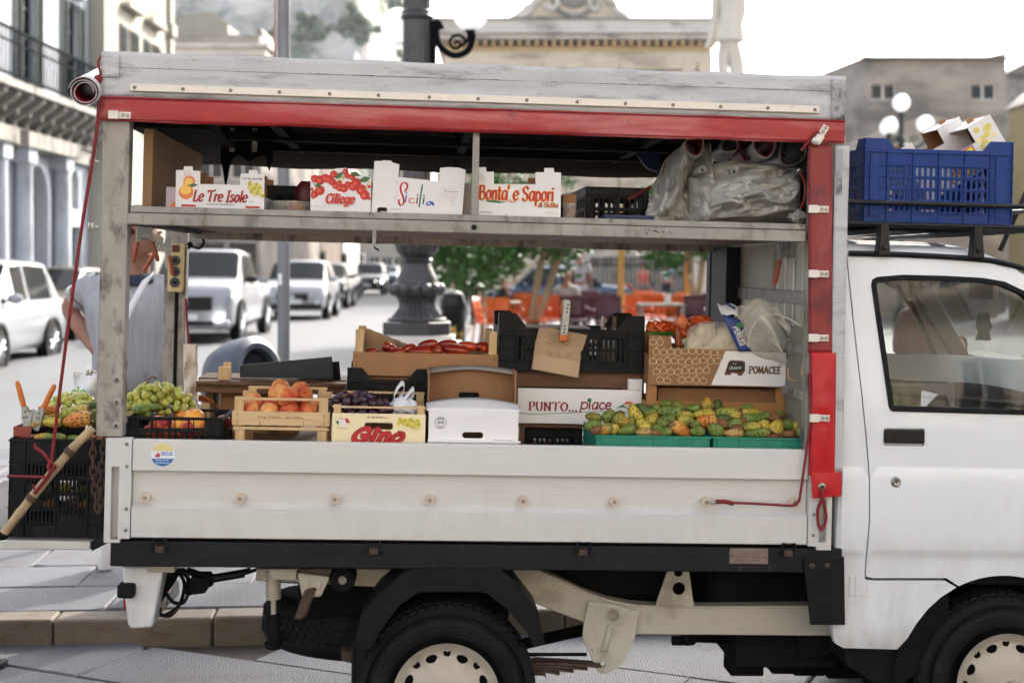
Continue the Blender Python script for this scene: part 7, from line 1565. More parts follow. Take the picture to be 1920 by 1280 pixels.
# clear tub with a nectarine, black crate behind it
tub=thing('plastic_tub','clear ribbed plastic tub holding one nectarine on the shelf','tub',T @ Tr(X(543,390,.1),.16,zS));q=MB();Mt['clearpl']=mat('clear_plastic',lin((196,190,176)),.15,var=.05,alpha=.32,spec=.8)
q.lathe([(.055,.002),(.066,.05),(.068,.052),(.068,.058),(.071,.06),(.071,.064)],40,rfun=lambda a,z,j:1+.015*sin(20*a)*(j<2));q.build('bowl',Mt['clearpl'],tub,solid=.001);q=MB();q.lathe([(.069,.058),(.073,.06),(.073,.064),(.069,.066)],40,closed=True);q.build('rim',Mt['clearpl'],tub)
s_=NECT;o=round_fruit('nectarine',NECT,555,392,17,.15,'single red and orange nectarine inside the clear tub',None)
M_,wd=upper(500,584,.38);plastic_crate('black_crate','open black plastic crate behind the clear tub on the shelf',M_,wd*1.0,.35,hz(540,328,400,.38),Mt['blackpl'],cols=6,rows=3,slotw=.75,corner=.02,divide=3)
q=MB();q.lathe([(.03,0),(.036,.05),(.034,.09),(.018,.11)],20);tag(q.build('red_jug',mat('dark_red_plastic',lin((90,18,26)),.4),None,M=T @ Tr(X(573,390,.3),.3,zS+.03)),'dark red plastic jug beside the cherry box','jug')
# cherries box
P_C=[(582,402),(582,328.5),(622,328),(623,321),(629,316),(650,315),(652,324),(668,330),(672,327),(690,331),(696,332),(695,402)]
M_,wd=upper(582,696,w_-.02);t,f=carton('fruit_box','white box covered in printed red cherries in the middle of the shelf',M_,wd,.3,.11,Mt['cwhite'],Mt['card'],shl(P_C,582,w_-.02)[::-1],side_h=.1)
a=S1(610,379,582,w_-.02);letters(f,'Ciliege',a[0],a[1]-.002,X(664,380,.07)-X(610,380,.07),.029,INK['cherry'],y=-.0030,nib=.17,thin=.06,ang=.3,shear=.2,outline=None,shadow=INK['pink'])
for k,(px,py,r) in enumerate(((590,335,9),(600,338,9),(610,334,8),(617,336,8),(626,327,7),(623,341,7),(630,348,7),(637,352,7),(645,353,8),(652,346,6),(636,344,6),(648,322,6),(651,330,5),(660,332,6),(668,343,9),(678,356,10),(662,349,9),(684,366,9),(692,372,8),(692,350,6),(590,364,9),(600,357,9),(585,355,5),(587,369,7))):
 r=min(r,px-582.5-.5,695-px) if px<592 or px>686 else r
 disc(f,px,py,max(3,r),INK['cherry'],582,w_-.02,-.0008-.00005*k);disc(f,px-r*.22,py+r*.1,max(1.2,r*.42),INK['cherry2'],582,w_-.02,-.0022-.00003*k)
for pts in ([(585,338),(592,347),(603,342),(600,350),(592,351)],[(628,333),(634,325),(645,322),(640,332),(632,336)],[(655,323),(668,322),(677,330),(664,331)],[(672,338),(684,331),(695,333),(688,341),(678,342)]):patch(f,shl(pts,582,w_-.02)[::-1],INK['leaf'],-.0026)
for pts in ([(645,330),(640,345)],[(645,330),(633,341)],[(692,340),(684,356)],[(594,350),(598,360)]):q=MB();pen(q,shl(pts,582,w_-.02),.0022,.0022,0,0,-.0028);q.build('print',INK['grape'],f)
c=S1(586,388,582,w_-.02);printed(f,'Orig. Prod. Sicilia',c[0],c[1],.045,.0035,INK['grey'])
# box with coloured handwriting
w2=.065
P_S=[(696,404),(702,302),(717,302),(718,300.5),(734,301.5),(735,304.5),(749,308.5),(747,332),(823,340),(825,315),(841,313.5),(860,314.5),(873,319),(866,409)]
hole_s=[rrect(*S1(707,402,696,w2),*S1(726,389,696,w2),.006)]
M_,wd=upper(696,871,w2);t,f=carton('fruit_box','plain white notched box with thin multicoloured handwriting, left of the steel strut',M_,wd,.3,.13,Mt['cwhite'],Mt['card'],shl(P_S,696,w2)[::-1],hole_s,side_h=.1)
def stroke(parent,pts,m,wdt=.0042,px0=696,w=w2,y=-.0008,thin=.6):
 q=MB();pen(q,[(v.x,v.y) for v in catmull([(a,b,0) for a,b in shl(pts,px0,w)],7)],wdt,wdt*thin,.4,0,y);q.build('lettering',m,parent,smooth=0)
stroke(f,[(760,359),(764,349),(760,343),(753,345),(751,356),(756,370),(757,380),(752,385),(748,381),(748,375)],INK['red'],.006)
stroke(f,[(762,366),(760,379)],INK['blue']);stroke(f,[(776,373),(770,372),(767,376),(769,380),(778,380)],INK['orange']);stroke(f,[(783,370),(781,382)],INK['dred']);stroke(f,[(792,347),(789,365),(786,388)],INK['green'],.005);stroke(f,[(795,371),(793,383)],INK['black']);stroke(f,[(812,384),(806,378),(800,382),(804,385),(810,379),(813,385)],INK['blue'],.005)
for px,py,m in ((762,362,'blue'),(783,366,'dred'),(795,367,'black')):disc(f,px,py,1.6,INK[m],696,w2,-.0009)
for tx,x0,y0,x1,m,hh in (('da mangiare',833,361,860,'black',3.4),('da mangiare',824,356,842,'pink',2.4),('si da mangiare',832,365,858,'pink',2.2),('da mangiare',828,369,857,'grey',2.2),('da mangiare',834,373,855,'pink',2.2),('mangiare',838,377,853,'grey',2.2),('da',845,381,853,'pink',2.2),('si',846,385,852,'grey',2)):
 c=S1(x0,y0,696,w2);printed(f,tx,c[0],c[1],(x1-x0)/590,hh/590,INK[m])
c=S1(732,393,696,w2);printed(f,'ITALIA ARANCIA',c[0],c[1],.034,.0045,INK['grey'])
for pts in ([(704,338),(704,336),(710,336)],[(739,341),(744,341),(744,346)],[(703,362),(703,366),(707,366)],[(743,360),(743,371),(737,371)]):stroke(f,pts,INK['pink'],.0012)
M_,wd=upper(756,802,.2);carton('fruit_box','brown open box with grey inside standing behind the handwritten box',M_,wd,.2,hz(770,303,393,.2),Mt['card'],Mt['cgrey'],side_h=.15)
M_,wd=upper(868,893,.1);carton('fruit_box','grey cardboard box squeezed behind the steel strut',M_,wd,.25,hz(880,320,400,.1),Mt['cgrey'],Mt['card'])
# box with yellow and red lettering
P_B=[(897,410),(898,314),(911,313.5),(912,322),(926,322),(926,345),(1004,345.5),(1004,323),(1020,323),(1021,315),(1038,315),(1039,323),(1052,324),(1051,412)]
M_,wd=upper(897,1052,w2);t,f=carton('fruit_box','white notched box with red and gold blackletter print, right of the steel strut',M_,wd,.3,.12,Mt['cwhite'],Mt['card'],shl(P_B,897,w2)[::-1],side_h=.09)
a=S1(896.5,374,897,w2);letters(f,"Bonta' e Sapori",a[0]+.002,a[1]+.001,X(1038,370,w2)-X(897,370,w2),.043,INK['red'],y=-.0012,nib=.115,thin=.04,ang=.5,outline=INK['gold'],track=0.0)
a=S1(1009,387,897,w2);letters(f,'di Sicilia',a[0],a[1]-.002,X(1046,384,w2)-X(1009,384,w2),.0145,INK['dred'],y=-.0012,nib=.15,thin=.05,ang=.5,outline=INK['gold'])
patch(f,shl([(911,376),(925,375),(940,378),(953,379),(935,381),(914,379)],897,w2)[::-1],INK['green']);patch(f,shl([(952,377),(956,373),(961,378),(969,374),(966,380),(958,381)],897,w2)[::-1],INK['pink'])
c=S1(901,399,897,w2);printed(f,'Italia (Sicilia)',c[0]-.002,c[1],.038,.005,INK['dred'],bold=.01);c=S1(1022,400,897,w2);printed(f,'TARA 350 g',c[0],c[1],.036,.0042,INK['pink'])
c=S1(901,334,897,w2);q=MB();q.panel([p for p in ell(c[0],c[1],.0125,.0125,28) if True],[ell(c[0],c[1],.011,.011,28)],-.0007,0);q.build('stamp_ring',INK['pink'],f);printed(f,'JM',c[0]-.005,c[1]-.004,.011,.008,INK['pink'])
M_,wd=upper(927,968,.24);carton('fruit_box','small brown box with grey lining behind the gold lettered box',M_,wd,.18,hz(940,322,397,.24),Mt['card'],Mt['cgrey'])
M_,wd=upper(1056,1080,.16);carton('fruit_box','narrow brown carton beside the gold lettered box',M_,wd,.2,hz(1065,334,400,.16),Mt['card'],Mt['cgrey'])
tb2=thing('plastic_tub','small clear tub with an orange fruit right of the gold lettered box','tub',T @ Tr(X(1069,400,.1),.12,zS));q=MB();q.lathe([(.018,.002),(.021,.075),(.023,.08)],24);q.build('bowl',Mt['clearpl'],tb2,solid=.001);q=MB();q.lathe([(.021,.076),(.024,.078),(.024,.082),(.021,.084)],24,closed=True);q.build('rim',Mt['clearpl'],tb2)
round_fruit('orange_fruit',NECT,1069,399,9,.12,'orange fruit at the bottom of the small clear tub',None)
M_,wd=upper(1098,1216,.3);plastic_crate('black_crate','dark plastic crate in shadow left of the crumpled tarpaulin',M_,wd,.4,hz(1150,328,412,.3),Mt['blackpl'],cols=8,rows=2,slotw=.7,corner=.02)
M_,wd=upper(1136,1226,.16);plastic_crate('blue_tray','dark blue plastic tray in front of the shadowed black crate',M_,wd,.12,hz(1180,382,412,.16),mat('navy_plastic',lin((24,44,92)),.4,var=.2),cols=12,rows=1,slotw=.3,corner=.01)
q=MB();q.cyl(tp(1178,374,.2),tp(1220,350,.3),.005,None,8);tag(q.build('broom_handle',mat('red_handle',lin((120,34,26)),.5),None,M=T),'short red handle lying across the dark crate','handle')
# crumpled tarpaulin
def crumple(nm,cen,rad,seed,parent,m,nu=72,nv=40,amp=.3,fq=1.0):
 cen=Vector(cen);so_=Vector((seed*7.3,seed*3.1,seed*1.7))
 def fn(a,b):
  th=2*pi*a;ph=pi*(b-.5)*.98;d=Vector((cos(ph)*cos(th),cos(ph)*sin(th),sin(ph)))
  n1=1-abs(noise.noise(d*1.1*fq+so_))*2;n2=1-abs(noise.noise(d*2.0*fq+so_*2))*2;n3=1-abs(noise.noise(d*4*fq+so_))*2
  k=1+amp*(1.0*n1+.5*n2+.1*n3-.9)
  return cen+Vector((d.x*rad[0]*k,d.y*rad[1]*k,d.z*rad[2]*k))
 q=MB();q.grid(fn,nu,nv);return q.build(nm,m,parent,smooth=50,weld=True)
tarp=thing('crumpled_tarpaulin','crumpled grey tarpaulin stuffed into the right end of the shelf','tarpaulin',T)
Mt['tarp_in']=mat('grey_sheet',lin((182,180,175)),.4,var=.1,scale=5,dirt=(lin((84,80,76)),.5,8,(1,1,1),.55),bump=.003,bscale=14)
# the main heap: a sheet thrown over itself, long soft ridges running down to the right
def heap(px0,px1,y_top,y_bot,w0,bulge,seed,ridges,slant):
 q=MB()
 def fn(a,b):
  s_=a+slant*b;rg=1-abs(((s_*ridges+.35*noise.noise(Vector((a*2.2,b*2.0,seed))))%1)*2-1)
  n_=1-abs(noise.noise(Vector((a*2.6+b*1.4,b*3.0-a,seed+4))))*2
  env=sin(pi*min(1,max(0,a)))**.45*sin(pi*(.08+.84*b))**.6
  yt=y_top(a);p=tp(px0+(px1-px0)*a+6*noise.noise(Vector((a*3,b*3,seed+9)))*env,yt+(y_bot-yt)*b,w0)
  n3=1-abs(noise.noise(Vector((a*7+b*3,b*8-a*2,seed+7))))*2;p.y+=.09-bulge*env*(.5+.34*rg**1.2+.34*n_+.13*n3);p.z+=.006*rg*env;return p
 q.grid(fn,90,60);return q.build('fold',Mt['tarp_in'],tarp,smooth=75,solid=.002)
heap(1312,1514,lambda a:316-10*sin(a*5)-14*a,416,.20,.19,3.3,2.3,.55)
heap(1335,1512,lambda a:318+22*(1-a)-8*sin(a*7),408,.12,.13,7.1,1.9,-.5)
heap(1300,1400,lambda a:330+14*a,415,.17,.10,11.7,1.6,.7)
def drape(a,b):
 x=1208+130*a+40*b*a*(1-a);top=265+50*max(0,.55-a)*1.6;bot=414
 y=top+(bot-top)*b;p=tp(x+26*max(0,.5-b)*(a<.6)*(1-a)*0+ (40*(1-b)*(1-a)**2),y,.2)
 p.y+=.05*sin(a*9+b*4)+.04*(1-abs(noise.noise(Vector((a*4,b*3,2.2))))*2)+.018*(1-abs(noise.noise(Vector((a*9,b*7,5))))*2);return p
q=MB();q.grid(drape,60,50);q.build('hanging_fold',Mt['tarp_in'],tarp,smooth=60,solid=.002)
for px,py,w0,rx,rz_,red in ((1301,272,.1,.030,.032,1),(1368,272,.2,.034,.026,0),(1402,268,.24,.026,.05,2),(1433,272,.12,.034,.036,1),(1487,282,.2,.05,.055,0)):
 c=tp(px,py,w0)
 for nm_,k_,m_ in (('rolled_fold',1.0,Mt['redback'] if red==2 else Mt['tarp_in']),('red_lining',.84,Mt['redback'] if red else Mt['inner'])):
  q=MB();q.grid(lambda a,b:c+Vector((rx*k_*cos(2*pi*a)*(1+.15*sin(b*4+px))+.02*b,.26*b+.002*(k_<1)-.012*sin(2*pi*a)*(1-b),rz_*k_*(sin(2*pi*a)+.18*sin(4*pi*a+px))*(1-.3*b)-.02*b)),30,8);q.build(nm_,m_,tarp,smooth=80,solid=.002)
for px,py in ((1318,318),(1377,321)):
 c=tp(px,py,.1);q=MB();q.grid(lambda a,b:c+Vector(((.006+.006*a)*cos(a*9),.12*b,(.006+.006*a)*sin(a*9))),30,3);q.build('rolled_edge',Mt['tarp_in'],tarp,smooth=80,solid=.0015)
q=MB();c=tp(1500,322,.1);q.lathe([(.006,-.002),(.011,0),(.006,.002)],20,Tr(*c) @ Ro(-80,'X'),closed=True);q.tube(catmull([c,tp(1509,345,.1),tp(1508,375,.1),tp(1496,400,.12)],6),.0045,8,1);q.build('eyelet_rope',[Mt['screw'],Mt['redback']],tarp)
crumple('fold',tp(1495,406,.1),(.028,.03,.022),21,tarp,Mt['cgrey'],30,16,.4)
# inner back sheet, end wall: the upper compartment's shade put into their dark grey (parts of the canopy)
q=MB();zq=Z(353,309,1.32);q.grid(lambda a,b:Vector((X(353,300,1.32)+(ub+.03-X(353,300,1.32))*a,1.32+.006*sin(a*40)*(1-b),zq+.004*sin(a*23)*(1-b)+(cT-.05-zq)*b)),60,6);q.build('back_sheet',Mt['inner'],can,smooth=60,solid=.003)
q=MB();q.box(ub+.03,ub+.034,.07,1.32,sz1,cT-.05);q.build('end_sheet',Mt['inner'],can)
q=MB();q.box(X(318,300,1.2),X(353,300,1.3),1.3,1.33,sz1,cT-.06);q.build('back_upright',Mt['black'],TK)
q=MB();a=tp(1200,296,.9);q.hexa([a+Vector((-.02,0,.02)),a+Vector((.08,0,.03)),a+Vector((.08,.02,.03)),a+Vector((-.02,.02,.02))],[a+Vector((.03,0,-.04)),a+Vector((.07,0,-.05)),a+Vector((.07,.02,-.05)),a+Vector((.03,.02,-.04))]);tag(q.build('folded_bag',mat('blue_bag',lin((20,52,104)),.5),None,M=T),'dark blue bag hanging in the shadow behind the tarpaulin','bag')
# blue crate on the roof rack ------------------------------------------
zk=z_r2+.006;wk=.13;a,b=L(1617,412,wk),L(1897,424,wk);M_=T @ Tr(a.x,wk,zk);wd=b.x-a.x;hgt=L(1617,258,wk).z-zk;low=L(1760,281,wk).z-zk
Mt['bluepl']=mat('blue_plastic',lin((9,54,124)),.42,var=.08,scale=6,spec=.28,dirt=(lin((70,84,120)),.4,26,(1,1,.5),.62),dirt2=(lin((22,44,100)),.5,5,(1,1,1),.55))
bc=plastic_crate('blue_crate','large blue ventilated plastic crate riding on the cab roof rack',M_,wd,.42,hgt,Mt['bluepl'],low=low,cols=16,rows=4,z0=.035,z1=low-.055,corner=.078,slotw=.5,divide=4,rib=.005)
printed(bc,'MEDTINE',-.06,-.004,.12,.014,mat('blue_emboss',lin((24,62,138)),.4),y=0,M=Tr(wd-.04,-.0046,low*.55) @ Ro(-90,'Y'))
q=MB();q.box(.02,.05,-.006,-.003,.02,low-.02);q.build('smooth_panel',Mt['bluepl'],bc,bevel=.003);q=MB();q.box(wd-.06,wd-.022,-.0052,-.003,.02,low-.02);q.build('smooth_panel',Mt['bluepl'],bc,bevel=.003)
def tilted_box(px,py,w0,ang,w,d,h,label,deco):
 M2=T @ Tr(*tp(px,py,w0)) @ Ro(ang,'Y');f2=[(0,0),(w,0),(w,h),(w-.09,h),(w-.09,h*.62),(.09,h*.62),(.09,h),(0,h)]
 t,f=carton('fruit_box',label,M2,w,d,h,Mt['cwhite'],Mt['card'],f2,side_h=h)
 for x_ in (.035,w-.055):q=MB();q.box(x_,x_+.025,d*.3,d*.3+.006,h,h+.014);q.build('tab',Mt['card'],t)
 q=MB();q.box(w-.088,w-.002,.008,d-.008,h-.006,h-.002);q.build('top_flap',Mt['cwhite'],t)
 if deco:
  rd=random.Random(4)
  for k in range(26):x_=w-.05+rd.uniform(-.03,.03);z_=h*.52+rd.uniform(-.055,.055);patch(f,ell(x_,z_,.0105,.0105,12),INK['grape2' if k%3 else 'cream'],-.0007-.00004*k)
  letters(f,'ZI',.11,.02,w*.34,.06,INK['yellow'],y=-.002,nib=.24,thin=.14,outline=INK['red'])
 return t
tilted_box(1742,380,.2,-32,.33,.22,.15,'white fruit box printed with pale grapes tipped up in the blue crate',True)
tilted_box(1706,362,.37,-30,.28,.16,.15,'second white box leaning behind the grape box in the blue crate',False)
# ------------------------------------------------------------------ load on the bed, front row
def bed(px0,px1,w,yaw=0,z=None):return fr(px0,px1,826,w,yaw,vF if z is None else z)
def bl(pts,px0,w,z=None):
 o=L(px0,826,w);zz=vF if z is None else z;return [(L(a,b,w).x-o.x,max(0,L(a,b,w).z-zz)) for a,b in pts]
hb_=lambda px,py,w:L(px,py,w).z-vF
w0=.075
# black crate of nectarines at the left
M_,wd=bed(238,416,w0);h_=hb_(300,781,w0);bigh=[rrect(*bl([(a,802)],238,w0)[0],*bl([(b,788)],238,w0)[0],.003) for a,b in ((253,282),(287,316),(321,352),(355,384))]
bigh+=[rrect(*bl([(a,823)],238,w0)[0],*bl([(a+6.5,810)],238,w0)[0],.002) for a in (274,285,297,308,321,331,342,354,364,376)]
plastic_crate('black_crate','low black slotted crate of nectarines behind the left corner post',M_,wd,.26,h_,Mt['blackpl'],cols=10,rows=2,z0=.01,z1=h_-.006,corner=.03,big=bigh,divide=4)
for k,(px,py,r,w,nm) in enumerate(((363,785,20,.2,'N'),(300,797,20,.16,'N'),(332,800,18,.15,'N'),(352,808,20,.14,'N'),(372,800,20,.15,'N'),(285,812,18,.14,'N'),(315,815,18,.14,'N'),(420,792,15,.2,'R'),(405,806,16,.17,'R'),(340,780,14,.3,'N'))):
 round_fruit('nectarine',NECT if nm=='N' else NRED,px,py,r,w,'dark red nectarine at the right end of the low black crate' if nm=='R' else ('large orange nectarine standing proud of the low black crate' if k==0 else 'orange nectarine seen through the slots of the low black crate'),None if k==0 else 'nectarines in the low black crate')
q=MB();q.box(0,.1,0,.16,0,.12); 
# green grapes heaped behind it
c=tp(296,772,.36);a=thing('fruit_tray','shallow dark tray under the heap of green grapes','tray',T @ Tr(X(296,772,.36)-.12,.24,vF));q=MB();q.panel([(0,0),(.24,0),(.24,.075),(0,.075)],[],0,.005);q.panel([(0,0),(.24,0),(.24,.075),(0,.075)],[],.23,.005);q.build('wall',Mt['blackpl'],a);q=MB();q.box(0,.24,.005,.23,.05,.07);q.build('base',Mt['blackpl'],a)
pts=pile_pts(104,.118,.10,.092,.0138,11)
grapes('big heaped bunch of pale green grapes beside the left corner post',T @ Tr(X(298,772,.36),.36,Z(298,772,.36)),GRN,pts,.0138,'bunches of green grapes',[(-.03,-.02,.085),(-.036,-.02,.105),(-.02,-.02,.118),(-.008,-.01,.112)])
prickly(264,768,16,9.5,5,'green',.2,'%s prickly pear below the heap of green grapes','loose prickly pears');prickly(246,776,10,6,0,'tan',.2,'%s prickly pear half hidden behind the corner post','loose prickly pears');prickly(292,764,14,7,0,'green',.25,'pale %s prickly pear at the right foot of the grape heap','loose prickly pears')
# wooden crate of peaches and the one it stands on
w1=.085;zU=vF;zP=Z(520,799,w1)
M_,wd=bed(438,614,w1);wood_crate('wooden_crate','pale wooden crate with dark interior underneath the peach crate',M_,wd,.27,zP-vF-.001,[(zP-vF-.012,zP-vF-.002)],m=Mt['wood'],post=.03)
hP=L(520,726,w1+.2).z-zP
M_,wd=bed(436,615,w1-.004,0,zP);f0=L(436,770,w1).z-zP;f1=L(436,744,w1).z-zP;f2=L(436,748.5,w1).z-zP
pc=wood_crate('wooden_crate','pale wooden crate filled with peaches, stamped with its origin',M_,wd,.25,f1,[(.003,f0)],post=.028)
q=MB();q.box(.004,wd-.004,-.0,.004,f2,f1);q.build('top_bar',Mt['wood'],pc);q=MB();q.box(.02,wd-.02,.235,.245,hP-.008,hP);q.build('top_bar',Mt['wood'],pc)
for x_ in (.02,wd-.048):q=MB();q.box(x_,x_+.026,.226,.236,0,hP-.006);q.build('post',Mt['woodv'],pc)
printed(pc,'Orig. ITALIA - tara 500 g.',wd*.26,f0*.5,wd*.48,.0095,INK['brown'],y=-.0012);printed(pc,'cat. II',wd*.76,f0*.45,wd*.07,.004,INK['brown'],y=-.0012)
stp=MB()
for x_,z_,s in ((.012,f0*.75,1),(.012,f0*.25,1),(wd-.012,f0*.75,-1),(wd-.012,f0*.25,-1)):stp.tube([(x_-.002,-.0012,z_-.006),(x_+.003*s,-.0012,z_+.006)],.0009,5)
for x_ in (wd*.28,wd*.74):stp.tube([(x_,-.0012,.0),(x_,-.0012,f0*.36)],.0008,5)
tag(stp.build('staple',Mt['rust'],pc),kind='stuff')
for k,(cx,cy,r,w,lb) in enumerate(((1385,318,82,.24,'peach at the very top of the heap, furthest back'),(1370,365,92,.2,'peach at the left of the top three in the wooden crate'),(1455,400,98,.13,'large peach at the front centre just under the wooden bar'),(1560,345,88,.24,'peach behind the right hand peach of the heap'),(1588,385,84,.18,'peach at the right of the top of the heap'),
                              (1150,415,70,.22,'peach at the back left of the wooden crate'),(1165,478,80,.17,'yellowish peach second from the left in the wooden crate'),(1125,505,78,.12,'dark red peach at the front left corner of the wooden crate'),(1310,470,82,.17,'peach wedged left of the large front peach'),(1290,530,90,.12,'front row peach second from the left behind the stamped board'),
                              (1470,530,90,.12,'pale front row peach right of centre behind the stamped board'),(1630,520,84,.12,'front row peach at the right end of the stamped board'),(1680,460,60,.2,'yellow peach at the back right of the wooden crate'),(1560,470,60,.2,'peach half hidden right of the large front peach'))):
 round_fruit('peach',PEACH,230+cx/4.683,660+cy/4.683,r/4.683,w,lb,'peaches in the wooden crate')
# box of dark grapes
w1=.07;hG=hb_(700,775,w1);M_,wd=bed(622,797,w1)
hole_g=[rrect(*bl([(683,804.5)],622,w1)[0],*bl([(737,792.5)],622,w1)[0],.009,5)]
t,f=carton('fruit_box','cream fruit box with bold red name and printed grapes, full of dark grapes',M_,wd,.27,hG,Mt['ccream'],Mt['card'],None,hole_g)
a=bl([(657,828)],622,w1)[0];letters(f,'Gino',a[0],a[1]+.001,X(755,826,w1)-X(657,826,w1),.042,INK['red'],y=-.0016,nib=.26,thin=.13,ang=.6,shear=.3,outline=INK['dred'],track=.05)
c=bl([(688,783.5)],622,w1)[0];printed(f,'LE TRE ISOLE s.r.l.',c[0],c[1],.068,.0062,INK['dred'],bold=.015)
c=bl([(643,791)],622,w1)[0];patch(f,ell(c[0],c[1],.015,.014),INK['white'],-.0008);patch(f,[(c[0]-.024,c[1]+.002),(c[0]-.014,c[1]-.010),(c[0]-.012,c[1]+.004)],INK['green'],-.001);patch(f,[(c[0]+.010,c[1]-.002),(c[0]+.024,c[1]-.002),(c[0]+.014,c[1]+.012),(c[0]+.006,c[1]+.012)],INK['red'],-.0011);printed(f,'ITALIA',c[0]-.011,c[1]+.009,.022,.005,INK['red']);printed(f,'ITALIA',c[0]-.015,c[1]-.021,.03,.003,INK['brown'])
rd=random.Random(6)
for k in range(24):u=k/23;cx,cy=747+38*u,790+rd.uniform(-6,6)+abs(u-.45)*4+u*7*(rd.random());c=bl([(cx,cy)],622,w1)[0];patch(f,ell(c[0],c[1],.0068,.0068,12),INK['grape2' if k%3==0 else 'grape'],-.0008-.00005*k)
for x_ in (.004,wd-.026):
 for y_ in (.006,.245):q=MB();q.box(x_,x_+.022,y_,y_+.018,0,hG+.026);q.build('post',Mt['woodv'],t)
q=MB();q.box(0,wd,.0055,.0095,hG+.016,hG+.022);q.build('top_bar',Mt['wood'],t);q=MB();q.box(.02,wd-.002,.262,.268,hG+.04,hG+.047);q.build('top_bar',Mt['wood'],t);q=MB();q.box(wd-.03,wd-.005,.255,.262,0,hG+.04);q.build('post',Mt['woodv'],t)
pts=pile_pts(58,.105,.075,.06,.0155,5);grapes('heaped bunch of dark purple grapes in the cream box',T @ Tr(X(672,772,.2),.19,Z(672,772,.2)),DRK,pts,.0158,None,[(-.05,-.02,.05),(-.02,-.03,.062),(.02,-.05,.03),(.03,-.06,.015)])
bg_=thing('carrier_bag','knotted white plastic bag stuck behind the dark grapes','bag',T);Mt['bagw']=mat('thin_white_plastic',lin((226,226,230)),.35,var=.04,bump=.006,bscale=14)
crumple('bag_body',tp(755,762,.2),(.045,.03,.03),4,bg_,Mt['bagw'],40,20,.35)
for pts in ([(738,752),(741,735),(752,719),(758,722),(756,735),(748,746)],[(754,752),(766,738),(774,729),(776,738),(764,752)]):
 q=MB();cc=catmull([tp(a,b,.18+.005*k) for k,(a,b) in enumerate(pts)],6);q.grid(lambda a,b:cc[min(len(cc)-1,int(a*(len(cc)-1)))]+Vector((0,.012*(b-.5),.016*(b-.5))),len(cc)-1,2);q.build('bag_handle',Mt['bagw'],bg_,smooth=70,solid=.0008)
# white box, and the open brown one behind it
w1=.07;hW=hb_(880,770.5,w1);M_,wd=bed(803,971,w1);hole_w=[rrect(*bl([(867,821)],803,w1)[0],*bl([(906,810)],803,w1)[0],.008,5)]
t,f=carton('fruit_box','plain white box with oval hand hole and round black stamp',M_,wd,.2,hW,Mt['cwhite'],Mt['card'],None,hole_w,side_h=hW-.002)
q=MB();q.grid(lambda a,b:Vector((-.008+(wd+.014)*a,.0+.10*b,hW+.001+.02*sin(pi*a)**.8*b+.012*b)),24,4);q.build('top_flap',Mt['cwhite'],t,smooth=70,solid=.004)
q=MB();q.prism(rrect(wd*.39,hW-.02,wd*.61,hW-.002,.006),-.0018,-.0002);q.build('tuck_tab',Mt['cwhite'],t,bevel=.0006)
c=bl([(826,792)],803,w1)[0];q=MB();q.panel(ell(c[0],c[1],.0185,.0185,32),[ell(c[0],c[1],.0172,.0172,32)],-.0007,0);q.panel(ell(c[0],c[1],.0115,.0115,32),[ell(c[0],c[1],.0105,.0105,32)],-.0007,0);q.build('stamp_ring',INK['black'],f);printed(f,'JNI',c[0]-.008,c[1]-.0045,.016,.009,INK['black'],bold=.02);printed(f,'ITALIA',c[0]-.011,c[1]+.0112,.022,.0045,INK['black'],bold=.02);printed(f,"D'ITALIA",c[0]-.010,c[1]-.0162,.020,.004,INK['black'])
q=MB();c=bl([(927,825)],803,w1)[0];pen(q,[(c[0],c[1]),(c[0]+.06,c[1]),(c[0]+.06,c[1]-.004)],.0012,.0012,0,0,-.0007);q.build('print',INK['black'],f)
q=MB();a,b=tp(802,828,.06),tp(976,829,.06);q.box(a.x,b.x,.058,.068,b.z-.004,b.z+.0035);tag(q.build('thin_slat',Mt['cwhite'],None,M=T,bevel=.001),'thin white strip of wood lying along the foot of the stamped box','slat')
w1=.2;hO=hb_(880,686,.32);M_,wd=bed(800,966,w1)
t,f=carton('fruit_box','open brown cardboard box with its inner back wall and hand hole showing',M_,wd,.125,hO,Mt['cgrey'],Mt['card'],[(0,0),(wd,0),(wd,.06),(0,.06)],(),back=[(0,0),(wd,0),(wd,hO-.012)]+[(wd*(1-k/12),hO-.012+.014*sin(pi*k/12)) for k in range(1,12)]+[(0,hO-.012)],side_h=hO-.006)
q=MB();q.grid(lambda a,b:Vector((-.003+(wd+.006)*a,.12-.05*b*(.3+abs(a-.5)*1.4),hO-.010+.012*sin(pi*a)-.012*b)),20,3);q.build('top_flap',Mt['cgrey'],t,smooth=70,solid=.004)
q=MB();q.prism(rrect(wd*.36,hO*.62,wd*.6,hO*.62+.018,.0085,5),.1185,.1195);q.build('hand_hole',Mt['dark'],t);q=MB();q.prism(rrect(wd*.38,hO-.002,wd*.6,hO+.012,.006),.121,.125);q.build('carry_tab',Mt['wood2'],t)
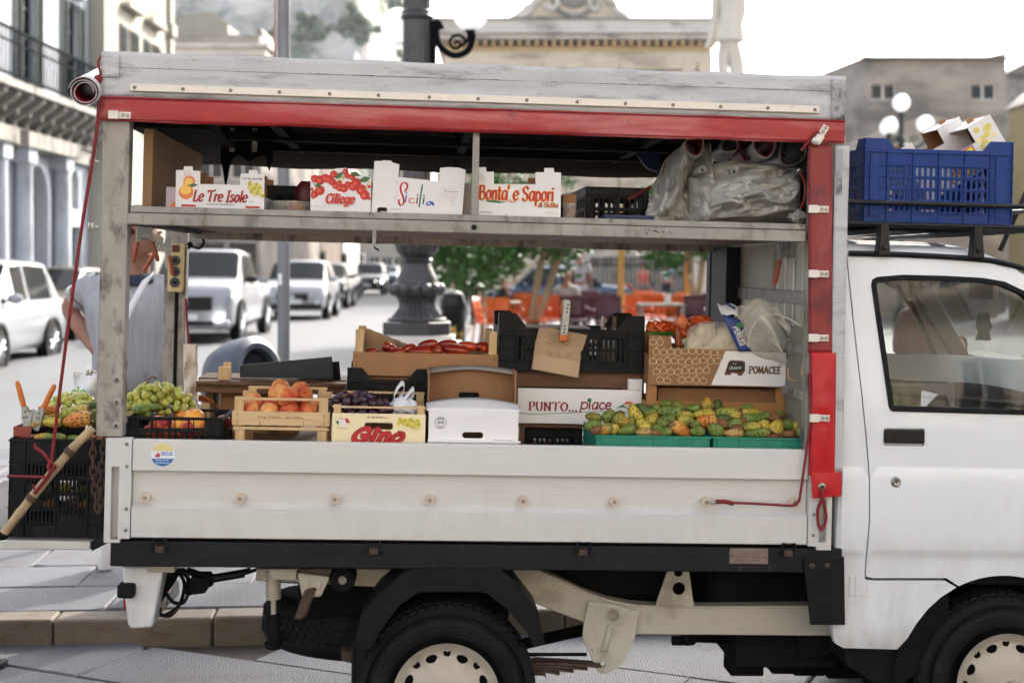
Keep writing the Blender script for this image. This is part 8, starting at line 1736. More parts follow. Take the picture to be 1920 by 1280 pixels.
# two green trays of prickly pears
Mt['greenpl']=mat('green_plastic',lin((18,128,104)),.42,var=.1,scale=7,dirt=(lin((60,120,104)),.4,20,(1,1,1),.6))
for px0,px1,lb in ((1118,1331,'shallow green tray heaped with prickly pears, the left of the pair'),(1338,1516,'shallow green tray heaped with prickly pears, the right one by the red strap')):
 w1=.07;M_,wd=bed(px0,px1,w1);h_=hb_(px0+60,816.5 if px0<1200 else 820,w1);t=thing('green_tray',lb,'tray',M_,'green trays of prickly pears');dd=.21
 for y_ in (0,dd-.004):
  q=MB();q.box(0,wd,y_,y_+.004,0,h_);q.box(-.004,wd+.004,y_-.005 if y_==0 else y_+.002,y_+.002 if y_==0 else y_+.009,h_-.006,h_+.001)
  for k in range(5):x_=wd*(.04+.23*k);q.box(x_,x_+.003,y_-.0035 if y_==0 else y_+.003,y_+.001 if y_==0 else y_+.0075,0,h_-.006)
  q.build('wall',Mt['greenpl'],t,bevel=.001,seg=1)
 for x_ in (0,wd-.004):q=MB();q.box(x_,x_+.004,.0045,dd-.0045,0,h_-.0005);q.build('wall',Mt['greenpl'],t)
 q=MB();q.box(.005,wd-.005,.005,dd-.005,.002,.03);q.build('base',Mt['greenpl'],t)
w1=.1;a=tp(1094,790,.3);b=tp(1122,836,.075);q=MB();q.hexa([(a.x,.3,vF),(a.x+.004,.3,vF),(a.x+.004,.3,a.z),(a.x,.3,a.z)],[(b.x-.006,.075,vF),(b.x-.002,.075,vF),(b.x-.002,.075,Z(1118,818,.075)),(b.x-.006,.075,Z(1118,818,.075))]);tag(q.build('tray_side',Mt['greenpl'],None,M=T),'slanting green side of a third tray pushed in at the left of the pears','tray')
PP=[(140,225,65,40,-15,'olive'),(135,292,70,46,0,'green'),(262,215,58,46,50,'green'),(365,255,78,56,-25,'yo'),(160,330,48,36,30,'brown'),(235,322,68,42,35,'tip'),(300,318,45,42,90,'yellow'),(408,325,72,46,15,'green'),(475,205,92,52,-65,'yellow'),(545,165,88,50,-20,'darkgreen'),
      (535,290,68,56,-50,'yellow'),(540,345,62,38,0,'tan'),(605,240,64,48,45,'yo'),(630,150,42,32,0,'green'),(720,118,46,34,0,'green'),(752,180,112,52,0,'green'),(820,130,54,36,-30,'olive'),(725,258,78,52,30,'green'),(705,342,62,38,10,'green'),(838,322,98,52,-30,'orange'),(875,248,66,46,0,'yg'),
      (895,205,48,32,0,'yellow'),(930,152,64,38,0,'green'),(1050,122,58,52,90,'yo'),(1132,122,42,42,60,'darkgreen'),(1025,202,88,46,0,'yellow'),(1046,256,84,56,0,'orange'),(968,336,60,42,0,'green'),(1115,327,68,56,-35,'green'),(1168,275,50,40,0,'brown'),(1215,200,106,56,-10,'yg'),(1265,350,76,40,0,'tan'),
      (1258,275,74,38,20,'green'),(1362,146,54,30,10,'green'),(1405,182,92,32,0,'yellow'),(1418,236,92,44,0,'green'),(1400,302,82,42,0,'yg'),(1452,352,104,38,8,'green'),(1500,282,46,42,0,'yellow'),(1608,302,64,56,60,'yellow'),(1692,282,56,46,0,'green'),(1772,292,68,42,0,'yellow'),(1702,357,60,34,0,'brown'),
      (1808,342,54,40,0,'green'),(1590,226,58,38,0,'brown'),(1588,376,64,24,0,'redbrown'),(640,312,46,36,0,'green'),(1328,254,36,34,0,'brown'),(1290,310,58,30,0,'redbrown'),(960,280,50,34,0,'green'),(640,355,50,30,0,'brown'),(1640,200,50,34,0,'olive'),(1500,215,56,34,10,'green'),(860,180,60,34,0,'darkgreen'),(590,190,56,36,0,'green'),(1180,235,60,40,0,'darkgreen'),(340,205,50,34,10,'darkgreen'),(430,260,52,36,0,'olive')]
rows_=('in front row','halfway up heap','on top of heap')
marks=[(300,'at the left tray end'),(640,'below the printed word'),(960,'left of where trays meet'),(1240,'where both trays meet'),(1520,'before the wooden crate'),(1900,'by the red strap')]
for cx,cy,a,b,ang,col in PP:
 row=0 if cy>285 else 1 if cy>195 else 2;wh=next(m for x_,m in marks if cx<x_)
 prickly(1080+cx/4.267,730+cy/4.267,a/4.267,b/4.267,ang,col,.10+(380-cy)/290*.17,'%s prickly pear '+rows_[row]+' '+wh,'prickly pears in the green trays')
# ------------------------------------------------------------------ second row
wT=.40
def at_w(px0,px1,py1,w,yaw=0):return fr(px0,px1,py1,w,yaw)
# black crate that carries the tomatoes, and wooden post
zB2=Z(730,706,.36);M_,wd=bed(648,806,.34);plastic_crate('black_crate','black crate with slanting slots that carries the tomato crate',M_,wd,.36,Z(700,690,.34)-vF,Mt['blackpl'],low=Z(750,712,.34)-vF,cols=10,rows=3,z0=.08,corner=.05,slotw=.5)
M_,wd=bed(680,930,.40);carton('fruit_box','brown box in the dark under the tomato crate',M_,wd,.28,zB2-vF-.004,Mt['card'],Mt['card'])
# tomatoes
zT_=zB2;M_,wd=at_w(663,932,706,.38);M_=T @ Tr(X(663,706,.38),.38,zT_);fh=L(700,660,.38).z-zT_;ph_=L(672,617,.38).z-zT_
tc_=wood_crate('wooden_crate','brown hardboard crate of long red tomatoes with pale corner posts',M_,wd,.3,fh,[(.001,fh)],m=Mt['hardboard'],post=.0265,ph=ph_)
def liner(a,b):return Vector((.03+(wd-.06)*a,.27-.0*b+.01*noise.noise(Vector((a*6,b*3,1))),fh-.02+(.026+.062*max(0,1-a*2.6)+.018*max(0,a*5-4.2)+.0035*abs(sin(a*42)))*b))
q=MB();q.grid(liner,90,6);q.build('paper_liner',Mt['kraft'],tc_,smooth=60,solid=.0006)
q=MB();q.grid(lambda a,b:Vector((.028,.03+.24*a,fh-.02+(.03+.05*a+.003*abs(sin(a*30)))*b)),24,4);q.build('paper_liner',Mt['kraft'],tc_,smooth=60,solid=.0006)
stp=MB()
for x_ in (.008,wd-.01):
 for z_ in (fh*.82,fh*.45):stp.tube([(x_-.003,-.001,z_-.008),(x_+.003,-.001,z_+.006)],.001,5)
tag(stp.build('staple',Mt['rust'],tc_),kind='stuff')
for k,(cx,cy,a,b,ang,o_) in enumerate(((365,565,75,40,5,0),(548,515,62,60,60,0),(610,535,50,50,0,0),(790,545,118,62,18,0),(1040,490,128,66,12,0),(1275,480,118,54,4,0),(950,570,150,66,0,0),(1165,565,62,58,80,0),(1375,555,155,74,-6,0),(1535,505,108,60,-4,1),(1680,510,86,56,10,0),(1728,535,48,55,80,1),(1460,480,80,34,10,0),(700,575,80,50,10,0))):
 s=1/FPX*(4.45+.45)/6.4;o=bpy.data.objects.new('tomato',TOMO if o_ else TOM);COL.objects.link(o);o.matrix_world=T @ Tr(*tp(640+cx/6.4,570+cy/6.4,.43+.05*((560-cy)/80))) @ Ro(90-ang,'Y') @ Ro(random.uniform(0,360),'Z') @ Matrix.Diagonal((b*s,b*s,a*s,1))
 tag(o,('orange tomato near the right hand post of the hardboard crate' if cx>1600 else 'orange-red tomato in the back of the hardboard crate') if o_ else ('upright red tomato showing its stalk end at the left of the hardboard crate' if k==1 else 'long red tomato lying in the left half of the hardboard crate' if cx<900 else 'long red tomato lying in the right half of the hardboard crate'),'fruit','tomatoes in the hardboard crate')
# white box with red and green name, on a wooden crate
zPn=Z(1080,794,.37);M_,wd=bed(972,1206,.38);wood_crate('wooden_crate','dark wooden crate under the white box with red capitals',M_,wd,.3,zPn-vF-.001,[(zPn-vF-.016,zPn-vF-.003)],m=Mt['plank'],mv=Mt['plank'])
w1=.365;hN=L(1080,729,w1).z-zPn;M_=T @ Tr(X(970,794,w1),w1,zPn);wd=X(1202,790,w1)-X(970,790,w1)
t,f=carton('fruit_box','white box with red capitals and green dot, under the black crates',M_,wd,.34,hN,Mt['cwhite'],Mt['card'])
def pn(px,py):return L(px,py,w1).x-X(970,794,w1),L(px,py,w1).z-zPn
a=pn(991,769);letters(f,'PUNTO...',a[0],a[1],X(1084,770,w1)-X(991,770,w1),.029,INK['dred'],y=-.001,nib=.17,thin=.04,ang=0.05,track=.05)
a=pn(1085,767);letters(f,'p',a[0]+.002,a[1]+.002,.032,.034,INK['dred'],y=-.001,nib=.12,thin=.10,shear=.1);a=pn(1104,767); 
letters(f,'iace',a[0]-.003,a[1]+.001,X(1147,767,w1)-X(1103,767,w1),.034,INK['dred'],y=-.001,nib=.12,thin=.10,shear=.08)
c=pn(1105,750);patch(f,ell(c[0],c[1],.0075,.0075),INK['green'],-.0022)
q=MB();pen(q,[(v.x,v.y) for v in catmull([(*pn(a,b),0) for a,b in ((975,774),(1000,775.5),(1060,774),(1120,771),(1180,773))],6)],.004,.002,0,0,-.0009);q.build('print',INK['green'],f)
patch(f,[pn(*p) for p in ((1155,765),(1168,758),(1184,771),(1170,763))][::-1],INK['green'],-.001);patch(f,[pn(*p) for p in ((1168,757),(1176,752),(1188,754),(1182,757),(1174,758))][::-1],INK['orange'],-.001);patch(f,[pn(*p) for p in ((970,766),(976,760),(974,766),(977,763),(973,769))][::-1],INK['dred'],-.001)
q=MB();c0_,c1_=pn(1178,728),pn(1202,711);q.box(c0_[0],wd+.001,-.001,.03,hN+.0005,c1_[1]);q.build('corner_block',Mt['cwhite'],t,bevel=.001)
q=MB();q.box(.02,wd-.05,.12,.3,hN-.01,hN+.004);q.build('shaded_inside',Mt['dark'],t)  # dark slab standing in for the shaded inside of the box
M_,wd=bed(984,1092,.40);plastic_crate('black_crate','black plastic crate deep in the shade below the white box with capitals',M_,wd,.2,zPn-vF-.02,Mt['blackpl'],cols=8,rows=1,z0=.01,corner=.02)
# black crates with the price bag
zK=Z(1070,697,.40);M_=T @ Tr(X(934,690,.38),.38,zK);wd=X(1207,690,.38)-X(934,690,.38);hK=L(950,587,.38).z-zK;lowK=L(1060,616,.38).z-zK
q=MB();q.box(X(940,700,.4),X(1203,700,.4),.40,.66,zPn+hN+.002,zK-.001);tag(q.build('wooden_board',Mt['plank'],None,M=T),'dark wooden board between the white box and the black crate','board')
plastic_crate('black_crate','big black slotted crate with raised corners behind the paper price tag',M_,wd,.34,hK,Mt['blackpl'],low=lowK,cols=20,rows=2,z0=.035,z1=lowK-.03,corner=.058,slotw=.34,divide=4)
M2=T @ Tr(X(936,712,.5),.5,zPn+hN+.004)
q=MB();a=tp(1030,612,.5);q.box(a.x-.09,a.x+.14,.46,.6,zK+.01,a.z+.002);tag(q.build('lidded_box',Mt['cgrey'],None,M=T,bevel=.004),'grey lidded box lying inside the big black crate','box')
M3=T @ Tr(X(1132,616,.5),.5,zK+.03);carton('fruit_box','small notched white carton standing in the big black crate',M3,.045,.08,L(1140,594,.5).z-zK-.03,Mt['cwhite'],Mt['card'],[(0,0),(.045,0),(.045,.11),(.036,.12),(.032,.10),(.012,.10),(.009,.12),(0,.115)])
pp=[(1011,613),(1035,615),(1060,620),(1101,628),(1096,644),(1092,655),(1086,662),(1089,670),(1083,690),(1083,708),(1060,702),(1030,696),(996,692),(1000,668),(1004,640)]
q=MB();wp=.362;po=px_poly(pp,wp)[::-1]
ex=[(x_,z_) for x_ in [po[0][0]-.2+.012*k for k in range(34)] for z_ in [min(p[1] for p in po)+.012*k for k in range(16)]]
q.panel(po,[],lambda x_,z_:wp-.006+.006*noise.noise(Vector((x_*14,z_*14,0)))+.01*max(0,(Z(1040,664,wp)-z_))*0,.0006,extra=ex);pt=tag(q.build('price_tag',Mt['kraft'],None,M=T,smooth=60),'torn brown paper bag with pencilled price clipped to the black crate','price tag')
q=MB();q.panel(px_poly([(1003,664),(1087,678),(1083,707),(997,691)],wp)[::-1],[],wp-.0155,0);q.build('folded_hem',mat('kraft_light',lin((190,162,128)),.75,var=.06,scale=9),pt)
PN=flat('pencil',lin((92,76,60)),.6)
for pts in ([(1027,628),(1034,625),(1040,629),(1032,634),(1040,640),(1034,644),(1024,642)],[(1041,646),(1040,648)],[(1050,640),(1060,646),(1068,642),(1066,636)],[(1030,656),(1026,660),(1034,664),(1028,668)],[(1044,662),(1050,666),(1044,668)],[(1062,664),(1068,662),(1066,668),(1060,668)]):
 q=MB();pen(q,[(v.x,v.y) for v in catmull([(L(a,b,wp).x,L(a,b,wp).z,0) for a,b in pts],6)],.0016,.001,.4,0,wp-.0158);q.build('pencil_mark',PN,pt)
cl=thing('spring_clamp','steel spring clamp with orange tips holding the paper price tag, seen edge on','clamp',T)
pc_=px_poly([(1053,642),(1049,634),(1056,580),(1056,562),(1061,560),(1071,563),(1070,585),(1066,622),(1065,640)],.33)[::-1]
q=MB();q.prism(pc_,.335,.355);q.build('cheek',Mt['clampsteel'],cl,bevel=.003)
q=MB();q.prism(px_poly([(1048,628),(1066,628),(1065,640),(1048,640)],.33)[::-1],.326,.345);q.build('jaw_tip',Mt['clamp_o'],cl,bevel=.004);q=MB();q.prism(px_poly([(1052,590),(1053,564),(1059,560),(1060,590)],.35)[::-1],.342,.37);q.build('handle',Mt['clamp_o'],cl,bevel=.004)
for px,py in ((1065,571),(1064,578),(1063,585),(1059,611),(1059,617),(1058,623)):q=MB();c=tp(px,py,.334);q.ball(c,(.004,.001,.0025),10,6);q.build('punched_hole',Mt['dark'],cl)
# box with pears outline, on a wooden crate
zQ=Z(1340,723,.30);M_,wd=bed(1210,1474,.30);hq=zQ-vF-.002
wood_crate('wooden_crate','orange wooden crate under the printed apple and pear box',M_,wd,.3,hq,[(L(1340,785,.30).z-vF-.075,L(1340,753,.30).z-vF)],m=Mt['wood2'],mv=Mt['wood2'],post=.032)
M_,wd=bed(1232,1462,.36);carton('fruit_box','dark brown carton standing inside the orange wooden crate',M_,wd,.2,hq-.012,Mt['card'],Mt['card'])
w1=.29;M_=T @ Tr(X(1215,722,w1),w1,zQ);wd=X(1473,722,w1)-X(1215,722,w1)
def qn(px,py):return L(px,py,w1).x-X(1215,722,w1),L(px,py,w1).z-zQ
fp_=[qn(1217,627),qn(1258,631),qn(1260,652),qn(1410,657),qn(1474,660)];fp_=[(0,0),(wd,0)]+[(wd,fp_[4][1])]+[(x_,z_) for x_,z_ in fp_[::-1][1:4]]+[(0,fp_[0][1])]
t,f=carton('fruit_box','brown and white box patterned with apple and pear outlines',M_,wd,.34,.105,Mt['card'],Mt['card'],fp_,side_h=.1)
patch(f,[qn(1333,721.5),(wd-.001,.002),(wd-.001,fp_[2][1]-.002),qn(1361,657.5)],Mt['cwhite'],-.0006)
a=qn(1404,698);letters(f,'POMACEE',a[0],a[1]-.002,X(1464,698,w1)-X(1404,698,w1),.0225,INK['brown'],y=-.0014,nib=.17,thin=.12,track=.02)
van=[(1358,702),(1362,690),(1366,678),(1370,675),(1392,676),(1397,679),(1397,694),(1394,699),(1390,704),(1384,704),(1382,700),(1372,699),(1369,703),(1363,703)]
patch(f,[qn(a,b) for a,b in van][::-1],INK['brown'],-.001);patch(f,[qn(a,b) for a,b in ((1362,696),(1367,680),(1371,677.5),(1391,678.5),(1394.5,681),(1394.5,693),(1390,697))][::-1],INK['black'],-.0014)
a=qn(1366,692);letters(f,'Orsero',a[0]+.001,a[1]-.001,.042,.011,INK['white'],y=-.0017,nib=.12,thin=.06,shear=.2,rise=.08)
c=qn(1374,683);printed(f,'F.lli',c[0],c[1],.012,.004,INK['white'],y=-.0018)
q=MB();rd=random.Random(9);k=0
for iy in range(5):
 for ix in range(11):
  px,py=1224+ix*13.5+(iy%2)*6.5,641+iy*18+rd.uniform(-2,2);s=6.6
  lim=1361-(py-658)*.44 if py>652 else 1256
  if px+s>lim or px-s<1217:continue
  pear_=(ix+iy)%3==1;pts=[]
  for j in range(15):
   t_=2*pi*j/14+.01;up=max(0,sin(t_));wx=(.92-.5*up**.8) if pear_ else 1-.12*up**2;rz_=(1.25 if pear_ else 1-.34*up**10)*(1 if sin(t_)>0 else 1-.1*abs(sin(t_))**8);pts.append(qn(px+s*wx*cos(t_),py-s*.95*sin(t_)*rz_))
  z_ok=all(0.002<p[1] for p in pts)
  if not z_ok:continue
  pen(q,pts,.0013,.0013,0,0,-.0008);pen(q,[qn(px,py-s*.9),qn(px+1.5,py-s*1.4)],.0013,.0013,0,0,-.0008)
q.build('fruit_outline',INK['cream'],f,smooth=0)
# netted garlic bag
nb=thing('net_bag','white net bag of onions with blue label spilling over the printed box','net bag',T);wn_=.35
Mt['onion']=mat('pale_onion_skin',lin((222,208,178)),.5,var=.12,scale=9,stretch=(3,3,.6));Mt['net']=mat('white_netting',lin((226,220,206)),.6,var=.05)
for px,py,r in ((1302,648,21),(1322,628,24),(1345,645,24),(1362,632,24),(1330,660,22),(1375,652,22)):
 q=MB();k=(4.45+wn_)/FPX;q.lathe([(.001,-1),(.5,-.86),(.86,-.5),(1,0),(.86,.5),(.4,.85),(.12,1.05),(.06,1.25)],20,Tr(*tp(px,py,wn_)) @ Ro(random.uniform(-60,60),'Y') @ Matrix.Scale(r*k,4));q.build('onion',Mt['onion'],nb)
def net(fn,nu,nv,name,r_=.0007):
 q=MB();P=[[fn(i/nu,j/nv) for i in range(nu+1)] for j in range(nv+1)]
 for j in range(nv+1):q.tube(P[j],r_,3,cap=False)
 for i in range(0,nu+1,2):q.tube([P[j][i] for j in range(nv+1)],r_*.8,3,cap=False)
 return tag(q.build(name,Mt['net'],nb,smooth=0),kind='stuff')
c1=tp(1335,640,wn_)
def n1(a,b):
 th=-.15*pi+1.3*pi*a;x_=-.088+.19*b;env=sqrt(max(.02,1-((b-.52)/.56)**2));p=c1+Vector((x_,-.066*env*sin(th),.004+.062*env*cos(th)*1.0+.02*b-.006))
 return p+Vector((0,.005*sin(b*9),.007*sin(a*8+b*6)))
net(n1,34,44,'netting',.0006)
c2=tp(1428,622,wn_-.06)
def n2(a,b):
 th=2*pi*a;r_=.022+.055*sin(pi*min(1,b*1.05))**.9+.02*b;cx_=-.075+.15*b;dz=.05*sin(pi*b)*.6-.075*b*b
 return c2+Vector((cx_+.012*sin(3*th+b*4),-.6*r_*cos(th)-.012*b,dz+r_*sin(th)*(1+.16*sin(4*th+b*5))))
net(n2,44,46,'netting',.0008)
def n3(a,b):return tp(1378+104*a,592-30*sin(pi*(a*.75+.1))+30*a*a+26*b*(1-a*.3),wn_-.06-.05*a+.03*b)+Vector((0,.012*sin(a*14+b*5),.006*sin(a*19)))
net(n3,44,16,'netting',.0008)
q=MB();q.tube(catmull([tp(1402,650,.27),tp(1410,615,.27),tp(1430,594,.27),tp(1455,590,.26),tp(1480,598,.22),tp(1502,612,.18)],8),.003,8);q.build('drawn_hem',Mt['net'],nb)
rd=random.Random(8);q=MB()
for k in range(34):a=tp(1478+rd.uniform(-3,8),615+k*1.9,.24+rd.uniform(-.01,.02));q.tube([a,a+Vector((rd.uniform(.006,.014),-.004,rd.uniform(-.006,.004)))],.0008,4)
tag(q.build('frayed_edge',Mt['net'],nb),kind='stuff')
LBm=flat('label_blue',lin((34,58,128)),.4);k4=[(1353,588),(1390,600),(1408,657),(1386,659)]
def lab(a,b):
 x_=(k4[0][0]*(1-a)+k4[1][0]*a)*(1-b)+(k4[3][0]*(1-a)+k4[2][0]*a)*b;y_=(k4[0][1]*(1-a)+k4[1][1]*a)*(1-b)+(k4[3][1]*(1-a)+k4[2][1]*a)*b;return tp(x_,y_,.275+.012*(a-.5)**2+.03*max(0,.3-b))
q=MB();q.grid(lab,8,12);q.build('blue_label',LBm,nb,smooth=70,solid=.0006)
q=MB();q.grid(lambda a,b:tp(1352+34*a-8*b+6*a*b,588-20*b+6*a+3*sin(a*7),.285+.02*b),8,4);q.build('white_label_end',Mt['bagw'],nb,smooth=70,solid=.0006);q=MB();q.grid(lambda a,b:tp(1361+18*a,566+10*a+5*b,.277),6,2);q.build('blue_label',LBm,nb,smooth=70,solid=.0006)
printed(nb,'PERUSI',0,0,.068,.021,INK['white'],y=0,bold=.02,M=Tr(*tp(1373,614,.2705)) @ Ro(66,'Y')); 
q=MB();q.grid(lambda a,b:tp(1381+12*a,605+9*b,.2695),3,3);q.build('label_picture',INK['green'],nb)
# orange cellophane and green leaves in front of it
ce=thing('orange_wrapping','crinkled orange cellophane with dark leaves in the printed box','wrapping',T);Mt['cello']=mat('orange_cellophane',lin((214,92,36)),.2,var=.2,scale=20,spec=.8)
for k,(px,py,rx,ry) in enumerate(((1228,614,.03,.022),(1250,612,.028,.018),(1272,618,.035,.028),(1312,602,.04,.018),(1240,622,.04,.016))):crumple('wrap',tp(px,py,.4),(rx,.03,ry),30+k,ce,Mt['cello'],36,20,.5,1.6)
q=MB();a=[tp(1264,606,.33),tp(1279,586,.33),tp(1291,600,.33),tp(1284,618,.33)];q.add(a,[(0,1,2,3)]);q.build('wrap',mat('peach_cellophane',lin((228,130,84)),.25,var=.1),ce,solid=.001)
q=MB();q.grid(lambda a,b:tp(1263+14*a+3*b,616+34*b,.31-.01*sin(a*3)),6,6);q.build('ribbon',mat('brown_orange_ribbon',lin((140,66,30)),.3),ce,smooth=70,solid=.0008)
for k in range(9):q=MB();a=tp(1220+k*5.2,624+(k%3)*2,.35);q.add([a+Vector((-.014,0,0)),a+Vector((0,-.006,-.008)),a+Vector((.014,0,.002)),a+Vector((0,-.004,.009))],[(0,1,2,3)]);q.build('leaf',Mt['leaf'],ce,smooth=0)
# planks with boards on them at the left, behind the peaches
zW=Z(500,716,.62);tabl=thing('plank_shelf','weathered plank shelf on short legs behind the peach crate','shelf',T)
for y_,x0_,x1_ in ((.60,367,655),(.72,372,650),(.84,380,648)):q=MB();q.box(X(x0_,716,y_),X(x1_,716,y_),y_,y_+.11,zW-.012,zW+.004*(y_>.7));q.build('plank',Mt['plank'],tabl,bevel=.002)
for px in (400,520,610):q=MB();q.box(X(px-14,716,.65),X(px,716,.65),.65,.9,vF,zW-.013);q.build('leg',Mt['plank'],tabl)
q=MB();q.box(X(367,716,.61),X(650,716,.61),.615,.63,zW-.04,zW-.0135);q.build('front_rail',Mt['plank'],tabl)
M_,wd=bed(412,560,.68);carton('fruit_box','brown carton in the shade under the plank shelf',M_,wd,.16,zW-vF-.03,Mt['card'],Mt['card'])
Mt['slate']=mat('dark_green_board',lin((34,48,48)),.6,var=.2,scale=8,dirt=(lin((96,104,100)),.4,30,(1,1,1),.64))
q=MB();q.prism(px_poly([(449.5,707.5),(450,684.5),(622,668.5),(626,711)],.7)[::-1],.70,.716);t=tag(q.build('painted_board',Mt['slate'],None,M=T,bevel=.001),'dark green painted board propped on the plank shelf','board','painted boards on the plank shelf')
q=MB();q.prism(px_poly([(560,709),(560,684),(636,677),(639,712)],.74)[::-1],.735,.75);tag(q.build('painted_board',Mt['blackpl'],None,M=T,bevel=.001),'black board standing just behind the dark green one','board','painted boards on the plank shelf')
wb=thing('wood_block','short stump of pale timber standing on the plank shelf','block',T);q=MB();a,b=tp(409,708,.64),tp(427,688,.64);q.box(a.x,b.x+.008,.64,.68,zW+.002,b.z);q.build('block',Mt['woodv'],wb,bevel=.002);q=MB();a=tp(418,680,.68);q.box(a.x,a.x+.025,.69,.72,zW+.005,a.z);q.build('rear_block',Mt['woodv'],wb,bevel=.002)
q=MB();q.grid(lambda a,b:tp(372+52*a,740+26*a+12*b*(1-a),.5+.05*b)+Vector((0,0,.006*sin(a*6))),10,4);tag(q.build('orange_paper',mat('orange_paper',lin((206,106,46)),.6,var=.1),None,M=T,smooth=60,solid=.001),'loose piece of orange paper right of the green grapes','paper')
M_,wd=bed(376,392,.5);q=MB();q.box(0,wd,0,.1,0,L(384,756,.5).z-vF);tag(q.build('small_carton',Mt['wood'],None,M=M_),'small pale wooden block beside the orange paper','block')
q=MB();q.grid(lambda a,b:tp(344+26*a,645+125*b,.95)+Vector((0,.03*noise.noise(Vector((a*3,b*4,1)))+.012*noise.noise(Vector((a*8,b*11,2))),.004*sin(b*20))),8,20);tag(q.build('paper_sack',mat('beige_paper',lin((226,214,198)),.8,var=.1,scale=14,dirt=(lin((150,130,110)),.4,20,(1,1,1),.55)),None,M=T,smooth=60,solid=.002),'crumpled beige paper sack hanging beside the far left post','sack')
# power strip and clamps under the shelf
ps=thing('power_strip','old cream power strip with three sockets strapped to the far post','power strip',T @ Tr(*tp(329,502,1.262)));k=(4.45+1.26)/FPX
q=MB();q.prism(rrect(-14*k,-45*k,14*k,44*k,.01),-.0,.03);q.build('housing',mat('aged_cream_plastic',lin((206,186,134)),.45,var=.08,scale=10),ps,bevel=.003)
q=MB();q.prism(rrect(-7*k,29*k,7*k,42*k,.003),-.004,.001);q.build('switch',mat('dark_red_switch',lin((84,14,16)),.35),ps,bevel=.002)
for dz in (13,-7,-27):
 q=MB();q.lathe([(.001,-.002),(9*k,-.002),(9.6*k,0)],24,Tr(-.5*k,0,dz*k) @ Ro(-90,'X'));so2=q.build('socket',mat('socket_grey',lin((52,56,64)),.4),ps)
 q=MB();q.box(-4*k,4*k,-.0035,-.002,-2.4*k,2.4*k,0,Tr(-.5*k,0,dz*k) @ Ro(20,'Y'));q.build('slot_plate',Mt['dark'],so2)
q=MB();q.tube(catmull([tp(342,470,1.25),tp(345,520,1.24),tp(346,570,1.24),tp(338,620,1.25),tp(328,660,1.26)],6),.005,8);q.tube(catmull([tp(348,460,1.25),tp(350,530,1.24),tp(349,600,1.25),tp(335,650,1.26)],6),.004,8);q.tube([tp(304,655,1.26),tp(350,655,1.26)],.004,6);q.build('flex',mat('beige_flex',lin((176,156,130)),.5),ps)
rp=MB();rp.tube(catmull([tp(349,560,1.2),tp(352,620,1.2),tp(362,700,1.2),tp(370,760,1.2)],8),.0045,8);tag(rp.build('rope',Mt['rope'],None,M=T),'dark red rope hanging straight down beside the power strip','rope')
clamp('spring clamp with red grips hanging upper left below the shelf',T @ Tr(*tp(271,444,.3)) @ Ro(-4,'Y') @ Ro(20,'Z') @ Matrix.Scale(.8,4),'red',14);clamp('spring clamp with red grips hanging lower beside the power strip',T @ Tr(*tp(305,468,.7)) @ Ro(8,'Y') @ Ro(15,'Z') @ Matrix.Scale(.86,4),'red',20)
clamp('spring clamp with orange grips hanging from the shelf by the silver bulkhead',T @ Tr(*tp(1478,476,.25)) @ Ro(-3,'Y') @ Matrix.Scale(1.0,4),'red',14)
q=MB();q.tube(catmull([tp(352,466,1.1),tp(360,462,1.1),tp(374,466,1.1),tp(382,455,1.1),tp(380,448,1.1)],5),.005,6);q.ball(tp(356,458,1.1),(.012,.01,.01),8,6);tag(q.build('loose_cable',Mt['dark'],None,M=T),'end of black cable dangling at the back of the shelf','cable')
# ------------------------------------------------------------------ crates on the lowered tail board
zt=zt1+.0035;wl_=.13;a,b=L(14,990,wl_),L(194,999,wl_);wd=b.x-a.x;h_=L(60,822,wl_).z-zt
plastic_crate('black_crate','tall black slotted crate of prickly pears standing on the tail board',T @ Tr(a.x,wl_,zt),wd,.42,h_,Mt['blackpl'],low=h_-.001,cols=14,rows=4,z0=.04,z1=h_-.075,corner=.05,slotw=.42,divide=2)
for cx,cy,aa,bb,an,col in ((240,940,50,28,0,'redbrown'),(340,935,50,30,20,'orange'),(480,930,50,30,0,'redbrown'),(560,950,50,30,30,'orange'),(300,850,50,30,0,'green'),(420,830,52,30,0,'yellow'),(540,850,50,30,0,'olive'),(400,620,60,30,-10,'green'),(500,630,60,30,15,'green')):
 prickly(cx/3.556,680+cy/3.556,aa/3.556,bb/3.556,an,col,.2,'%s prickly pear behind the slots of the tall crate','prickly pears at the tail board')
a2=tp(54,828,.2);M_=T @ Tr(X(55,826,.24),.24,a.z+h_-.02-.0);zc_=zt+h_-.045
q=MB();plastic_crate('black_crate','second black crate set back on top of the tall one',T @ Tr(X(56,820,.3),.3,zt+h_*.5),X(196,820,.3)-X(56,820,.3),.3,L(100,799,.3).z-(zt+h_*.5),Mt['blackpl'],cols=6,rows=1,corner=.03)
rt=thing('red_tray','small red-brown plastic tray at the left edge of the pears','tray',T);a,b=tp(26,819,.2),tp(58,800,.2);q=MB();q.prism([(a.x,a.z),(b.x,a.z),(b.x+.002,b.z),(a.x-.003,b.z)],.2,.204);q.prism([(a.x,a.z),(b.x,a.z),(b.x+.002,b.z),(a.x-.003,b.z)],.4,.404);q.box(a.x-.003,a.x+.001,.204,.4,a.z,b.z);q.build('wall',mat('brick_red_plastic',lin((140,58,44)),.5,var=.1),rt);q=MB();q.box(a.x,b.x,.205,.4,a.z-.003,a.z);q.build('base',mat('brick_red_base',lin((120,48,38)),.5),rt)
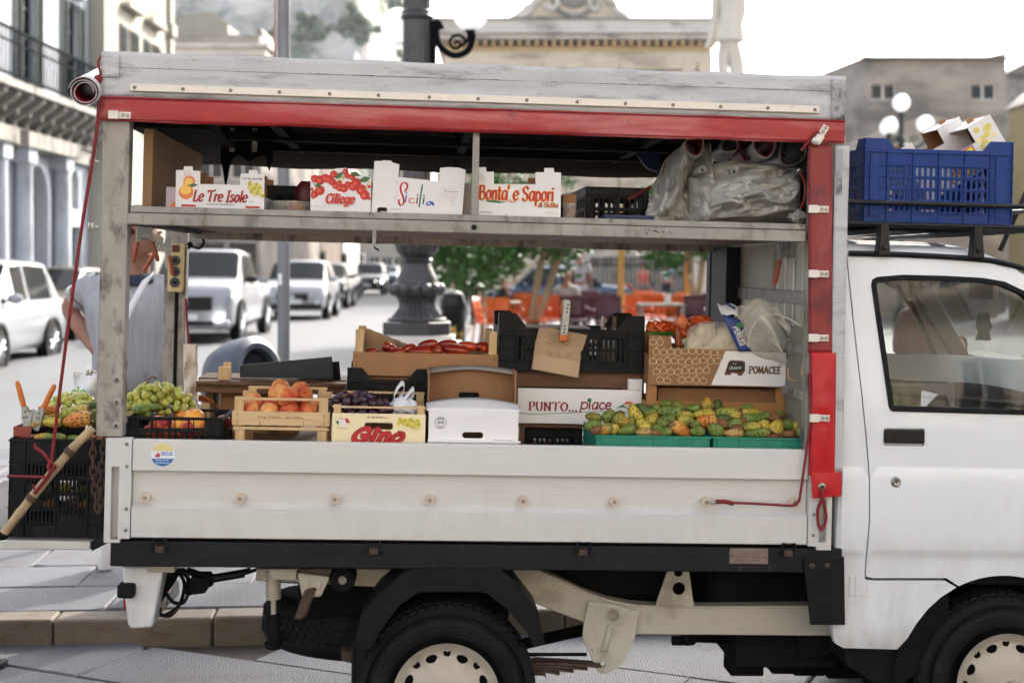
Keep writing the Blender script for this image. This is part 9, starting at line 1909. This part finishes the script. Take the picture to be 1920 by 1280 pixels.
for k,(cx,cy,aa,bb,an,col,w,lb) in enumerate(((325,315,64,30,-4,'orange',.3,'%s prickly pear beside the upright clamp'),(490,335,108,42,14,'yg',.27,'long %s prickly pear in the middle of the tail board heap'),(520,382,94,52,10,'orange',.22,'big %s prickly pear at the front of the tail board heap'),(350,397,60,32,0,'yellow',.22,'%s prickly pear left of the big orange one'),(265,388,72,28,22,'yellow',.26,'%s prickly pear under the upright clamp'),(228,410,54,24,18,'tan',.24,'%s prickly pear at the left rim of the heap'),(622,345,40,30,30,'green',.3,'%s prickly pear against the left side of the corner post'),
         (625,292,50,34,15,'darkgreen',.34,'%s prickly pear at the top right of the heap by the post'),(632,392,36,24,0,'green',.25,'%s prickly pear low down by the corner post'),(345,358,50,24,5,'yo',.3,'%s prickly pear wedged behind the yellow one'),(420,395,50,30,0,'green',.27,'%s prickly pear under the long yellow-green one'),
         (290,497,58,30,0,'yo',.19,'%s prickly pear at the left in the tall black crate'),(368,503,70,32,0,'green',.18,'%s prickly pear in the middle of the tall black crate top'),(482,508,52,26,0,'green',.19,'%s prickly pear behind the cane in the tall black crate'),(612,508,56,30,0,'orange',.19,'%s prickly pear right of the cane in the tall black crate'),(672,518,36,24,0,'orange',.2,'%s prickly pear under the corner post in the tall black crate'))):
 prickly(cx/3.556,680+cy/3.556,aa/3.556,bb/3.556,an,col,w,lb,'prickly pears at the tail board')
pts=pile_pts(46,.085,.06,.05,.012,21);grapes('smaller bunch of yellowish grapes lying on the tail board pears',T @ Tr(X(140,766,.38),.38,Z(140,766,.38)),GRN,pts,.0125,'bunches of green grapes')
clamp('spring clamp with orange grips standing upright beside the tail board pears',T @ Tr(*tp(62,775,.24)) @ Ro(180,'Y') @ Ro(4,'Y') @ Matrix.Scale(1.0,4),'orange',20)
# litter bin beyond the truck, white bag by the vendor
Yl=7.8;lb_=thing('litter_bin','grey plastic bin with rounded hood and dark mouth beyond the truck','bin',Tr(place(450,Yl),Yl,SW));Mt['binpl']=mat('grey_blue_plastic',lin((78,84,98)),.42,var=.1,scale=4)
rb=72/FPX*Yl;zt_=zat(634,Yl)-SW;zs_b=zt_-rb*.92
q=MB();q.lathe([(rb*.78,0),(rb*.95,.1),(rb,zs_b*.7),(rb,zs_b-.06)],40);q.build('bin_body',Mt['binpl'],lb_)
ax_=Tr(.0,0,zs_b-.02) @ Ro(-32,'Z') @ Ro(80,'Y')
q=MB();q.lathe([(.001,-rb*.95),(rb*.5,-rb*.86),(rb*.82,-rb*.56),(rb*.97,-rb*.1),(rb,rb*.3),(rb*.98,rb*.62),(rb*.80,rb*.74),(rb*.66,rb*.70),(rb*.66,rb*.5)],48,ax_);q.build('hood',Mt['binpl'],lb_)
q=MB();q.lathe([(.001,rb*.3),(rb*.66,rb*.5)],40,ax_);q.build('mouth',Mt['dark'],lb_)
q=MB();q.lathe([(rb*1.0,zs_b-.09),(rb*1.05,zs_b-.08),(rb*1.05,zs_b-.05),(rb*1.0,zs_b-.04)],40,closed=True);q.build('collar',Mt['binpl'],lb_)
# ------------------------------------------------------------------ people at the truck
vend=thing('person','man in pale striped polo with white shoulder strap, hand on hip behind the truck','person',Tr(place(243,6.45),6.45,SW))
hx=0.0
P={'pel':(0,0,.98,(.13,.11)),'wst':(.01,-.03,1.12,(.13,.12)),'chs':(0,0,1.32,(.145,.115)),'nk0':(.02,-.01,1.47,(.075,.07)),'nk1':(.045,-.03,1.545,.058),
     'shL':(-.19,.02,1.42,.062),'elL':(-.295,.06,1.33,.052),'wrL':(-.155,-.06,1.18,.036),'haL':(-.12,-.09,1.145,(.034,.024)),'shR':(.19,.03,1.41,.062),'elR':(.07,.2,1.18,.045),'wrR':(-.02,.2,.99,.032),'haR':(-.05,.2,.95,(.034,.022)),
     'hpL':(-.06,.02,.88,.09),'knL':(.0,.02,.5,.06),'anL':(.05,.05,.09,.038),'ftL':(.065,-.09,.035,(.04,.03)),'hpR':(.09,.02,.88,.09),'knR':(.12,.02,.5,.06),'anR':(.15,.05,.09,.038),'ftR':(.17,-.08,.035,(.04,.03))}
E=[('pel','wst'),('wst','chs'),('chs','nk0'),('nk0','nk1')]
for S in 'LR':E+=[('chs','sh'+S),('sh'+S,'el'+S),('el'+S,'wr'+S),('wr'+S,'ha'+S),('pel','hp'+S),('hp'+S,'kn'+S),('kn'+S,'an'+S),('an'+S,'ft'+S)]
finger_pts(P,E,'haL','fL',P['haL'][:3],((.5,-.75,-.35),(.2,.1,-1),(.8,.5,.2)),1,.7);finger_pts(P,E,'haR','fR',P['haR'][:3],((-.1,-.5,-1),(0,1,0),(-1,0,0)),-1,.4)
Ph=head_pts(P,E,'nk1',(.06,-.05,1.655),(.86,-.46,-.28));skin_obj('body',P,E,Mt['skin'],vend,2);face_bits(Ph,vend,Mt['hairdk'])
S_={'pel':(0,0,.93,(.175,.145)),'w0':(.015,-.03,1.08,(.188,.172)),'wst':(.01,-.025,1.2,(.185,.16)),'chs':(0,0,1.34,(.18,.142)),'nkk':(.02,-.01,1.455,(.086,.08)),'shL':(-.185,.02,1.42,.078),'slL':(-.252,.045,1.37,.076),'shR':(.185,.03,1.41,.08),'slR':(.14,.13,1.3,.07)}
skin_obj('polo_shirt',S_,[('pel','w0'),('w0','wst'),('wst','chs'),('chs','nkk'),('chs','shL'),('shL','slL'),('chs','shR'),('shR','slR')],Mt['shirtp'],vend,2)
dS=(Vector(P['elL'][:3])-Vector(P['shL'][:3])).normalized();eS=dS.cross(Vector((0,1,0))).normalized();gS=dS.cross(eS)
for o_ in (.078,.066):q=MB();q.tube([Vector(P['shL'][:3])+dS*o_+(eS*cos(a)+gS*sin(a))*.0675 for a in [2*pi*k/20 for k in range(21)]],.0045,6);q.build('sleeve_piping',Mt['shirtw'],vend)
q=MB();q.grid(lambda a,b:Vector((.02+(.088+.02*b)*cos(2*pi*a),-.01+(.082+.015*b)*sin(2*pi*a),1.50-.045*b-.02*max(0,-sin(2*pi*a)))),28,3);q.build('collar',Mt['navy'],vend,smooth=70,solid=.006)
q=MB();q.grid(lambda a,b:Vector((.125-.25*a,-.135-.085*sin(pi*(.12+.8*a))-.012*b*0,1.475-.53*a))+Vector((.05*(b-.5),0,.036*(b-.5))),20,2);q.build('shoulder_strap',Mt['bagw'],vend,smooth=70,solid=.004)
printed(vend,'NNA',-.03,0,.045,.016,Mt['navy'],M=Tr(-.02,-.185,1.262));printed(vend,'MARE',0,0,.06,.013,Mt['navy'],M=Tr(-.08,-.19,1.235))
Q={'pel':(0,0,.95,(.17,.14)),'hpL':(-.06,.02,.86,.10),'knL':(.0,.02,.52,.08),'anL':(.05,.05,.08,.064),'hpR':(.09,.02,.86,.10),'knR':(.12,.02,.52,.08),'anR':(.15,.05,.08,.064)}
skin_obj('trousers',Q,[('pel','hpL'),('hpL','knL'),('knL','anL'),('pel','hpR'),('hpR','knR'),('knR','anR')],Mt['trgy'],vend,2)
for S in 'LR':q=MB();f=P['an'+S];q.prism([(-.16,0),(.1,0),(.1,.07),(.02,.1),(-.06,.075),(-.16,.045)],-.045,.045,M=Tr(f[0],f[1],0) @ Ro(90,'Z'));q.build('shoe',Mt['trdk'],vend,bevel=.015)
sgb=thing('carrier_bag','white carrier bag with green lettering beside the vendor','bag',T);q=MB();q.grid(lambda a,b:tp(136+52*a,697+60*b,.55)+Vector((0,.02*sin(a*5+b*3),0)),10,8);q.build('bag_front',Mt['bagw'],sgb,smooth=60,solid=.002);a=tp(137,741,.53);letters(sgb,'ola',a.x,a.z,X(164,741,.53)-X(137,741,.53),.032,flat('ink_lime',lin((120,190,60))),y=a.y-.03,nib=.16,thin=.08)
q=MB();q.lathe([(.001,0),(.036,.004),(.04,.02),(.034,.1),(.034,.16),(.015,.19),(.015,.21),(.017,.215),(.017,.235),(.001,.236)],20);tag(q.build('plastic_bottle',Mt['cwhite'],None,loc=(place(198,7.15),7.15,SW)),'white plastic bottle on the pavement behind the truck corner','bottle')
# woman beyond the cab, seen through its windows
standing('p','woman with auburn bob sitting beyond the cab, back of head in the window',face_to(place(1709,8.6),8.6,180,SW-.06),Mt['skinlt'],Mt['trdk'],Mt['trdk'],Mt['hairrd'],sit=True,h=1.66,woman=True)
wch=copy_tree(cps['maroon']);wch.matrix_world=Tr(place(1709,8.6),8.62,SW) @ Ro(0,'Z');tag(wch,'maroon chair beyond the cab under the auburn haired woman','chair','maroon cafe chairs')
wm=[o for o in COL.objects if o.name.startswith('person') and o.get('label','').startswith('woman with auburn')][0]
q=MB();q.lathe([(.001,.142),(.045,.134),(.082,.108),(.104,.06),(.114,0),(.118,-.055),(.113,-.10),(.09,-.122),(.05,-.118)],40,Tr(0,.02,1.167),rfun=lambda a,z,j:1+.025*sin(17*a)*(j>2)+.02*sin(3*a));q.build('bobbed_hair',Mt['hairrd'],wm,smooth=80)
# passer-by at the left edge: only the sandalled foot reaches into the picture
pb_=standing('p','passer-by in dark sandals, only one foot in view at the lower left corner',Tr(-2.62,5.70,0) @ Ro(90,'Z'),Mt['skin'],Mt['shirtw'],Mt['navy'],Mt['hairdk'],h=1.74,stride=.40)
for ch in [c for c in COL.objects if c.parent==pb_ and c.name.startswith('shoe')]:bpy.data.objects.remove(ch)
for s in (-1,1):
 q=MB();q.prism([(-.17,0),(.09,0),(.095,.02),(-.17,.02)],-.045,.045,M=Tr(s*.108,-s*.40+.02,.001) @ Ro(90,'Z'));q.build('sandal_sole',Mt['trdk'],pb_,bevel=.008);q=MB();q.grid(lambda a,b:Vector((s*.108+.05*cos(pi*a),-s*.40-.06-.03*b,.03+.055*sin(pi*a))),12,2);q.build('sandal_strap',Mt['navy'],pb_,smooth=70,solid=.005)
# ------------------------------------------------------------------ each of several look-alikes gets its own label, counted from the left
ORD=('first','second','third','fourth','fifth','sixth','seventh','eighth','ninth')
same={}
for o in COL.objects:
 if o.parent is None and o.get('group') and o.get('label'):same.setdefault((o['group'],o['label']),[]).append(o)
for (g_,l_),os_ in same.items():
 if len(os_)<2:continue
 os_.sort(key=lambda o:o.matrix_world.translation.x)
 for k,o in enumerate(os_):o['label']=l_+(', the %s one'%(('left','right') if len(os_)==2 else ('left','middle','right'))[k] if len(os_)<4 else ', %s from its left'%ORD[k])
# ------------------------------------------------------------------ warm-weather haze in the air
hz=MB();hz.box(-640,640,-90,1540,-1.1,260);Mt['air']=bpy.data.materials.new('air');Mt['air'].use_nodes=True
N_,K_,P_=nodes_of(Mt['air']);N_.remove(P_);v_=N_.new('ShaderNodeVolumePrincipled');v_.inputs['Color'].default_value=(.86,.9,.95,1);v_.inputs['Density'].default_value=.00013;v_.inputs['Anisotropy'].default_value=.2
K_(v_.outputs[0],[n for n in N_ if n.type=='OUTPUT_MATERIAL'][0].inputs['Volume']);tag(hz.build('haze',Mt['air'],smooth=0),kind='stuff')
